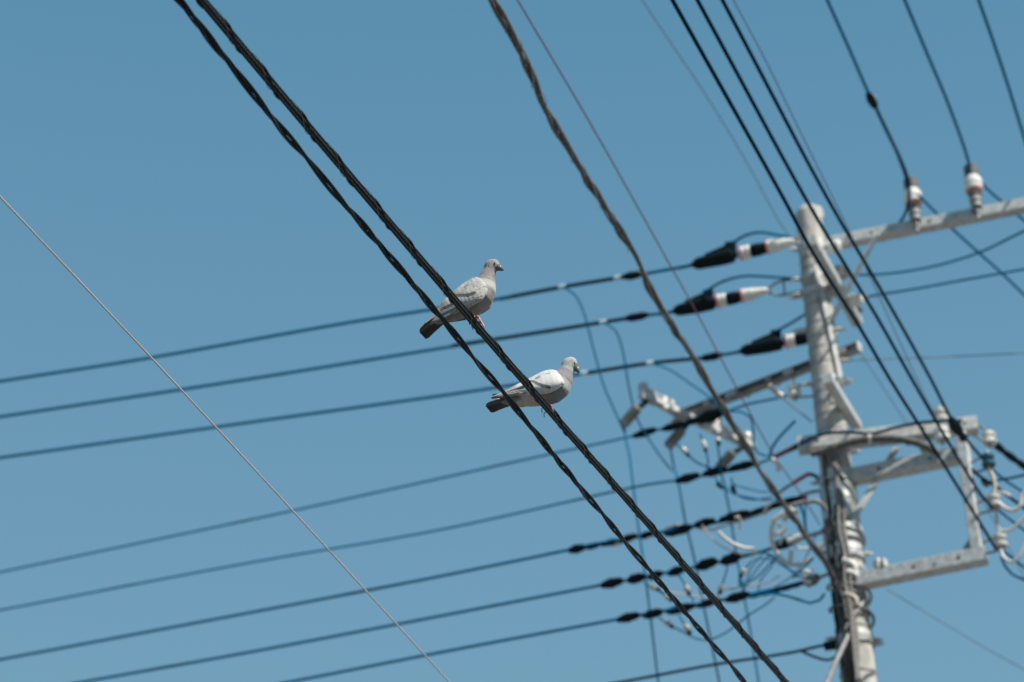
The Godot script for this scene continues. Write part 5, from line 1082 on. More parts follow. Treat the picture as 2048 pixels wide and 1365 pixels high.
	wire("thin_wire", "thin grey wire running alongside the rightmost black line", "power line", [Vector3(0.9052, 9.9, 16.7199), Vector3(0.8858, 9.9, 4.7199), Vector3(0.885, 9.9, 4.1958), Vector3(0.8663, 9.9, 3.5165), Vector3(0.8409, 9.9, 2.4565), Vector3(0.7986, 9.9, 1.4406), Vector3(0.7569, 9.9, 0.3507), Vector3(0.7577, 9.9, -0.4621), Vector3(0.7655, 9.9, -8.4621)], 0.0034, M.thin_grey, "thin wires overhead", 0.25)
	wire("thin_wire", "very thin grey wire slanting from the back arm's end to the low arm", "power line", [Vector3(0.3363, 10.4, 0.5165), Vector3(0.3406, 10.4, 0.4166), Vector3(0.3608, 10.4, -0.0499), Vector3(0.379, 10.4, -0.6262), Vector3(0.3822, 10.4, -0.7262)], 0.003, M.thin_grey, "thin wires overhead", 0.25)
	wire("outgoing_line", "very thin dark wire fading from the rack's foot to the lower right corner", "power line", [Vector3(0.2986, 8.7, 0.1922), Vector3(0.4336, 8.7, -0.2293), Vector3(0.6425, 8.7, -0.8683), Vector3(0.8217, 8.7, -1.3889), Vector3(3.4251, 8.7, -8.9534)], 0.0028, M.thin_grey, "", 0.12)
	t = thing("brown_cable", "weathered grey-brown cable of twisted strands descending to the pole", "cable", Vector3(0.1936, 8.9, 6.2994), "")
	p = curve(PackedVector3Array([Vector3(0.8675, 8.9, 16.2767), Vector3(0.1936, 8.9, 6.2994), Vector3(0.1655, 8.9, 5.8845), Vector3(0.1268, 8.9, 5.604), Vector3(0.0894, 8.9, 5.1834), Vector3(0.0746, 8.9, 4.6412), Vector3(0.0612, 8.9, 4.1842), Vector3(0.0241, 8.9, 3.8005), Vector3(0.0091, 8.9, 3.447), Vector3(-0.0012, 8.9, 2.9426), Vector3(-0.0224, 8.9, 2.4307), Vector3(-0.0428, 8.9, 1.9128), Vector3(-0.0585, 8.9, 1.3821), Vector3(-0.0551, 8.9, 0.8835), Vector3(-0.0548, 8.9, 0.4136), Vector3(-0.081, 8.9, 0.0608), Vector3(-0.175, 8.9, -0.5052)]), 0.03)
	strands(t, "strand", p, 0.0125, 0.0108, 2, 0.95, 0.4, M.bark_brown, 10, 0.6)
	strands(t, "lashing_wire", p, 0.0215, 0.0018, 1, 0.21, 0.0, M.weathered_shaded_steel, 6)
	strands(t, "thin_strand", p, 0.0150, 0.0050, 1, 0.95, 1.9, M.grey_sheath, 8, 0.5)
	wire("arm_cable", "slim black cable lying along the top of the low arm", "cable", [Vector3(-0.1553, 9.8462, 0.3), Vector3(-0.0729, 9.8884, 0.27), Vector3(0.0087, 9.9192, 0.24), Vector3(0.1735, 9.9053, 0.21), Vector3(0.3182, 9.8729, 0.18), Vector3(0.4685, 9.8978, 0.15), Vector3(0.6, 9.9117, 0.12), Vector3(0.7633, 9.9057, 0.09), Vector3(0.9075, 9.889, 0.06)], 0.012, M.line_black, "cables along the low arm", 0.05)
	t = thing("arm_cable", "thick grey-brown cable bowed along the low arm, tied with a white strap", "cable", Vector3(-0.0837, 9.7489, 0.31), "cables along the low arm")
	tube(t, "sheath", [Vector3(-0.0837, 9.7489, 0.31), Vector3(0.0249, 9.7672, 0.2829), Vector3(0.1767, 9.8018, 0.2557), Vector3(0.3252, 9.806, 0.2286), Vector3(0.4703, 9.7838, 0.2014), Vector3(0.5951, 9.7398, 0.1743), Vector3(0.684, 9.6857, 0.1471), Vector3(0.7389, 9.6364, 0.12)], 0.026, M.bark_brown, 0.05, 12)
	lathe(t, "strap", Vector3(0.2982, 9.8082, 0.23), Vector3(0.3401, 9.8068, 0.22), [0.0, 0.024, 0.0, 0.034, 0.02, 0.034, 0.02, 0.024], M.pvc_white, 16)
	lathe(t, "dark_strap", Vector3(0.5456, 9.7662, 0.17), Vector3(0.5922, 9.7482, 0.16), [0.0, 0.024, 0.0, 0.031, 0.02, 0.031, 0.02, 0.024], M.rubber, 16)
	t = thing("terminal_clamp", "small brass-coloured terminal clamps at the cable's end above the rack arm", "clamp", Vector3(0.6181, 9.8, -0.0585), "")
	lathe(t, "clamp_piece", Vector3(0.5894, 9.85, -0.1095), Vector3(0.5991, 9.85, -0.151), [0.0, 0.0, 0.0, 0.03, 0.03, 0.035, 0.04, 0.02, 0.06, 0.02, 0.06, 0.0], M.pvc_beige, 10)
	lathe(t, "clamp_piece", Vector3(0.6079, 9.85, -0.1699), Vector3(0.6177, 9.85, -0.2116), [0.0, 0.0, 0.0, 0.03, 0.03, 0.035, 0.04, 0.02, 0.06, 0.02, 0.06, 0.0], M.porcelain_dull, 10)
	lathe(t, "clamp_piece", Vector3(0.6217, 9.85, -0.2358), Vector3(0.6315, 9.85, -0.2777), [0.0, 0.0, 0.0, 0.03, 0.03, 0.035, 0.04, 0.02, 0.06, 0.02, 0.06, 0.0], M.pvc_beige, 10)
	t = thing("red_lead", "red-sleeved wire curving to the pole below the low arm", "wire", Vector3(-0.3486, 9.85, -0.1868), "")
	tube(t, "red_sleeve", [Vector3(-0.3507, 9.85, -0.1935), Vector3(-0.2876, 9.85, -0.1541), Vector3(-0.227, 9.85, -0.1215)], 0.015, M.red_sleeve, 0.03, 8)
	tube(t, "lead_end", [Vector3(-0.4834, 9.85, -0.2784), Vector3(-0.4173, 9.85, -0.2317), Vector3(-0.3507, 9.85, -0.1935)], 0.011, M.grey_sheath, 0.03, 8)
	tube(t, "black_lead", [Vector3(-0.227, 9.85, -0.1215), Vector3(-0.1967, 9.85, -0.1511), Vector3(-0.184, 9.85, -0.2261), Vector3(-0.1869, 9.85, -0.3174)], 0.013, M.line_black, 0.03, 8)
	t = thing("fuse_rail", "pale steel rail with clamps carrying three grey fuse cylinders", "rail", Vector3(-1.2977, 10.6, 0.1904), "")
	beam(t, "rail", Vector3(-1.2977, 10.6, 0.1904), Vector3(-0.8127, 10.6, -0.8482), 0.06, 0.05, M.galvanised)
	beam(t, "clamp", Vector3(-1.288, 10.565, 0.1796), Vector3(-1.288, 10.66, 0.1796), 0.05, 0.045, M.galvanised, Vector3(0.4231, 0, -0.9061))
	beam(t, "clamp", Vector3(-1.2686, 10.565, 0.1381), Vector3(-1.2686, 10.66, 0.1381), 0.05, 0.045, M.galvanised, Vector3(0.4231, 0, -0.9061))
	beam(t, "clamp", Vector3(-1.2492, 10.565, 0.0965), Vector3(-1.2492, 10.66, 0.0965), 0.05, 0.045, M.galvanised, Vector3(0.4231, 0, -0.9061))
	beam(t, "clamp", Vector3(-1.2007, 10.565, -0.0073), Vector3(-1.2007, 10.66, -0.0073), 0.05, 0.045, M.porcelain, Vector3(0.4231, 0, -0.9061))
	beam(t, "clamp", Vector3(-1.1716, 10.565, -0.0697), Vector3(-1.1716, 10.66, -0.0697), 0.05, 0.045, M.galvanised, Vector3(0.4231, 0, -0.9061))
	beam(t, "clamp", Vector3(-1.0358, 10.565, -0.3605), Vector3(-1.0358, 10.645, -0.3605), 0.05, 0.045, M.galvanised, Vector3(0.4231, 0, -0.9061))
	beam(t, "clamp", Vector3(-1.0067, 10.565, -0.4228), Vector3(-1.0067, 10.645, -0.4228), 0.05, 0.045, M.porcelain, Vector3(0.4231, 0, -0.9061))
	beam(t, "clamp", Vector3(-0.9776, 10.565, -0.4851), Vector3(-0.9776, 10.645, -0.4851), 0.05, 0.045, M.galvanised, Vector3(0.4231, 0, -0.9061))
	beam(t, "clamp", Vector3(-0.9485, 10.565, -0.5474), Vector3(-0.9485, 10.645, -0.5474), 0.05, 0.045, M.porcelain, Vector3(0.4231, 0, -0.9061))
	lathe(t, "knob", Vector3(-1.288, 10.63, 0.1696), Vector3(-1.288, 11.6, 0.1696), [0.0, 0.03, 0.03, 0.04, 0.06, 0.036, 0.075, 0.02, 0.08, 0.0], M.porcelain_dull, 14)
	lathe(t, "knob", Vector3(-0.9679, 10.63, -0.5159), Vector3(-0.9679, 11.6, -0.5159), [0.0, 0.03, 0.03, 0.04, 0.06, 0.036, 0.075, 0.02, 0.08, 0.0], M.porcelain, 14)
	lathe(t, "knob", Vector3(-0.997, 10.63, -0.4536), Vector3(-0.997, 11.6, -0.4536), [0.0, 0.03, 0.03, 0.04, 0.06, 0.036, 0.075, 0.02, 0.08, 0.0], M.porcelain, 14)
	lathe(t, "knob", Vector3(-0.837, 10.63, -0.7963), Vector3(-0.837, 11.6, -0.7963), [0.0, 0.03, 0.03, 0.04, 0.06, 0.036, 0.075, 0.02, 0.08, 0.0], M.porcelain_dull, 14)
	beam(t, "upper_strip", Vector3(-1.2735, 10.655, 0.1385), Vector3(-1.191, 10.655, -0.0381), 0.03, 0.02, M.galvanised)
	beam(t, "upper_strip", Vector3(-1.0067, 10.655, -0.4328), Vector3(-0.8855, 10.655, -0.6924), 0.03, 0.02, M.galvanised)
	t = thing("fuse_cylinder", "grey fuse cylinder hanging at the rail's far left end", "fuse", Vector3(-1.3213, 10.5, 0.2019), "fuse cylinders under the rail")
	lathe(t, "barrel", Vector3(-1.3213, 10.5, 0.2019), Vector3(-1.4425, 10.4, 0.1851), [0.0, 0.0, 0.0, 0.028, 0.012, 0.036, 0.02, 0.038, 0.0758, 0.039, 0.079, 0.036, 0.0822, 0.039, 0.138, 0.038, 0.146, 0.034, 0.158, 0.02, 0.158, 0.0], M.fuse_grey, 22)
	lathe(t, "end_cap", Vector3(-1.4195, 10.419, 0.1883), Vector3(-2.2094, 9.7671, 0.0788), [0.0, 0.0395, 0.03, 0.04, 0.036, 0.034, 0.05, 0.016, 0.05, 0.0], M.weathered_shaded_steel, 22)
	tube(t, "hanger", [Vector3(-1.2735, 10.58, 0.1385), Vector3(-1.2974, 10.53, 0.1702), Vector3(-1.3367, 10.4873, 0.1998)], 0.02, M.rubber, 0.03, 8)
	t = thing("fuse_cylinder", "grey fuse cylinder hanging under the middle of the rail", "fuse", Vector3(-1.1388, 10.5, -0.218), "fuse cylinders under the rail")
	lathe(t, "barrel", Vector3(-1.1388, 10.5, -0.218), Vector3(-1.2627, 10.4, -0.2375), [0.0, 0.0, 0.0, 0.028, 0.012, 0.036, 0.02, 0.038, 0.077, 0.039, 0.0802, 0.036, 0.0834, 0.039, 0.1404, 0.038, 0.1484, 0.034, 0.1604, 0.02, 0.1604, 0.0], M.fuse_grey, 22)
	lathe(t, "end_cap", Vector3(-1.2395, 10.4187, -0.2339), Vector3(-2.0351, 9.7767, -0.3592), [0.0, 0.0395, 0.03, 0.04, 0.036, 0.034, 0.05, 0.016, 0.05, 0.0], M.weathered_shaded_steel, 22)
	tube(t, "hanger", [Vector3(-1.094, 10.58, -0.2458), Vector3(-1.1164, 10.53, -0.2319), Vector3(-1.1542, 10.4875, -0.2204)], 0.02, M.rubber, 0.03, 8)
	t = thing("fuse_cylinder", "grey fuse cylinder hanging at the rail's right end beside the brown cable", "fuse", Vector3(-0.9153, 10.5, -0.6837), "fuse cylinders under the rail")
	lathe(t, "barrel", Vector3(-0.9153, 10.5, -0.6837), Vector3(-1.0422, 10.4, -0.7064), [0.0, 0.0, 0.0, 0.028, 0.012, 0.036, 0.02, 0.038, 0.0783, 0.039, 0.0815, 0.036, 0.0848, 0.039, 0.1431, 0.038, 0.1511, 0.034, 0.1631, 0.02, 0.1631, 0.0], M.fuse_grey, 22)
	lathe(t, "end_cap", Vector3(-1.0188, 10.4184, -0.7022), Vector3(-1.8198, 9.7868, -0.8452), [0.0, 0.0395, 0.03, 0.04, 0.036, 0.034, 0.05, 0.016, 0.05, 0.0], M.weathered_shaded_steel, 22)
	tube(t, "hanger", [Vector3(-0.8515, 10.58, -0.7652), Vector3(-0.8834, 10.53, -0.7244), Vector3(-0.9309, 10.4877, -0.6865)], 0.02, M.rubber, 0.03, 8)
	wire("drop_wire", "blue wire dropping from the left fuse cylinder to the bottom edge", "wire", [Vector3(-1.4392, 10.3999, 0.1837), Vector3(-1.4341, 10.2667, 0.1847), Vector3(-1.4143, 10.1399, 0.1842), Vector3(-1.4138, 9.9554, 0.1511), Vector3(-1.4243, 9.6846, 0.062), Vector3(-1.4266, 9.445, -0.0088), Vector3(-1.4487, 9.0769, -0.1616), Vector3(-1.4862, 8.6313, -0.3625), Vector3(-1.4875, 8.4216, -0.4125)], 0.0072, M.line_shadow_pale, "wires dropping past the fuse rail", 0.08)
	wire("drop_wire", "pale wire bending down from the topmost left line to the left fuse", "wire", [Vector3(-1.5635, 11.1123, 0.9779), Vector3(-1.5093, 11.09, 0.8995), Vector3(-1.488, 11.0181, 0.7998), Vector3(-1.4909, 10.8218, 0.6227), Vector3(-1.4938, 10.601, 0.4284), Vector3(-1.4788, 10.492, 0.3052), Vector3(-1.4491, 10.3286, 0.1377)], 0.0065, M.line_shadow_pale, "wires dropping past the fuse rail", 0.08)
	wire("drop_wire", "blue wire dropping from the middle fuse cylinder to the bottom edge", "wire", [Vector3(-1.2528, 10.3998, -0.2418), Vector3(-1.2379, 10.242, -0.2482), Vector3(-1.2099, 10.1091, -0.2427), Vector3(-1.2065, 9.8284, -0.3308), Vector3(-1.185, 9.5794, -0.404), Vector3(-1.179, 9.2294, -0.5419), Vector3(-1.1793, 8.7417, -0.7739), Vector3(-1.1767, 8.5246, -0.817)], 0.0072, M.line_shadow_pale, "wires dropping past the fuse rail", 0.08)
	wire("drop_wire", "pale wire bending down from the middle left line to the middle fuse's lead", "wire", [Vector3(-1.3346, 10.8464, 0.8253), Vector3(-1.2892, 10.8445, 0.7024), Vector3(-1.2956, 10.7694, 0.5495), Vector3(-1.3368, 10.5899, 0.3377), Vector3(-1.357, 10.4377, 0.1363), Vector3(-1.3321, 10.3518, -0.0372), Vector3(-1.3093, 10.2918, -0.1915), Vector3(-1.2786, 10.2459, -0.3393)], 0.0065, M.line_shadow_pale, "wires dropping past the fuse rail", 0.08)
	wire("drop_wire", "blue wire dropping from the right fuse cylinder to the bottom edge", "wire", [Vector3(-1.0355, 10.3999, -0.7093), Vector3(-1.0085, 10.2826, -0.6738), Vector3(-0.9925, 10.0293, -0.7294), Vector3(-0.992, 9.7455, -0.8), Vector3(-0.989, 9.377, -0.9312), Vector3(-1.0063, 8.8661, -1.1541), Vector3(-1.0048, 8.6398, -1.1847)], 0.0072, M.line_shadow_pale, "wires dropping past the fuse rail", 0.08)
	wire("drop_wire", "pale wire bending from the third left line down behind the brown cable", "wire", [Vector3(-1.055, 10.544, 0.6259), Vector3(-0.9641, 10.5281, 0.5255), Vector3(-0.8743, 10.4711, 0.3966), Vector3(-0.7745, 10.4017, 0.2549), Vector3(-0.7174, 10.3153, 0.1189), Vector3(-0.6938, 10.2232, -0.0073)], 0.0065, M.line_shadow_pale, "wires dropping past the fuse rail", 0.08)
	wire("drop_wire", "pale wire hanging from the thin line to a loop by the red sleeve", "wire", [Vector3(-0.6145, 10.2061, 0.335), Vector3(-0.5459, 10.2017, 0.3035), Vector3(-0.4963, 10.1745, 0.2639), Vector3(-0.4956, 10.0963, 0.2086), Vector3(-0.5162, 10.0099, 0.1564), Vector3(-0.5068, 9.9633, 0.1198), Vector3(-0.4643, 9.945, 0.0893), Vector3(-0.4091, 9.938, 0.0615)], 0.0075, M.line_shadow_pale, "wires dropping past the fuse rail", 0.08)
	wire("drop_wire", "short pale blue wire standing up beside the red sleeve", "wire", [Vector3(-0.1722, 10.0393, 0.2928), Vector3(-0.2346, 9.9949, 0.2874), Vector3(-0.3142, 9.9337, 0.2773), Vector3(-0.3617, 9.8862, 0.2636), Vector3(-0.3859, 9.8438, 0.2438)], 0.0095, M.line_shadow_pale, "wires dropping past the fuse rail", 0.08)
	wire("drop_wire", "white curved clip hanging below the red sleeve", "wire", [Vector3(-0.3587, 9.7735, 0.3122), Vector3(-0.334, 9.7616, 0.2936), Vector3(-0.3255, 9.7358, 0.2719), Vector3(-0.3348, 9.7019, 0.252)], 0.016, M.pvc_white, "", 0.08)
	t = thing("stay_wire", "thin stay with a small beige porcelain rod left of the pole", "stay", Vector3(-0.3532, 10.4031, 0.2363), "")
	tube(t, "stay", [Vector3(-0.3033, 10.3525, 0.18), Vector3(-0.2772, 10.3199, 0.1462), Vector3(-0.2067, 10.2513, 0.0688), Vector3(-0.133, 10.1826, -0.0099)], 0.005, M.thin_grey, 0.05, 8)
	lumps(t, "rod_insulator", [Vector3(-0.3532, 10.4031, 0.2363), Vector3(-0.3033, 10.3525, 0.18)], 0.012, 0.022, M.pvc_beige, 3, 1)
	lathe(t, "end_knob", Vector3(-0.3033, 10.3525, 0.18), Vector3(-0.2772, 10.3199, 0.1462), [0.0, 0.0, 0.0, 0.02, 0.02, 0.025, 0.04, 0.01, 0.04, 0.0], M.porcelain_dull, 12)
	t = thing("connector_lead", "lead with pale connector curving from below the middle fuse", "wire", Vector3(-0.9766, 9.9757, 0.4522), "leads with pale connectors")
	tube(t, "lead", [Vector3(-0.9766, 9.9757, 0.4522), Vector3(-0.9555, 9.9493, 0.4249), Vector3(-0.9219, 9.9112, 0.3841), Vector3(-0.8882, 9.873, 0.3433), Vector3(-0.8334, 9.843, 0.2995), Vector3(-0.7903, 9.8276, 0.2709)], 0.0062, M.line_shadow_pale, 0.03, 8)
	lathe(t, "connector", Vector3(-0.9485, 9.952, 0.4239), Vector3(-0.9289, 9.9199, 0.3932), [0.0, 0.008, 0.004, 0.014, 0.0194, 0.019, 0.0364, 0.019, 0.0485, 0.012, 0.0485, 0.0], M.porcelain_dull, 14)
	lathe(t, "connector_tip", Vector3(-0.9289, 9.9199, 0.3932), Vector3(-0.9094, 9.8878, 0.3625), [0.0, 0.014, 0.02, 0.014, 0.03, 0.008, 0.03, 0.0], M.rubber, 10)
	t = thing("connector_lead", "lead with white connector hanging below the rail's clamps", "wire", Vector3(-0.8136, 10.0297, 0.4225), "leads with pale connectors")
	tube(t, "lead", [Vector3(-0.8136, 10.0297, 0.4225), Vector3(-0.8089, 9.9893, 0.3922), Vector3(-0.8043, 9.9373, 0.3538), Vector3(-0.8044, 9.8798, 0.3134), Vector3(-0.8217, 9.8168, 0.2763)], 0.0062, M.line_shadow_pale, 0.03, 8)
	lathe(t, "connector", Vector3(-0.8081, 9.9921, 0.3939), Vector3(-0.805, 9.946, 0.3602), [0.0, 0.008, 0.004, 0.014, 0.0229, 0.019, 0.0429, 0.019, 0.0572, 0.012, 0.0572, 0.0], M.porcelain, 14)
	lathe(t, "connector_tip", Vector3(-0.805, 9.946, 0.3602), Vector3(-0.802, 9.8999, 0.3265), [0.0, 0.014, 0.02, 0.014, 0.03, 0.008, 0.03, 0.0], M.rubber, 10)
	t = thing("connector_lead", "lead hanging straight below the rail's right clamps", "wire", Vector3(-0.7204, 9.9787, 0.3481), "leads with pale connectors")
	tube(t, "lead", [Vector3(-0.7204, 9.9787, 0.3481), Vector3(-0.7228, 9.9355, 0.3188), Vector3(-0.7331, 9.8638, 0.2726), Vector3(-0.7457, 9.8065, 0.2375)], 0.0062, M.line_shadow_pale, 0.03, 8)
	lathe(t, "connector", Vector3(-0.7101, 10.0043, 0.3619), Vector3(-0.7102, 9.9813, 0.3457), [0.0, 0.008, 0.004, 0.014, 0.0113, 0.019, 0.0211, 0.019, 0.0281, 0.012, 0.0281, 0.0], M.porcelain_dull, 14)
	lathe(t, "connector_tip", Vector3(-0.7102, 9.9813, 0.3457), Vector3(-0.7102, 9.9583, 0.3295), [0.0, 0.014, 0.02, 0.014, 0.03, 0.008, 0.03, 0.0], M.rubber, 10)
	t = thing("connector_lead", "short lead with dark connector under the second covered thin line", "wire", Vector3(-0.711, 9.6299, 0.4863), "leads with pale connectors")
	tube(t, "lead", [Vector3(-0.711, 9.6299, 0.4863), Vector3(-0.6979, 9.5986, 0.4588), Vector3(-0.6734, 9.5754, 0.4323), Vector3(-0.6503, 9.5692, 0.4184)], 0.0055, M.line_shadow_pale, 0.03, 8)
	lathe(t, "connector", Vector3(-0.7072, 9.5988, 0.4628), Vector3(-0.6934, 9.5815, 0.4449), [0.0, 0.008, 0.004, 0.014, 0.0114, 0.019, 0.0213, 0.019, 0.0284, 0.012, 0.0284, 0.0], M.rubber, 14)
	lathe(t, "connector_tip", Vector3(-0.6934, 9.5815, 0.4449), Vector3(-0.6795, 9.5642, 0.427), [0.0, 0.014, 0.02, 0.014, 0.03, 0.008, 0.03, 0.0], M.rubber, 10)
	t = thing("connector_lead", "looping lead with dark connector reaching towards the brown cable", "wire", Vector3(-0.6094, 9.6277, 0.4426), "leads with pale connectors")
	tube(t, "lead", [Vector3(-0.6094, 9.6277, 0.4426), Vector3(-0.6149, 9.5854, 0.4151), Vector3(-0.6141, 9.543, 0.385), Vector3(-0.5788, 9.514, 0.35), Vector3(-0.5026, 9.4981, 0.3073), Vector3(-0.388, 9.5097, 0.268)], 0.0055, M.line_shadow_pale, 0.03, 8)
	lathe(t, "connector", Vector3(-0.6195, 9.5799, 0.4132), Vector3(-0.6149, 9.5515, 0.3913), [0.0, 0.008, 0.004, 0.014, 0.0144, 0.019, 0.0271, 0.019, 0.0361, 0.012, 0.0361, 0.0], M.rubber, 14)
	lathe(t, "connector_tip", Vector3(-0.6149, 9.5515, 0.3913), Vector3(-0.6103, 9.5231, 0.3695), [0.0, 0.014, 0.02, 0.014, 0.03, 0.008, 0.03, 0.0], M.rubber, 10)
	wire("drop_wire", "thin pale arc under the second thin line", "wire", [Vector3(-0.6102, 9.591, 0.4171), Vector3(-0.5718, 9.5732, 0.3887), Vector3(-0.5141, 9.5577, 0.354), Vector3(-0.4564, 9.5423, 0.3192), Vector3(-0.3702, 9.5404, 0.2822)], 0.005, M.line_shadow_pale, "wires dropping past the fuse rail", 0.08)
	t = thing("connector_lead", "lead with cream connector near the white loop", "wire", Vector3(-0.4965, 8.9458, 0.4973), "leads with pale connectors")
	tube(t, "lead", [Vector3(-0.4965, 8.9458, 0.4973), Vector3(-0.5385, 8.9137, 0.4922), Vector3(-0.5804, 8.8707, 0.4793), Vector3(-0.6097, 8.8301, 0.4629), Vector3(-0.5992, 8.8024, 0.4391)], 0.0055, M.line_shadow_pale, 0.03, 8)
	lathe(t, "connector", Vector3(-0.5505, 8.903, 0.4896), Vector3(-0.5797, 8.8734, 0.4809), [0.0, 0.008, 0.004, 0.014, 0.017, 0.019, 0.0319, 0.019, 0.0425, 0.012, 0.0425, 0.0], M.porcelain_dull, 14)
	lathe(t, "connector_tip", Vector3(-0.5797, 8.8734, 0.4809), Vector3(-0.6089, 8.8439, 0.4722), [0.0, 0.014, 0.02, 0.014, 0.03, 0.008, 0.03, 0.0], M.rubber, 10)
	t = thing("connector_lead", "lead with bright white connector above the third lowest line", "wire", Vector3(-0.6522, 8.9273, 0.5487), "leads with pale connectors")
	tube(t, "lead", [Vector3(-0.6522, 8.9273, 0.5487), Vector3(-0.6694, 8.8864, 0.5272), Vector3(-0.7002, 8.8404, 0.5076), Vector3(-0.7332, 8.7862, 0.4831), Vector3(-0.7556, 8.7592, 0.4735)], 0.0055, M.line_shadow_pale, 0.03, 8)
	lathe(t, "connector", Vector3(-0.7181, 8.8188, 0.4998), Vector3(-0.7324, 8.7889, 0.4847), [0.0, 0.008, 0.004, 0.014, 0.0146, 0.019, 0.0273, 0.019, 0.0364, 0.012, 0.0364, 0.0], M.porcelain_dull, 14)
	lathe(t, "connector_tip", Vector3(-0.7324, 8.7889, 0.4847), Vector3(-0.7467, 8.759, 0.4696), [0.0, 0.014, 0.02, 0.014, 0.03, 0.008, 0.03, 0.0], M.rubber, 10)
	t = thing("connector_lead", "lead with cream connector between the second and third lowest lines", "wire", Vector3(-0.9605, 8.8791, 0.6426), "leads with pale connectors")
	tube(t, "lead", [Vector3(-0.9605, 8.8791, 0.6426), Vector3(-0.9433, 8.843, 0.6101), Vector3(-0.9321, 8.7961, 0.5725), Vector3(-0.9157, 8.7572, 0.5384), Vector3(-0.909, 8.7269, 0.5143)], 0.0055, M.line_shadow_pale, 0.03, 8)
	lathe(t, "connector", Vector3(-0.9351, 8.8181, 0.5892), Vector3(-0.9292, 8.785, 0.5635), [0.0, 0.008, 0.004, 0.014, 0.0169, 0.019, 0.0318, 0.019, 0.0423, 0.012, 0.0423, 0.0], M.pvc_beige, 14)
	lathe(t, "connector_tip", Vector3(-0.9292, 8.785, 0.5635), Vector3(-0.9232, 8.7519, 0.5378), [0.0, 0.014, 0.02, 0.014, 0.03, 0.008, 0.03, 0.0], M.rubber, 10)
	t = thing("connector_lead", "lead with pinkish connector under the second lowest line", "wire", Vector3(-1.1789, 8.84, 0.7056), "leads with pale connectors")
	tube(t, "lead", [Vector3(-1.1789, 8.84, 0.7056), Vector3(-1.1491, 8.8174, 0.6773), Vector3(-1.1094, 8.7972, 0.6468), Vector3(-1.0773, 8.7718, 0.6156)], 0.0055, M.line_shadow_pale, 0.03, 8)
	lathe(t, "connector", Vector3(-1.1483, 8.8201, 0.6789), Vector3(-1.1162, 8.8056, 0.6554), [0.0, 0.008, 0.004, 0.014, 0.0169, 0.019, 0.0318, 0.019, 0.0423, 0.012, 0.0423, 0.0], M.pvc_beige, 14)
	lathe(t, "connector_tip", Vector3(-1.1162, 8.8056, 0.6554), Vector3(-1.084, 8.7912, 0.632), [0.0, 0.014, 0.02, 0.014, 0.03, 0.008, 0.03, 0.0], M.rubber, 10)
	t = thing("connector_lead", "lead with small cream connector beside the twisted cable", "wire", Vector3(-1.0952, 8.7942, 0.6387), "leads with pale connectors")
	tube(t, "lead", [Vector3(-1.0952, 8.7942, 0.6387), Vector3(-1.0638, 8.766, 0.6059), Vector3(-1.0362, 8.7352, 0.5728)], 0.0055, M.line_shadow_pale, 0.03, 8)
	lathe(t, "connector", Vector3(-1.0691, 8.7689, 0.6101), Vector3(-1.0504, 8.7492, 0.5885), [0.0, 0.008, 0.004, 0.014, 0.0139, 0.019, 0.026, 0.019, 0.0346, 0.012, 0.0346, 0.0], M.pvc_beige, 14)
	lathe(t, "connector_tip", Vector3(-1.0504, 8.7492, 0.5885), Vector3(-1.0317, 8.7296, 0.567), [0.0, 0.014, 0.02, 0.014, 0.03, 0.008, 0.03, 0.0], M.rubber, 10)
	t = thing("connector_lead", "long lead arcing below the third lowest line with cream connector", "wire", Vector3(-1.1426, 8.6441, 0.5528), "leads with pale connectors")
	tube(t, "lead", [Vector3(-1.1426, 8.6441, 0.5528), Vector3(-1.1119, 8.6242, 0.5261), Vector3(-1.0745, 8.5959, 0.4908), Vector3(-1.0297, 8.5729, 0.456), Vector3(-0.9572, 8.5301, 0.3959), Vector3(-0.8914, 8.5176, 0.3599), Vector3(-0.7978, 8.5403, 0.3371), Vector3(-0.693, 8.5929, 0.3306), Vector3(-0.5994, 8.6485, 0.331), Vector3(-0.4886, 8.7011, 0.322), Vector3(-0.4168, 8.7434, 0.322)], 0.0055, M.line_shadow_pale, 0.03, 8)
	lathe(t, "connector", Vector3(-1.1134, 8.6297, 0.5306), Vector3(-1.0872, 8.6044, 0.502), [0.0, 0.008, 0.004, 0.014, 0.0185, 0.019, 0.0347, 0.019, 0.0463, 0.012, 0.0463, 0.0], M.pvc_beige, 14)
	lathe(t, "connector_tip", Vector3(-1.0872, 8.6044, 0.502), Vector3(-1.0611, 8.5791, 0.4734), [0.0, 0.014, 0.02, 0.014, 0.03, 0.008, 0.03, 0.0], M.rubber, 10)
	t = thing("connector_lead", "lead with yellowish connector below the third lowest line", "wire", Vector3(-1.0191, 8.6551, 0.5094), "leads with pale connectors")
	tube(t, "lead", [Vector3(-1.0191, 8.6551, 0.5094), Vector3(-1.0049, 8.6191, 0.4782), Vector3(-0.9893, 8.5775, 0.4425), Vector3(-0.9684, 8.555, 0.4181)], 0.0055, M.line_shadow_pale, 0.03, 8)
	lathe(t, "connector", Vector3(-0.9967, 8.6051, 0.465), Vector3(-0.9848, 8.5719, 0.4367), [0.0, 0.008, 0.004, 0.014, 0.0181, 0.019, 0.0339, 0.019, 0.0453, 0.012, 0.0453, 0.0], M.pvc_beige, 14)
	lathe(t, "connector_tip", Vector3(-0.9848, 8.5719, 0.4367), Vector3(-0.9729, 8.5387, 0.4084), [0.0, 0.014, 0.02, 0.014, 0.03, 0.008, 0.03, 0.0], M.rubber, 10)
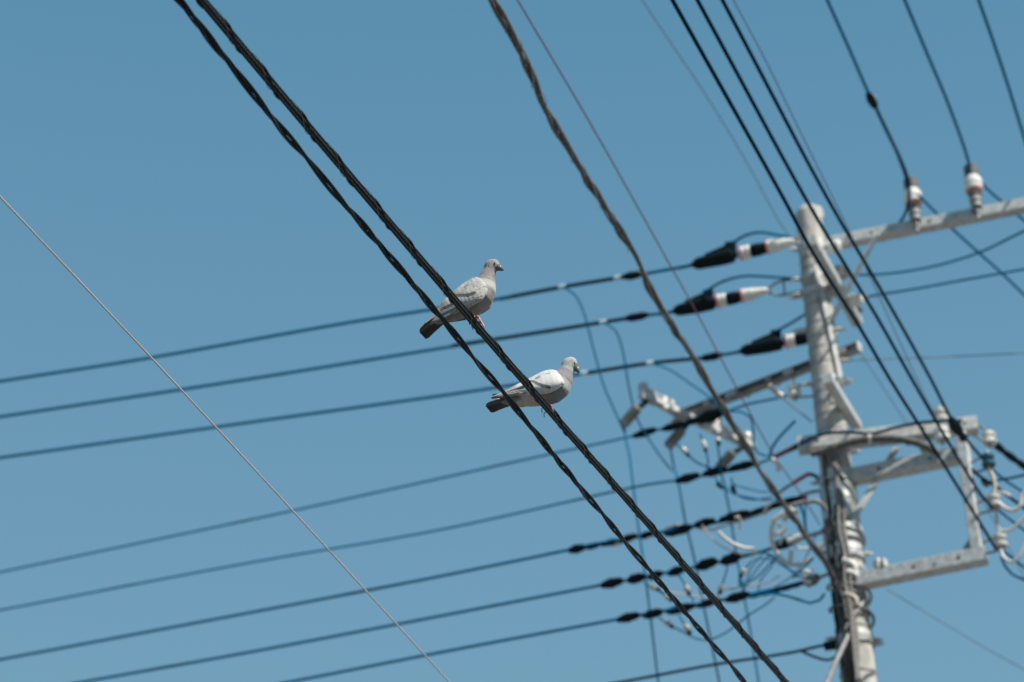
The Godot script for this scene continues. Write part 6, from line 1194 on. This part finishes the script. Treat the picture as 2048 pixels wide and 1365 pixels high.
	wire("white_wire", "large white wire loop left of the pole", "wire", [Vector3(-0.2224, 9.209, 0.5688), Vector3(-0.271, 9.1854, 0.5723), Vector3(-0.3085, 9.1587, 0.5691), Vector3(-0.3362, 9.1126, 0.5482), Vector3(-0.3513, 9.058, 0.516), Vector3(-0.3461, 9.0002, 0.4732), Vector3(-0.323, 8.9529, 0.4304), Vector3(-0.2893, 8.922, 0.3947), Vector3(-0.237, 8.9153, 0.3684), Vector3(-0.1861, 8.9252, 0.3542), Vector3(-0.1427, 8.9517, 0.3549)], 0.015, M.pvc_white, "white wires left of the pole", 0.08)
	wire("white_wire", "short white wire stub inside the large white loop", "wire", [Vector3(-0.328, 9.0767, 0.5195), Vector3(-0.2869, 9.095, 0.5154), Vector3(-0.245, 9.1161, 0.5128)], 0.014, M.pvc_white, "white wires left of the pole", 0.08)
	wire("white_wire", "white wire standing upright on the large loop's lower curve", "wire", [Vector3(-0.2474, 8.998, 0.4308), Vector3(-0.2601, 8.9625, 0.4112), Vector3(-0.2736, 8.9244, 0.3899)], 0.017, M.pvc_white, "white wires left of the pole", 0.08)
	wire("white_wire", "thick white wire end right of the grey sleeve", "wire", [Vector3(-0.2578, 9.0477, 0.47), Vector3(-0.2263, 9.0525, 0.4604), Vector3(-0.2016, 9.0657, 0.4594), Vector3(-0.1695, 9.0732, 0.4514)], 0.02, M.pvc_white, "white wires left of the pole", 0.08)
	wire("white_wire", "thin white wire leading from the loop towards the brown cable", "wire", [Vector3(-0.2271, 9.0168, 0.4356), Vector3(-0.1942, 9.005, 0.4137), Vector3(-0.1434, 9.0039, 0.3919)], 0.009, M.pvc_white, "white wires left of the pole", 0.08)
	wire("white_wire", "white wire stub at the pole's left edge behind the brown cable", "wire", [Vector3(-0.0932, 8.9576, 0.4031), Vector3(-0.0619, 8.9843, 0.4089), Vector3(-0.032, 9.0056, 0.4115)], 0.018, M.pvc_white, "white wires left of the pole", 0.08)
	wire("white_wire", "white wire tail trailing below the first beige-wrapped line", "wire", [Vector3(-0.6985, 9.1803, 0.5522), Vector3(-0.6714, 9.1464, 0.5172), Vector3(-0.6291, 9.1122, 0.4756), Vector3(-0.5695, 9.0859, 0.4324), Vector3(-0.5016, 9.0788, 0.3993)], 0.012, M.pvc_white, "white wires left of the pole", 0.08)
	wire("white_wire", "beige hooked wire over the first beige-wrapped line near the brown cable", "wire", [Vector3(-0.3627, 9.3763, 0.4218), Vector3(-0.3916, 9.3602, 0.4225), Vector3(-0.4083, 9.3326, 0.41), Vector3(-0.4068, 9.3158, 0.3976)], 0.013, M.pvc_beige, "white wires left of the pole", 0.08)
	wire("white_wire", "beige hooked wire over the first beige-wrapped line's long cover", "wire", [Vector3(-0.5999, 9.3034, 0.4688), Vector3(-0.5771, 9.3084, 0.4629), Vector3(-0.571, 9.286, 0.4446), Vector3(-0.5848, 9.236, 0.4152)], 0.009, M.pvc_beige, "white wires left of the pole", 0.08)
	t = thing("cable_joint", "cluster of white taped ends behind the brown cable near the pole", "joint", Vector3(-0.1995, 9.2379, 0.5151), "")
	tube(t, "taped_end", [Vector3(-0.2145, 9.2493, 0.5293), Vector3(-0.192, 9.2322, 0.508)], 0.02, M.porcelain_dull, 0.05, 8)
	tube(t, "taped_end", [Vector3(-0.2025, 9.2159, 0.5009), Vector3(-0.1665, 9.2372, 0.5009)], 0.02, M.pvc_beige, 0.05, 8)
	tube(t, "taped_end", [Vector3(-0.2596, 9.2062, 0.5177), Vector3(-0.2409, 9.1865, 0.496)], 0.02, M.porcelain_dull, 0.05, 8)
	wire("grey_cable", "grey cable bending over into the pole behind the brown cable", "cable", [Vector3(-0.2432, 9.3329, 0.4064), Vector3(-0.2038, 9.3432, 0.3972), Vector3(-0.1333, 9.3555, 0.3767), Vector3(-0.0712, 9.3597, 0.3539), Vector3(-0.0371, 9.3395, 0.3256), Vector3(-0.0251, 9.3058, 0.297)], 0.016, M.grey_sheath, "", 0.03)
	wire("drop_wire", "blue wire under the third lowest line curving up into the pole", "wire", [Vector3(-0.5348, 8.6761, 0.5172), Vector3(-0.4651, 8.6909, 0.4987), Vector3(-0.3896, 8.6947, 0.4701), Vector3(-0.3044, 8.6792, 0.4239), Vector3(-0.2362, 8.6559, 0.3793), Vector3(-0.1814, 8.6383, 0.3443), Vector3(-0.1177, 8.6533, 0.3283), Vector3(-0.0784, 8.6878, 0.3363)], 0.009, M.line_shadow_blue, "", 0.08)
	wire("drop_wire", "thin blue wire crossing from the second lowest line down to the third", "wire", [Vector3(-0.387, 8.9477, 0.5178), Vector3(-0.3215, 8.9134, 0.4665), Vector3(-0.2738, 8.8685, 0.4153), Vector3(-0.2321, 8.8238, 0.3665)], 0.006, M.line_shadow_pale, "wires dropping past the fuse rail", 0.08)
	wire("drop_wire", "thin blue wire rising from the third lowest line to the brown cable", "wire", [Vector3(-0.2724, 8.8192, 0.38), Vector3(-0.2179, 8.8536, 0.3816), Vector3(-0.1619, 8.8934, 0.3864), Vector3(-0.1126, 8.9307, 0.3922)], 0.006, M.line_shadow_pale, "wires dropping past the fuse rail", 0.08)
	wire("drop_wire", "pale thin wire, leftmost of three slanting between the second and third lowest lines", "wire", [Vector3(-0.3904, 9.0051, 0.4305), Vector3(-0.4716, 8.9407, 0.4189), Vector3(-0.5512, 8.8708, 0.4027), Vector3(-0.6144, 8.795, 0.3756)], 0.0045, M.line_shadow_pale, "thin slanting wires by the pole", 0.08)
	wire("drop_wire", "pale thin wire, second of three slanting between the second and third lowest lines", "wire", [Vector3(-0.3677, 9.0074, 0.384), Vector3(-0.4121, 8.9449, 0.3585), Vector3(-0.4942, 8.8777, 0.3452), Vector3(-0.5334, 8.8012, 0.3077)], 0.0045, M.line_shadow_pale, "thin slanting wires by the pole", 0.08)
	wire("drop_wire", "pale thin wire, third of three slanting between the second and third lowest lines", "wire", [Vector3(-0.4351, 9.0449, 0.3996), Vector3(-0.5528, 8.9479, 0.3801), Vector3(-0.586, 8.8933, 0.3555), Vector3(-0.6313, 8.8611, 0.3516)], 0.0045, M.line_shadow_pale, "thin slanting wires by the pole", 0.08)
	wire("drop_wire", "thin white wire swaying between the second and third lowest lines", "wire", [Vector3(-1.1029, 8.8196, 0.5953), Vector3(-1.0241, 8.7986, 0.5478), Vector3(-0.9221, 8.7853, 0.4962), Vector3(-0.85, 8.7727, 0.4575), Vector3(-0.7645, 8.7873, 0.4324), Vector3(-0.7119, 8.8137, 0.4291), Vector3(-0.5918, 8.8331, 0.393), Vector3(-0.4687, 8.8414, 0.3479), Vector3(-0.3666, 8.8833, 0.335)], 0.005, M.pvc_beige, "", 0.08)
	wire("loose_lead", "loose blue lead crossing under the big white loop to the pole", "wire", [Vector3(-0.4505, 9.0174, 0.4641), Vector3(-0.3815, 8.9939, 0.4189), Vector3(-0.3215, 8.9374, 0.3544), Vector3(-0.275, 8.8867, 0.2995), Vector3(-0.2165, 8.8579, 0.255)], 0.0055, M.line_shadow_pale, "loose leads left of the pole", 0.08)
	wire("loose_lead", "loose grey lead sagging from the pole behind the brown cable's foot", "wire", [Vector3(-0.0364, 9.0769, 0.4634), Vector3(-0.0983, 9.0153, 0.4457), Vector3(-0.1619, 8.9263, 0.4095), Vector3(-0.2201, 8.8673, 0.3922), Vector3(-0.3037, 8.8144, 0.3896), Vector3(-0.3962, 8.7726, 0.3986)], 0.0045, M.grey_sheath, "loose leads left of the pole", 0.08)
	wire("loose_lead", "loose pale lead dipping over the first beige-wrapped line", "wire", [Vector3(-0.6647, 9.5434, 0.5353), Vector3(-0.6112, 9.4917, 0.4768), Vector3(-0.5027, 9.4612, 0.4104), Vector3(-0.385, 9.4417, 0.348), Vector3(-0.2748, 9.4505, 0.3085)], 0.005, M.line_shadow_pale, "loose leads left of the pole", 0.08)
	wire("loose_lead", "loose thin beige lead under the first beige-wrapped line's long cover", "wire", [Vector3(-0.7846, 9.221, 0.6165), Vector3(-0.7552, 9.151, 0.5551), Vector3(-0.6866, 9.0913, 0.4847), Vector3(-0.599, 9.056, 0.4237), Vector3(-0.4918, 9.0592, 0.3815)], 0.0045, M.pvc_beige, "loose leads left of the pole", 0.08)
	wire("loose_lead", "short white lead curling inside the big white loop", "wire", [Vector3(-0.3241, 9.2021, 0.5415), Vector3(-0.2912, 9.1573, 0.4964), Vector3(-0.2867, 9.1075, 0.4596), Vector3(-0.3198, 9.0531, 0.435)], 0.008, M.pvc_white, "loose leads left of the pole", 0.08)
	wire("loose_lead", "blue lead hanging from the hook down to the grey sleeve", "wire", [Vector3(-0.1394, 9.2697, 0.5125), Vector3(-0.1305, 9.2143, 0.4699), Vector3(-0.1411, 9.1319, 0.4164), Vector3(-0.1337, 9.0931, 0.386)], 0.009, M.line_shadow_blue, "loose leads left of the pole", 0.08)
	wire("loose_lead", "straight pale lead beside the pole between two of the lowest lines", "wire", [Vector3(-0.1177, 9.2932, 0.4555), Vector3(-0.1366, 9.2245, 0.415), Vector3(-0.151, 9.1501, 0.3688)], 0.006, M.line_shadow_pale, "loose leads left of the pole", 0.08)
	wire("loose_lead", "loose blue lead climbing from the long black rod grip to the big white loop", "wire", [Vector3(-0.6748, 8.7904, 0.4619), Vector3(-0.5775, 8.8157, 0.4394), Vector3(-0.4727, 8.8683, 0.433), Vector3(-0.3963, 8.9271, 0.4426), Vector3(-0.3229, 8.9749, 0.4459)], 0.0055, M.line_shadow_pale, "loose leads left of the pole", 0.08)
	wire("loose_lead", "loose purplish lead running level to the brown cable's foot", "wire", [Vector3(-0.495, 8.9513, 0.5005), Vector3(-0.4337, 8.9554, 0.478), Vector3(-0.3634, 8.9373, 0.4362), Vector3(-0.2991, 8.8975, 0.3816), Vector3(-0.2303, 8.8739, 0.3365), Vector3(-0.136, 8.8883, 0.3076)], 0.004, M.thin_grey, "loose leads left of the pole", 0.08)
	wire("loose_lead", "small white loop just above the end fitting of the lowest covered line", "wire", [Vector3(-0.1326, 8.8152, 0.3838), Vector3(-0.1683, 8.8378, 0.4145), Vector3(-0.198, 8.8166, 0.4119), Vector3(-0.1951, 8.7838, 0.3877), Vector3(-0.1565, 8.772, 0.3634)], 0.012, M.pvc_white, "loose leads left of the pole", 0.08)
	wire("strapped_cable", "grey cable crossing the pole's left face below the shiny sleeve", "cable", [Vector3(-0.0843, 9.3466, 0.1068), Vector3(-0.0841, 9.2858, 0.107), Vector3(-0.0838, 9.2064, 0.1072), Vector3(-0.0836, 9.1275, 0.1074), Vector3(-0.0833, 9.0452, 0.1076)], 0.011, M.grey_sheath, "cables crossing the pole", 0.03)
	wire("strapped_cable", "pale grey cable slanting down leftwards across the pole below the shiny sleeve", "cable", [Vector3(0.0009, 9.2969, 0.1361), Vector3(-0.0393, 9.2563, 0.1303), Vector3(-0.0838, 9.1951, 0.1072), Vector3(-0.0836, 9.1425, 0.1074), Vector3(-0.0835, 9.105, 0.1075)], 0.011, M.grey_sheath, "cables crossing the pole", 0.03)
	wire("strapped_cable", "brown cable slanting down leftwards beside the pale grey one", "cable", [Vector3(-0.0495, 9.3058, 0.1268), Vector3(-0.0841, 9.2782, 0.107), Vector3(-0.0839, 9.2328, 0.1071), Vector3(-0.0837, 9.1801, 0.1073)], 0.01, M.bark_brown, "cables crossing the pole", 0.03)
	wire("strapped_cable", "brown continuation of the twisted cable down the pole's front", "cable", [Vector3(-0.0833, 9.0452, 0.1076), Vector3(-0.0829, 8.9337, 0.1079), Vector3(-0.0392, 8.8326, 0.1303), Vector3(-0.0077, 8.721, 0.1359), Vector3(-0.0019, 8.575, 0.1361)], 0.014, M.bark_brown, "cables crossing the pole", 0.03)
	wire("strapped_cable", "grey cable bending rightwards round the pole under the rack", "cable", [Vector3(-0.0677, 8.9996, 0.118), Vector3(-0.0419, 8.8776, 0.1295), Vector3(0.0067, 8.7979, 0.1359), Vector3(0.0717, 8.7637, 0.1157)], 0.012, M.grey_sheath, "cables crossing the pole", 0.03)
	wire("strapped_cable", "thin steel stay slanting over the pole below the rack", "cable", [Vector3(0.1194, 8.7327, 0.0653), Vector3(0.0917, 8.6718, 0.1006), Vector3(0.0315, 8.5839, 0.1324), Vector3(-0.0232, 8.5015, 0.1341), Vector3(-0.067, 8.4462, 0.1185)], 0.009, M.galvanised, "cables crossing the pole", 0.03)
	wire("strapped_cable", "grey cord slanting over the pole below the rack", "cable", [Vector3(0.1195, 8.7619, 0.0651), Vector3(0.0832, 8.6343, 0.1077), Vector3(0.0142, 8.536, 0.1354), Vector3(-0.0474, 8.4809, 0.1276)], 0.008, M.grey_sheath, "cables crossing the pole", 0.03)
	wire("strapped_cable", "brown cord slanting over the pole below the rack", "cable", [Vector3(0.109, 8.6985, 0.0814), Vector3(0.0577, 8.6039, 0.1232), Vector3(-0.0272, 8.5314, 0.1333), Vector3(-0.0814, 8.4963, 0.109)], 0.009, M.bark_brown, "cables crossing the pole", 0.03)
	wire("strapped_cable", "black cable curving over the pole's shaded side below the rack", "cable", [Vector3(-0.0825, 8.8048, 0.1083), Vector3(-0.0822, 8.7316, 0.1084), Vector3(-0.0793, 8.6211, 0.1106), Vector3(-0.0745, 8.5214, 0.1139)], 0.013, M.black_sheath, "cables crossing the pole", 0.03)
	wire("strapped_cable", "grey cable slanting from the low arm's clamp to the rack arm's root", "cable", [Vector3(-0.0244, 9.8392, 0.1339), Vector3(0.01, 9.7515, 0.1357), Vector3(0.0421, 9.6691, 0.1294), Vector3(0.0796, 9.6118, 0.1104)], 0.012, M.grey_sheath, "cables crossing the pole", 0.03)
	t = thing("cable_bundle", "thick black bundle of parallel cables with wire lashing on which the two pigeons perch", "cable", Vector3(0.9892, 5.63, 10.0641), "")
	p = curve(PackedVector3Array([Vector3(0.9105, 5.63, 18.0637), Vector3(0.9892, 5.63, 10.0641), Vector3(0.9952, 5.63, 9.455), Vector3(1.0045, 5.63, 8.807), Vector3(1.017, 5.63, 8.0835), Vector3(1.0445, 5.63, 6.9578), Vector3(1.077, 5.63, 5.5745), Vector3(1.3116, 5.63, -4.4228)]), 0.014)
	strands(t, "cable", p, 0.0070, 0.0060, 3, 0.0, 0.5, M.black_sheath, 10)
	strands(t, "highlight_wire", p, 0.0129, 0.0005, 1, 0.0, 2.2, M.highlight_grey, 6, 0.05)  # hair-thin pale wires added on the near side as the sheath's highlight lines
	strands(t, "highlight_wire", p, 0.0129, 0.0005, 1, 0.0, 2.95, M.highlight_grey, 6, 0.05)
	strands(t, "wrap_cable", p, 0.0117, 0.0038, 1, 0.213, 1.0, M.black_sheath, 8, 0.35)
	strands(t, "lashing_wire", p, 0.0143, 0.0008, 1, 0.213, 2.2, M.lash_wire, 6, 0.3)
	t = thing("twisted_cable", "thinner pair of black cables twisted round each other, passing in front of the pigeons' tails", "cable", Vector3(0.9494, 5.61, 10.1075), "")
	p = curve(PackedVector3Array([Vector3(1.0895, 5.61, 18.1063), Vector3(0.9494, 5.61, 10.1075), Vector3(0.9378, 5.61, 9.4396), Vector3(0.9424, 5.61, 8.8951), Vector3(0.9431, 5.61, 8.15), Vector3(0.9358, 5.61, 7.1378), Vector3(0.9435, 5.61, 5.6866), Vector3(0.9959, 5.61, -4.3133)]), 0.014)
	strands(t, "cable", p, 0.0060, 0.0053, 2, 0.44, 0.6, M.black_sheath, 10, 0.35)
	strands(t, "lashing_wire", p, 0.0095, 0.0009, 1, 0.44, 0.2, M.lash_wire, 6, 0.3)
	strands(t, "thin_cable", p, 0.0062, 0.0024, 1, 0.44, 2.3, M.black_sheath, 8, 0.35)
	t = thing("steel_strand", "bare pale stranded steel wire alone in the empty lower left sky", "wire", Vector3(0.0558, 5.65, 9.5499), "")
	p = curve(PackedVector3Array([Vector3(0.198, 5.65, 12.5466), Vector3(0.0558, 5.65, 9.5499), Vector3(0.0138, 5.65, 8.6659), Vector3(-0.025, 5.65, 7.9399), Vector3(-0.0819, 5.65, 6.9589), Vector3(-0.1322, 5.65, 6.1103), Vector3(-0.4282, 5.65, 1.1191)]), 0.007)
	strands(t, "wire_strand", p, 0.0020, 0.0012, 6, 0.055, 0.0, M.steel_strand, 6)
	pigeon("grey pigeon with upright neck and mottled wings, the upper of two on the bundle", Vector3(1.0104, 5.6442, 8.4198), 0.0960, 1, [[-0.1251, 0.0302, 0.0116, 1.10], [-0.0995, 0.0402, 0.0190, 1.05], [-0.0697, 0.0529, 0.0296, 0.98], [-0.0355, 0.0695, 0.0400, 0.92], [-0.0067, 0.0837, 0.0476, 0.90], [0.0126, 0.0963, 0.0456, 0.90], [0.0262, 0.1115, 0.0356, 0.95], [0.0328, 0.1332, 0.0280, 0.95], [0.0383, 0.1564, 0.0220, 0.95], [0.0472, 0.1789, 0.0176, 0.95], [0.0517, 0.1926, 0.0188, 0.88], [0.0602, 0.1939, 0.0160, 0.85], [0.0719, 0.1835, 0.0080, 0.85], [0.0786, 0.1780, 0.0050, 0.90], [0.0860, 0.1727, 0.0030, 0.90], [0.0912, 0.1675, 0.0012, 0.90]],
		[[Vector3(0.021, 0.1392, 0.03), Vector3(0.0446, 0.1046, 0.042), Vector3(0.0462, 0.0732, 0.045)],
		[Vector3(0.0011, 0.1457, 0.024), Vector3(0.0251, 0.0867, 0.054), Vector3(0.0338, 0.0451, 0.05)],
		[Vector3(-0.0223, 0.1414, 0.018), Vector3(0.0028, 0.073, 0.057), Vector3(0.0133, 0.0341, 0.052)],
		[Vector3(-0.0444, 0.1307, 0.016), Vector3(-0.0191, 0.0623, 0.055), Vector3(-0.0106, 0.0263, 0.05)],
		[Vector3(-0.0644, 0.1182, 0.014), Vector3(-0.0398, 0.0557, 0.05), Vector3(-0.0337, 0.028, 0.044)],
		[Vector3(-0.084, 0.1044, 0.01), Vector3(-0.0595, 0.0507, 0.042), Vector3(-0.0505, 0.0259, 0.038)],
		[Vector3(-0.1039, 0.0932, 0.008), Vector3(-0.0814, 0.0462, 0.034), Vector3(-0.0716, 0.0236, 0.032)],
		[Vector3(-0.1233, 0.0659, 0.008), Vector3(-0.1079, 0.0385, 0.025), Vector3(-0.1005, 0.0231, 0.022)],
		[Vector3(-0.1675, 0.0196, 0.01), Vector3(-0.1643, 0.0158, 0.013), Vector3(-0.1618, 0.0145, 0.012)]],
		[{"line": [Vector2(-0.0582, 0.0877), Vector2(-0.0361, 0.0754), Vector2(-0.0193, 0.0656), Vector2(-0.0025, 0.0601), Vector2(0.0133, 0.0619)], "w": 0.0048, "k": 0.95}, {"line": [Vector2(-0.0998, 0.0516), Vector2(-0.0829, 0.0485), Vector2(-0.0638, 0.0515)], "w": 0.0056, "k": 0.95}], Vector3(0.068, 0.1895, 0.0155), [Vector3(-0.1081, 0.0349, 0), Vector3(-0.181, -0.0025, 0), 0.024],
		[[Vector3(-0.047, 0.0345, 0.048), Vector3(-0.0822, 0.0246, 0.038), Vector3(-0.1246, 0.0223, 0.026)],
		[Vector3(-0.0464, 0.029, 0.047), Vector3(-0.0823, 0.0186, 0.038), Vector3(-0.1338, 0.0196, 0.024)],
		[Vector3(-0.0453, 0.0239, 0.047), Vector3(-0.0847, 0.0138, 0.037), Vector3(-0.143, 0.0168, 0.022)],
		[Vector3(-0.0464, 0.0319, 0.05), Vector3(-0.0815, 0.028, 0.04), Vector3(-0.1147, 0.026, 0.03)],
		[Vector3(-0.0474, 0.0381, 0.05), Vector3(-0.079, 0.0328, 0.041), Vector3(-0.1051, 0.0328, 0.033)],
		[Vector3(-0.0499, 0.0196, 0.046), Vector3(-0.0915, 0.0099, 0.036), Vector3(-0.1522, 0.0141, 0.02)]], [Vector3(0.0771, 0.1846, 0), Vector3(0.0833, 0.1792, 0)])
	pigeon("pale pigeon with near-white wings and hunched neck, the lower of two on the bundle", Vector3(1.0113, 5.6442, 7.8529), 0.1484, 2, [[-0.1438, 0.0634, 0.0153, 1.10], [-0.1173, 0.0600, 0.0212, 1.05], [-0.0865, 0.0595, 0.0292, 0.98], [-0.0489, 0.0674, 0.0407, 0.92], [-0.0113, 0.0742, 0.0500, 0.90], [0.0185, 0.0797, 0.0504, 0.90], [0.0351, 0.0843, 0.0413, 0.95], [0.0511, 0.1040, 0.0328, 0.95], [0.0617, 0.1248, 0.0241, 0.95], [0.0700, 0.1435, 0.0208, 0.95], [0.0748, 0.1571, 0.0212, 0.88], [0.0816, 0.1609, 0.0186, 0.85], [0.0938, 0.1460, 0.0093, 0.85], [0.0984, 0.1391, 0.0059, 0.90], [0.1042, 0.1290, 0.0034, 0.90], [0.1082, 0.1197, 0.0013, 0.90]],
		[[Vector3(0.0447, 0.1205, 0.03), Vector3(0.0632, 0.0804, 0.042), Vector3(0.0589, 0.0624, 0.042)],
		[Vector3(0.0202, 0.1349, 0.022), Vector3(0.0419, 0.0764, 0.055), Vector3(0.0438, 0.046, 0.049)],
		[Vector3(-0.0094, 0.1356, 0.018), Vector3(0.0098, 0.0728, 0.058), Vector3(0.0132, 0.0346, 0.05)],
		[Vector3(-0.0366, 0.1265, 0.016), Vector3(-0.0193, 0.0667, 0.056), Vector3(-0.0199, 0.0372, 0.048)],
		[Vector3(-0.0594, 0.1187, 0.014), Vector3(-0.047, 0.0678, 0.05), Vector3(-0.0497, 0.0431, 0.042)],
		[Vector3(-0.0871, 0.111, 0.01), Vector3(-0.0754, 0.0689, 0.042), Vector3(-0.0774, 0.0491, 0.036)],
		[Vector3(-0.1121, 0.1025, 0.008), Vector3(-0.1038, 0.07, 0.034), Vector3(-0.1051, 0.0556, 0.03)],
		[Vector3(-0.1412, 0.0888, 0.008), Vector3(-0.1373, 0.0706, 0.024), Vector3(-0.1384, 0.0649, 0.02)],
		[Vector3(-0.1846, 0.0733, 0.012), Vector3(-0.1841, 0.0708, 0.014), Vector3(-0.1842, 0.0707, 0.012)]],
		[{"line": [Vector2(-0.0523, 0.0980), Vector2(-0.0360, 0.0883), Vector2(-0.0233, 0.0718), Vector2(-0.0041, 0.0558), Vector2(0.0207, 0.0457)], "w": 0.0036, "k": 0.90}, {"line": [Vector2(-0.0879, 0.0750), Vector2(-0.0780, 0.0770)], "w": 0.0025, "k": 0.80}, {"line": [Vector2(0.0062, 0.1096), Vector2(0.0172, 0.1113)], "w": 0.0023, "k": 0.60}], Vector3(0.0965, 0.1533, 0.013), [Vector3(-0.1263, 0.0528, 0), Vector3(-0.2065, 0.0468, 0), 0.024],
		[[Vector3(-0.0606, 0.0689, 0.048), Vector3(-0.1072, 0.0657, 0.038), Vector3(-0.1456, 0.0676, 0.026)],
		[Vector3(-0.0606, 0.0633, 0.047), Vector3(-0.112, 0.0621, 0.037), Vector3(-0.1572, 0.0668, 0.024)],
		[Vector3(-0.0601, 0.0574, 0.047), Vector3(-0.1167, 0.059, 0.036), Vector3(-0.1668, 0.0673, 0.021)],
		[Vector3(-0.0598, 0.0525, 0.046), Vector3(-0.1192, 0.0561, 0.035), Vector3(-0.1765, 0.0683, 0.018)],
		[Vector3(-0.0591, 0.0469, 0.046), Vector3(-0.1173, 0.0529, 0.034), Vector3(-0.1595, 0.0617, 0.024)],
		[Vector3(-0.0596, 0.0725, 0.05), Vector3(-0.1022, 0.0681, 0.04), Vector3(-0.1308, 0.0669, 0.032)]], [Vector3(0.0997, 0.145, 0), Vector3(0.1048, 0.1359, 0)])
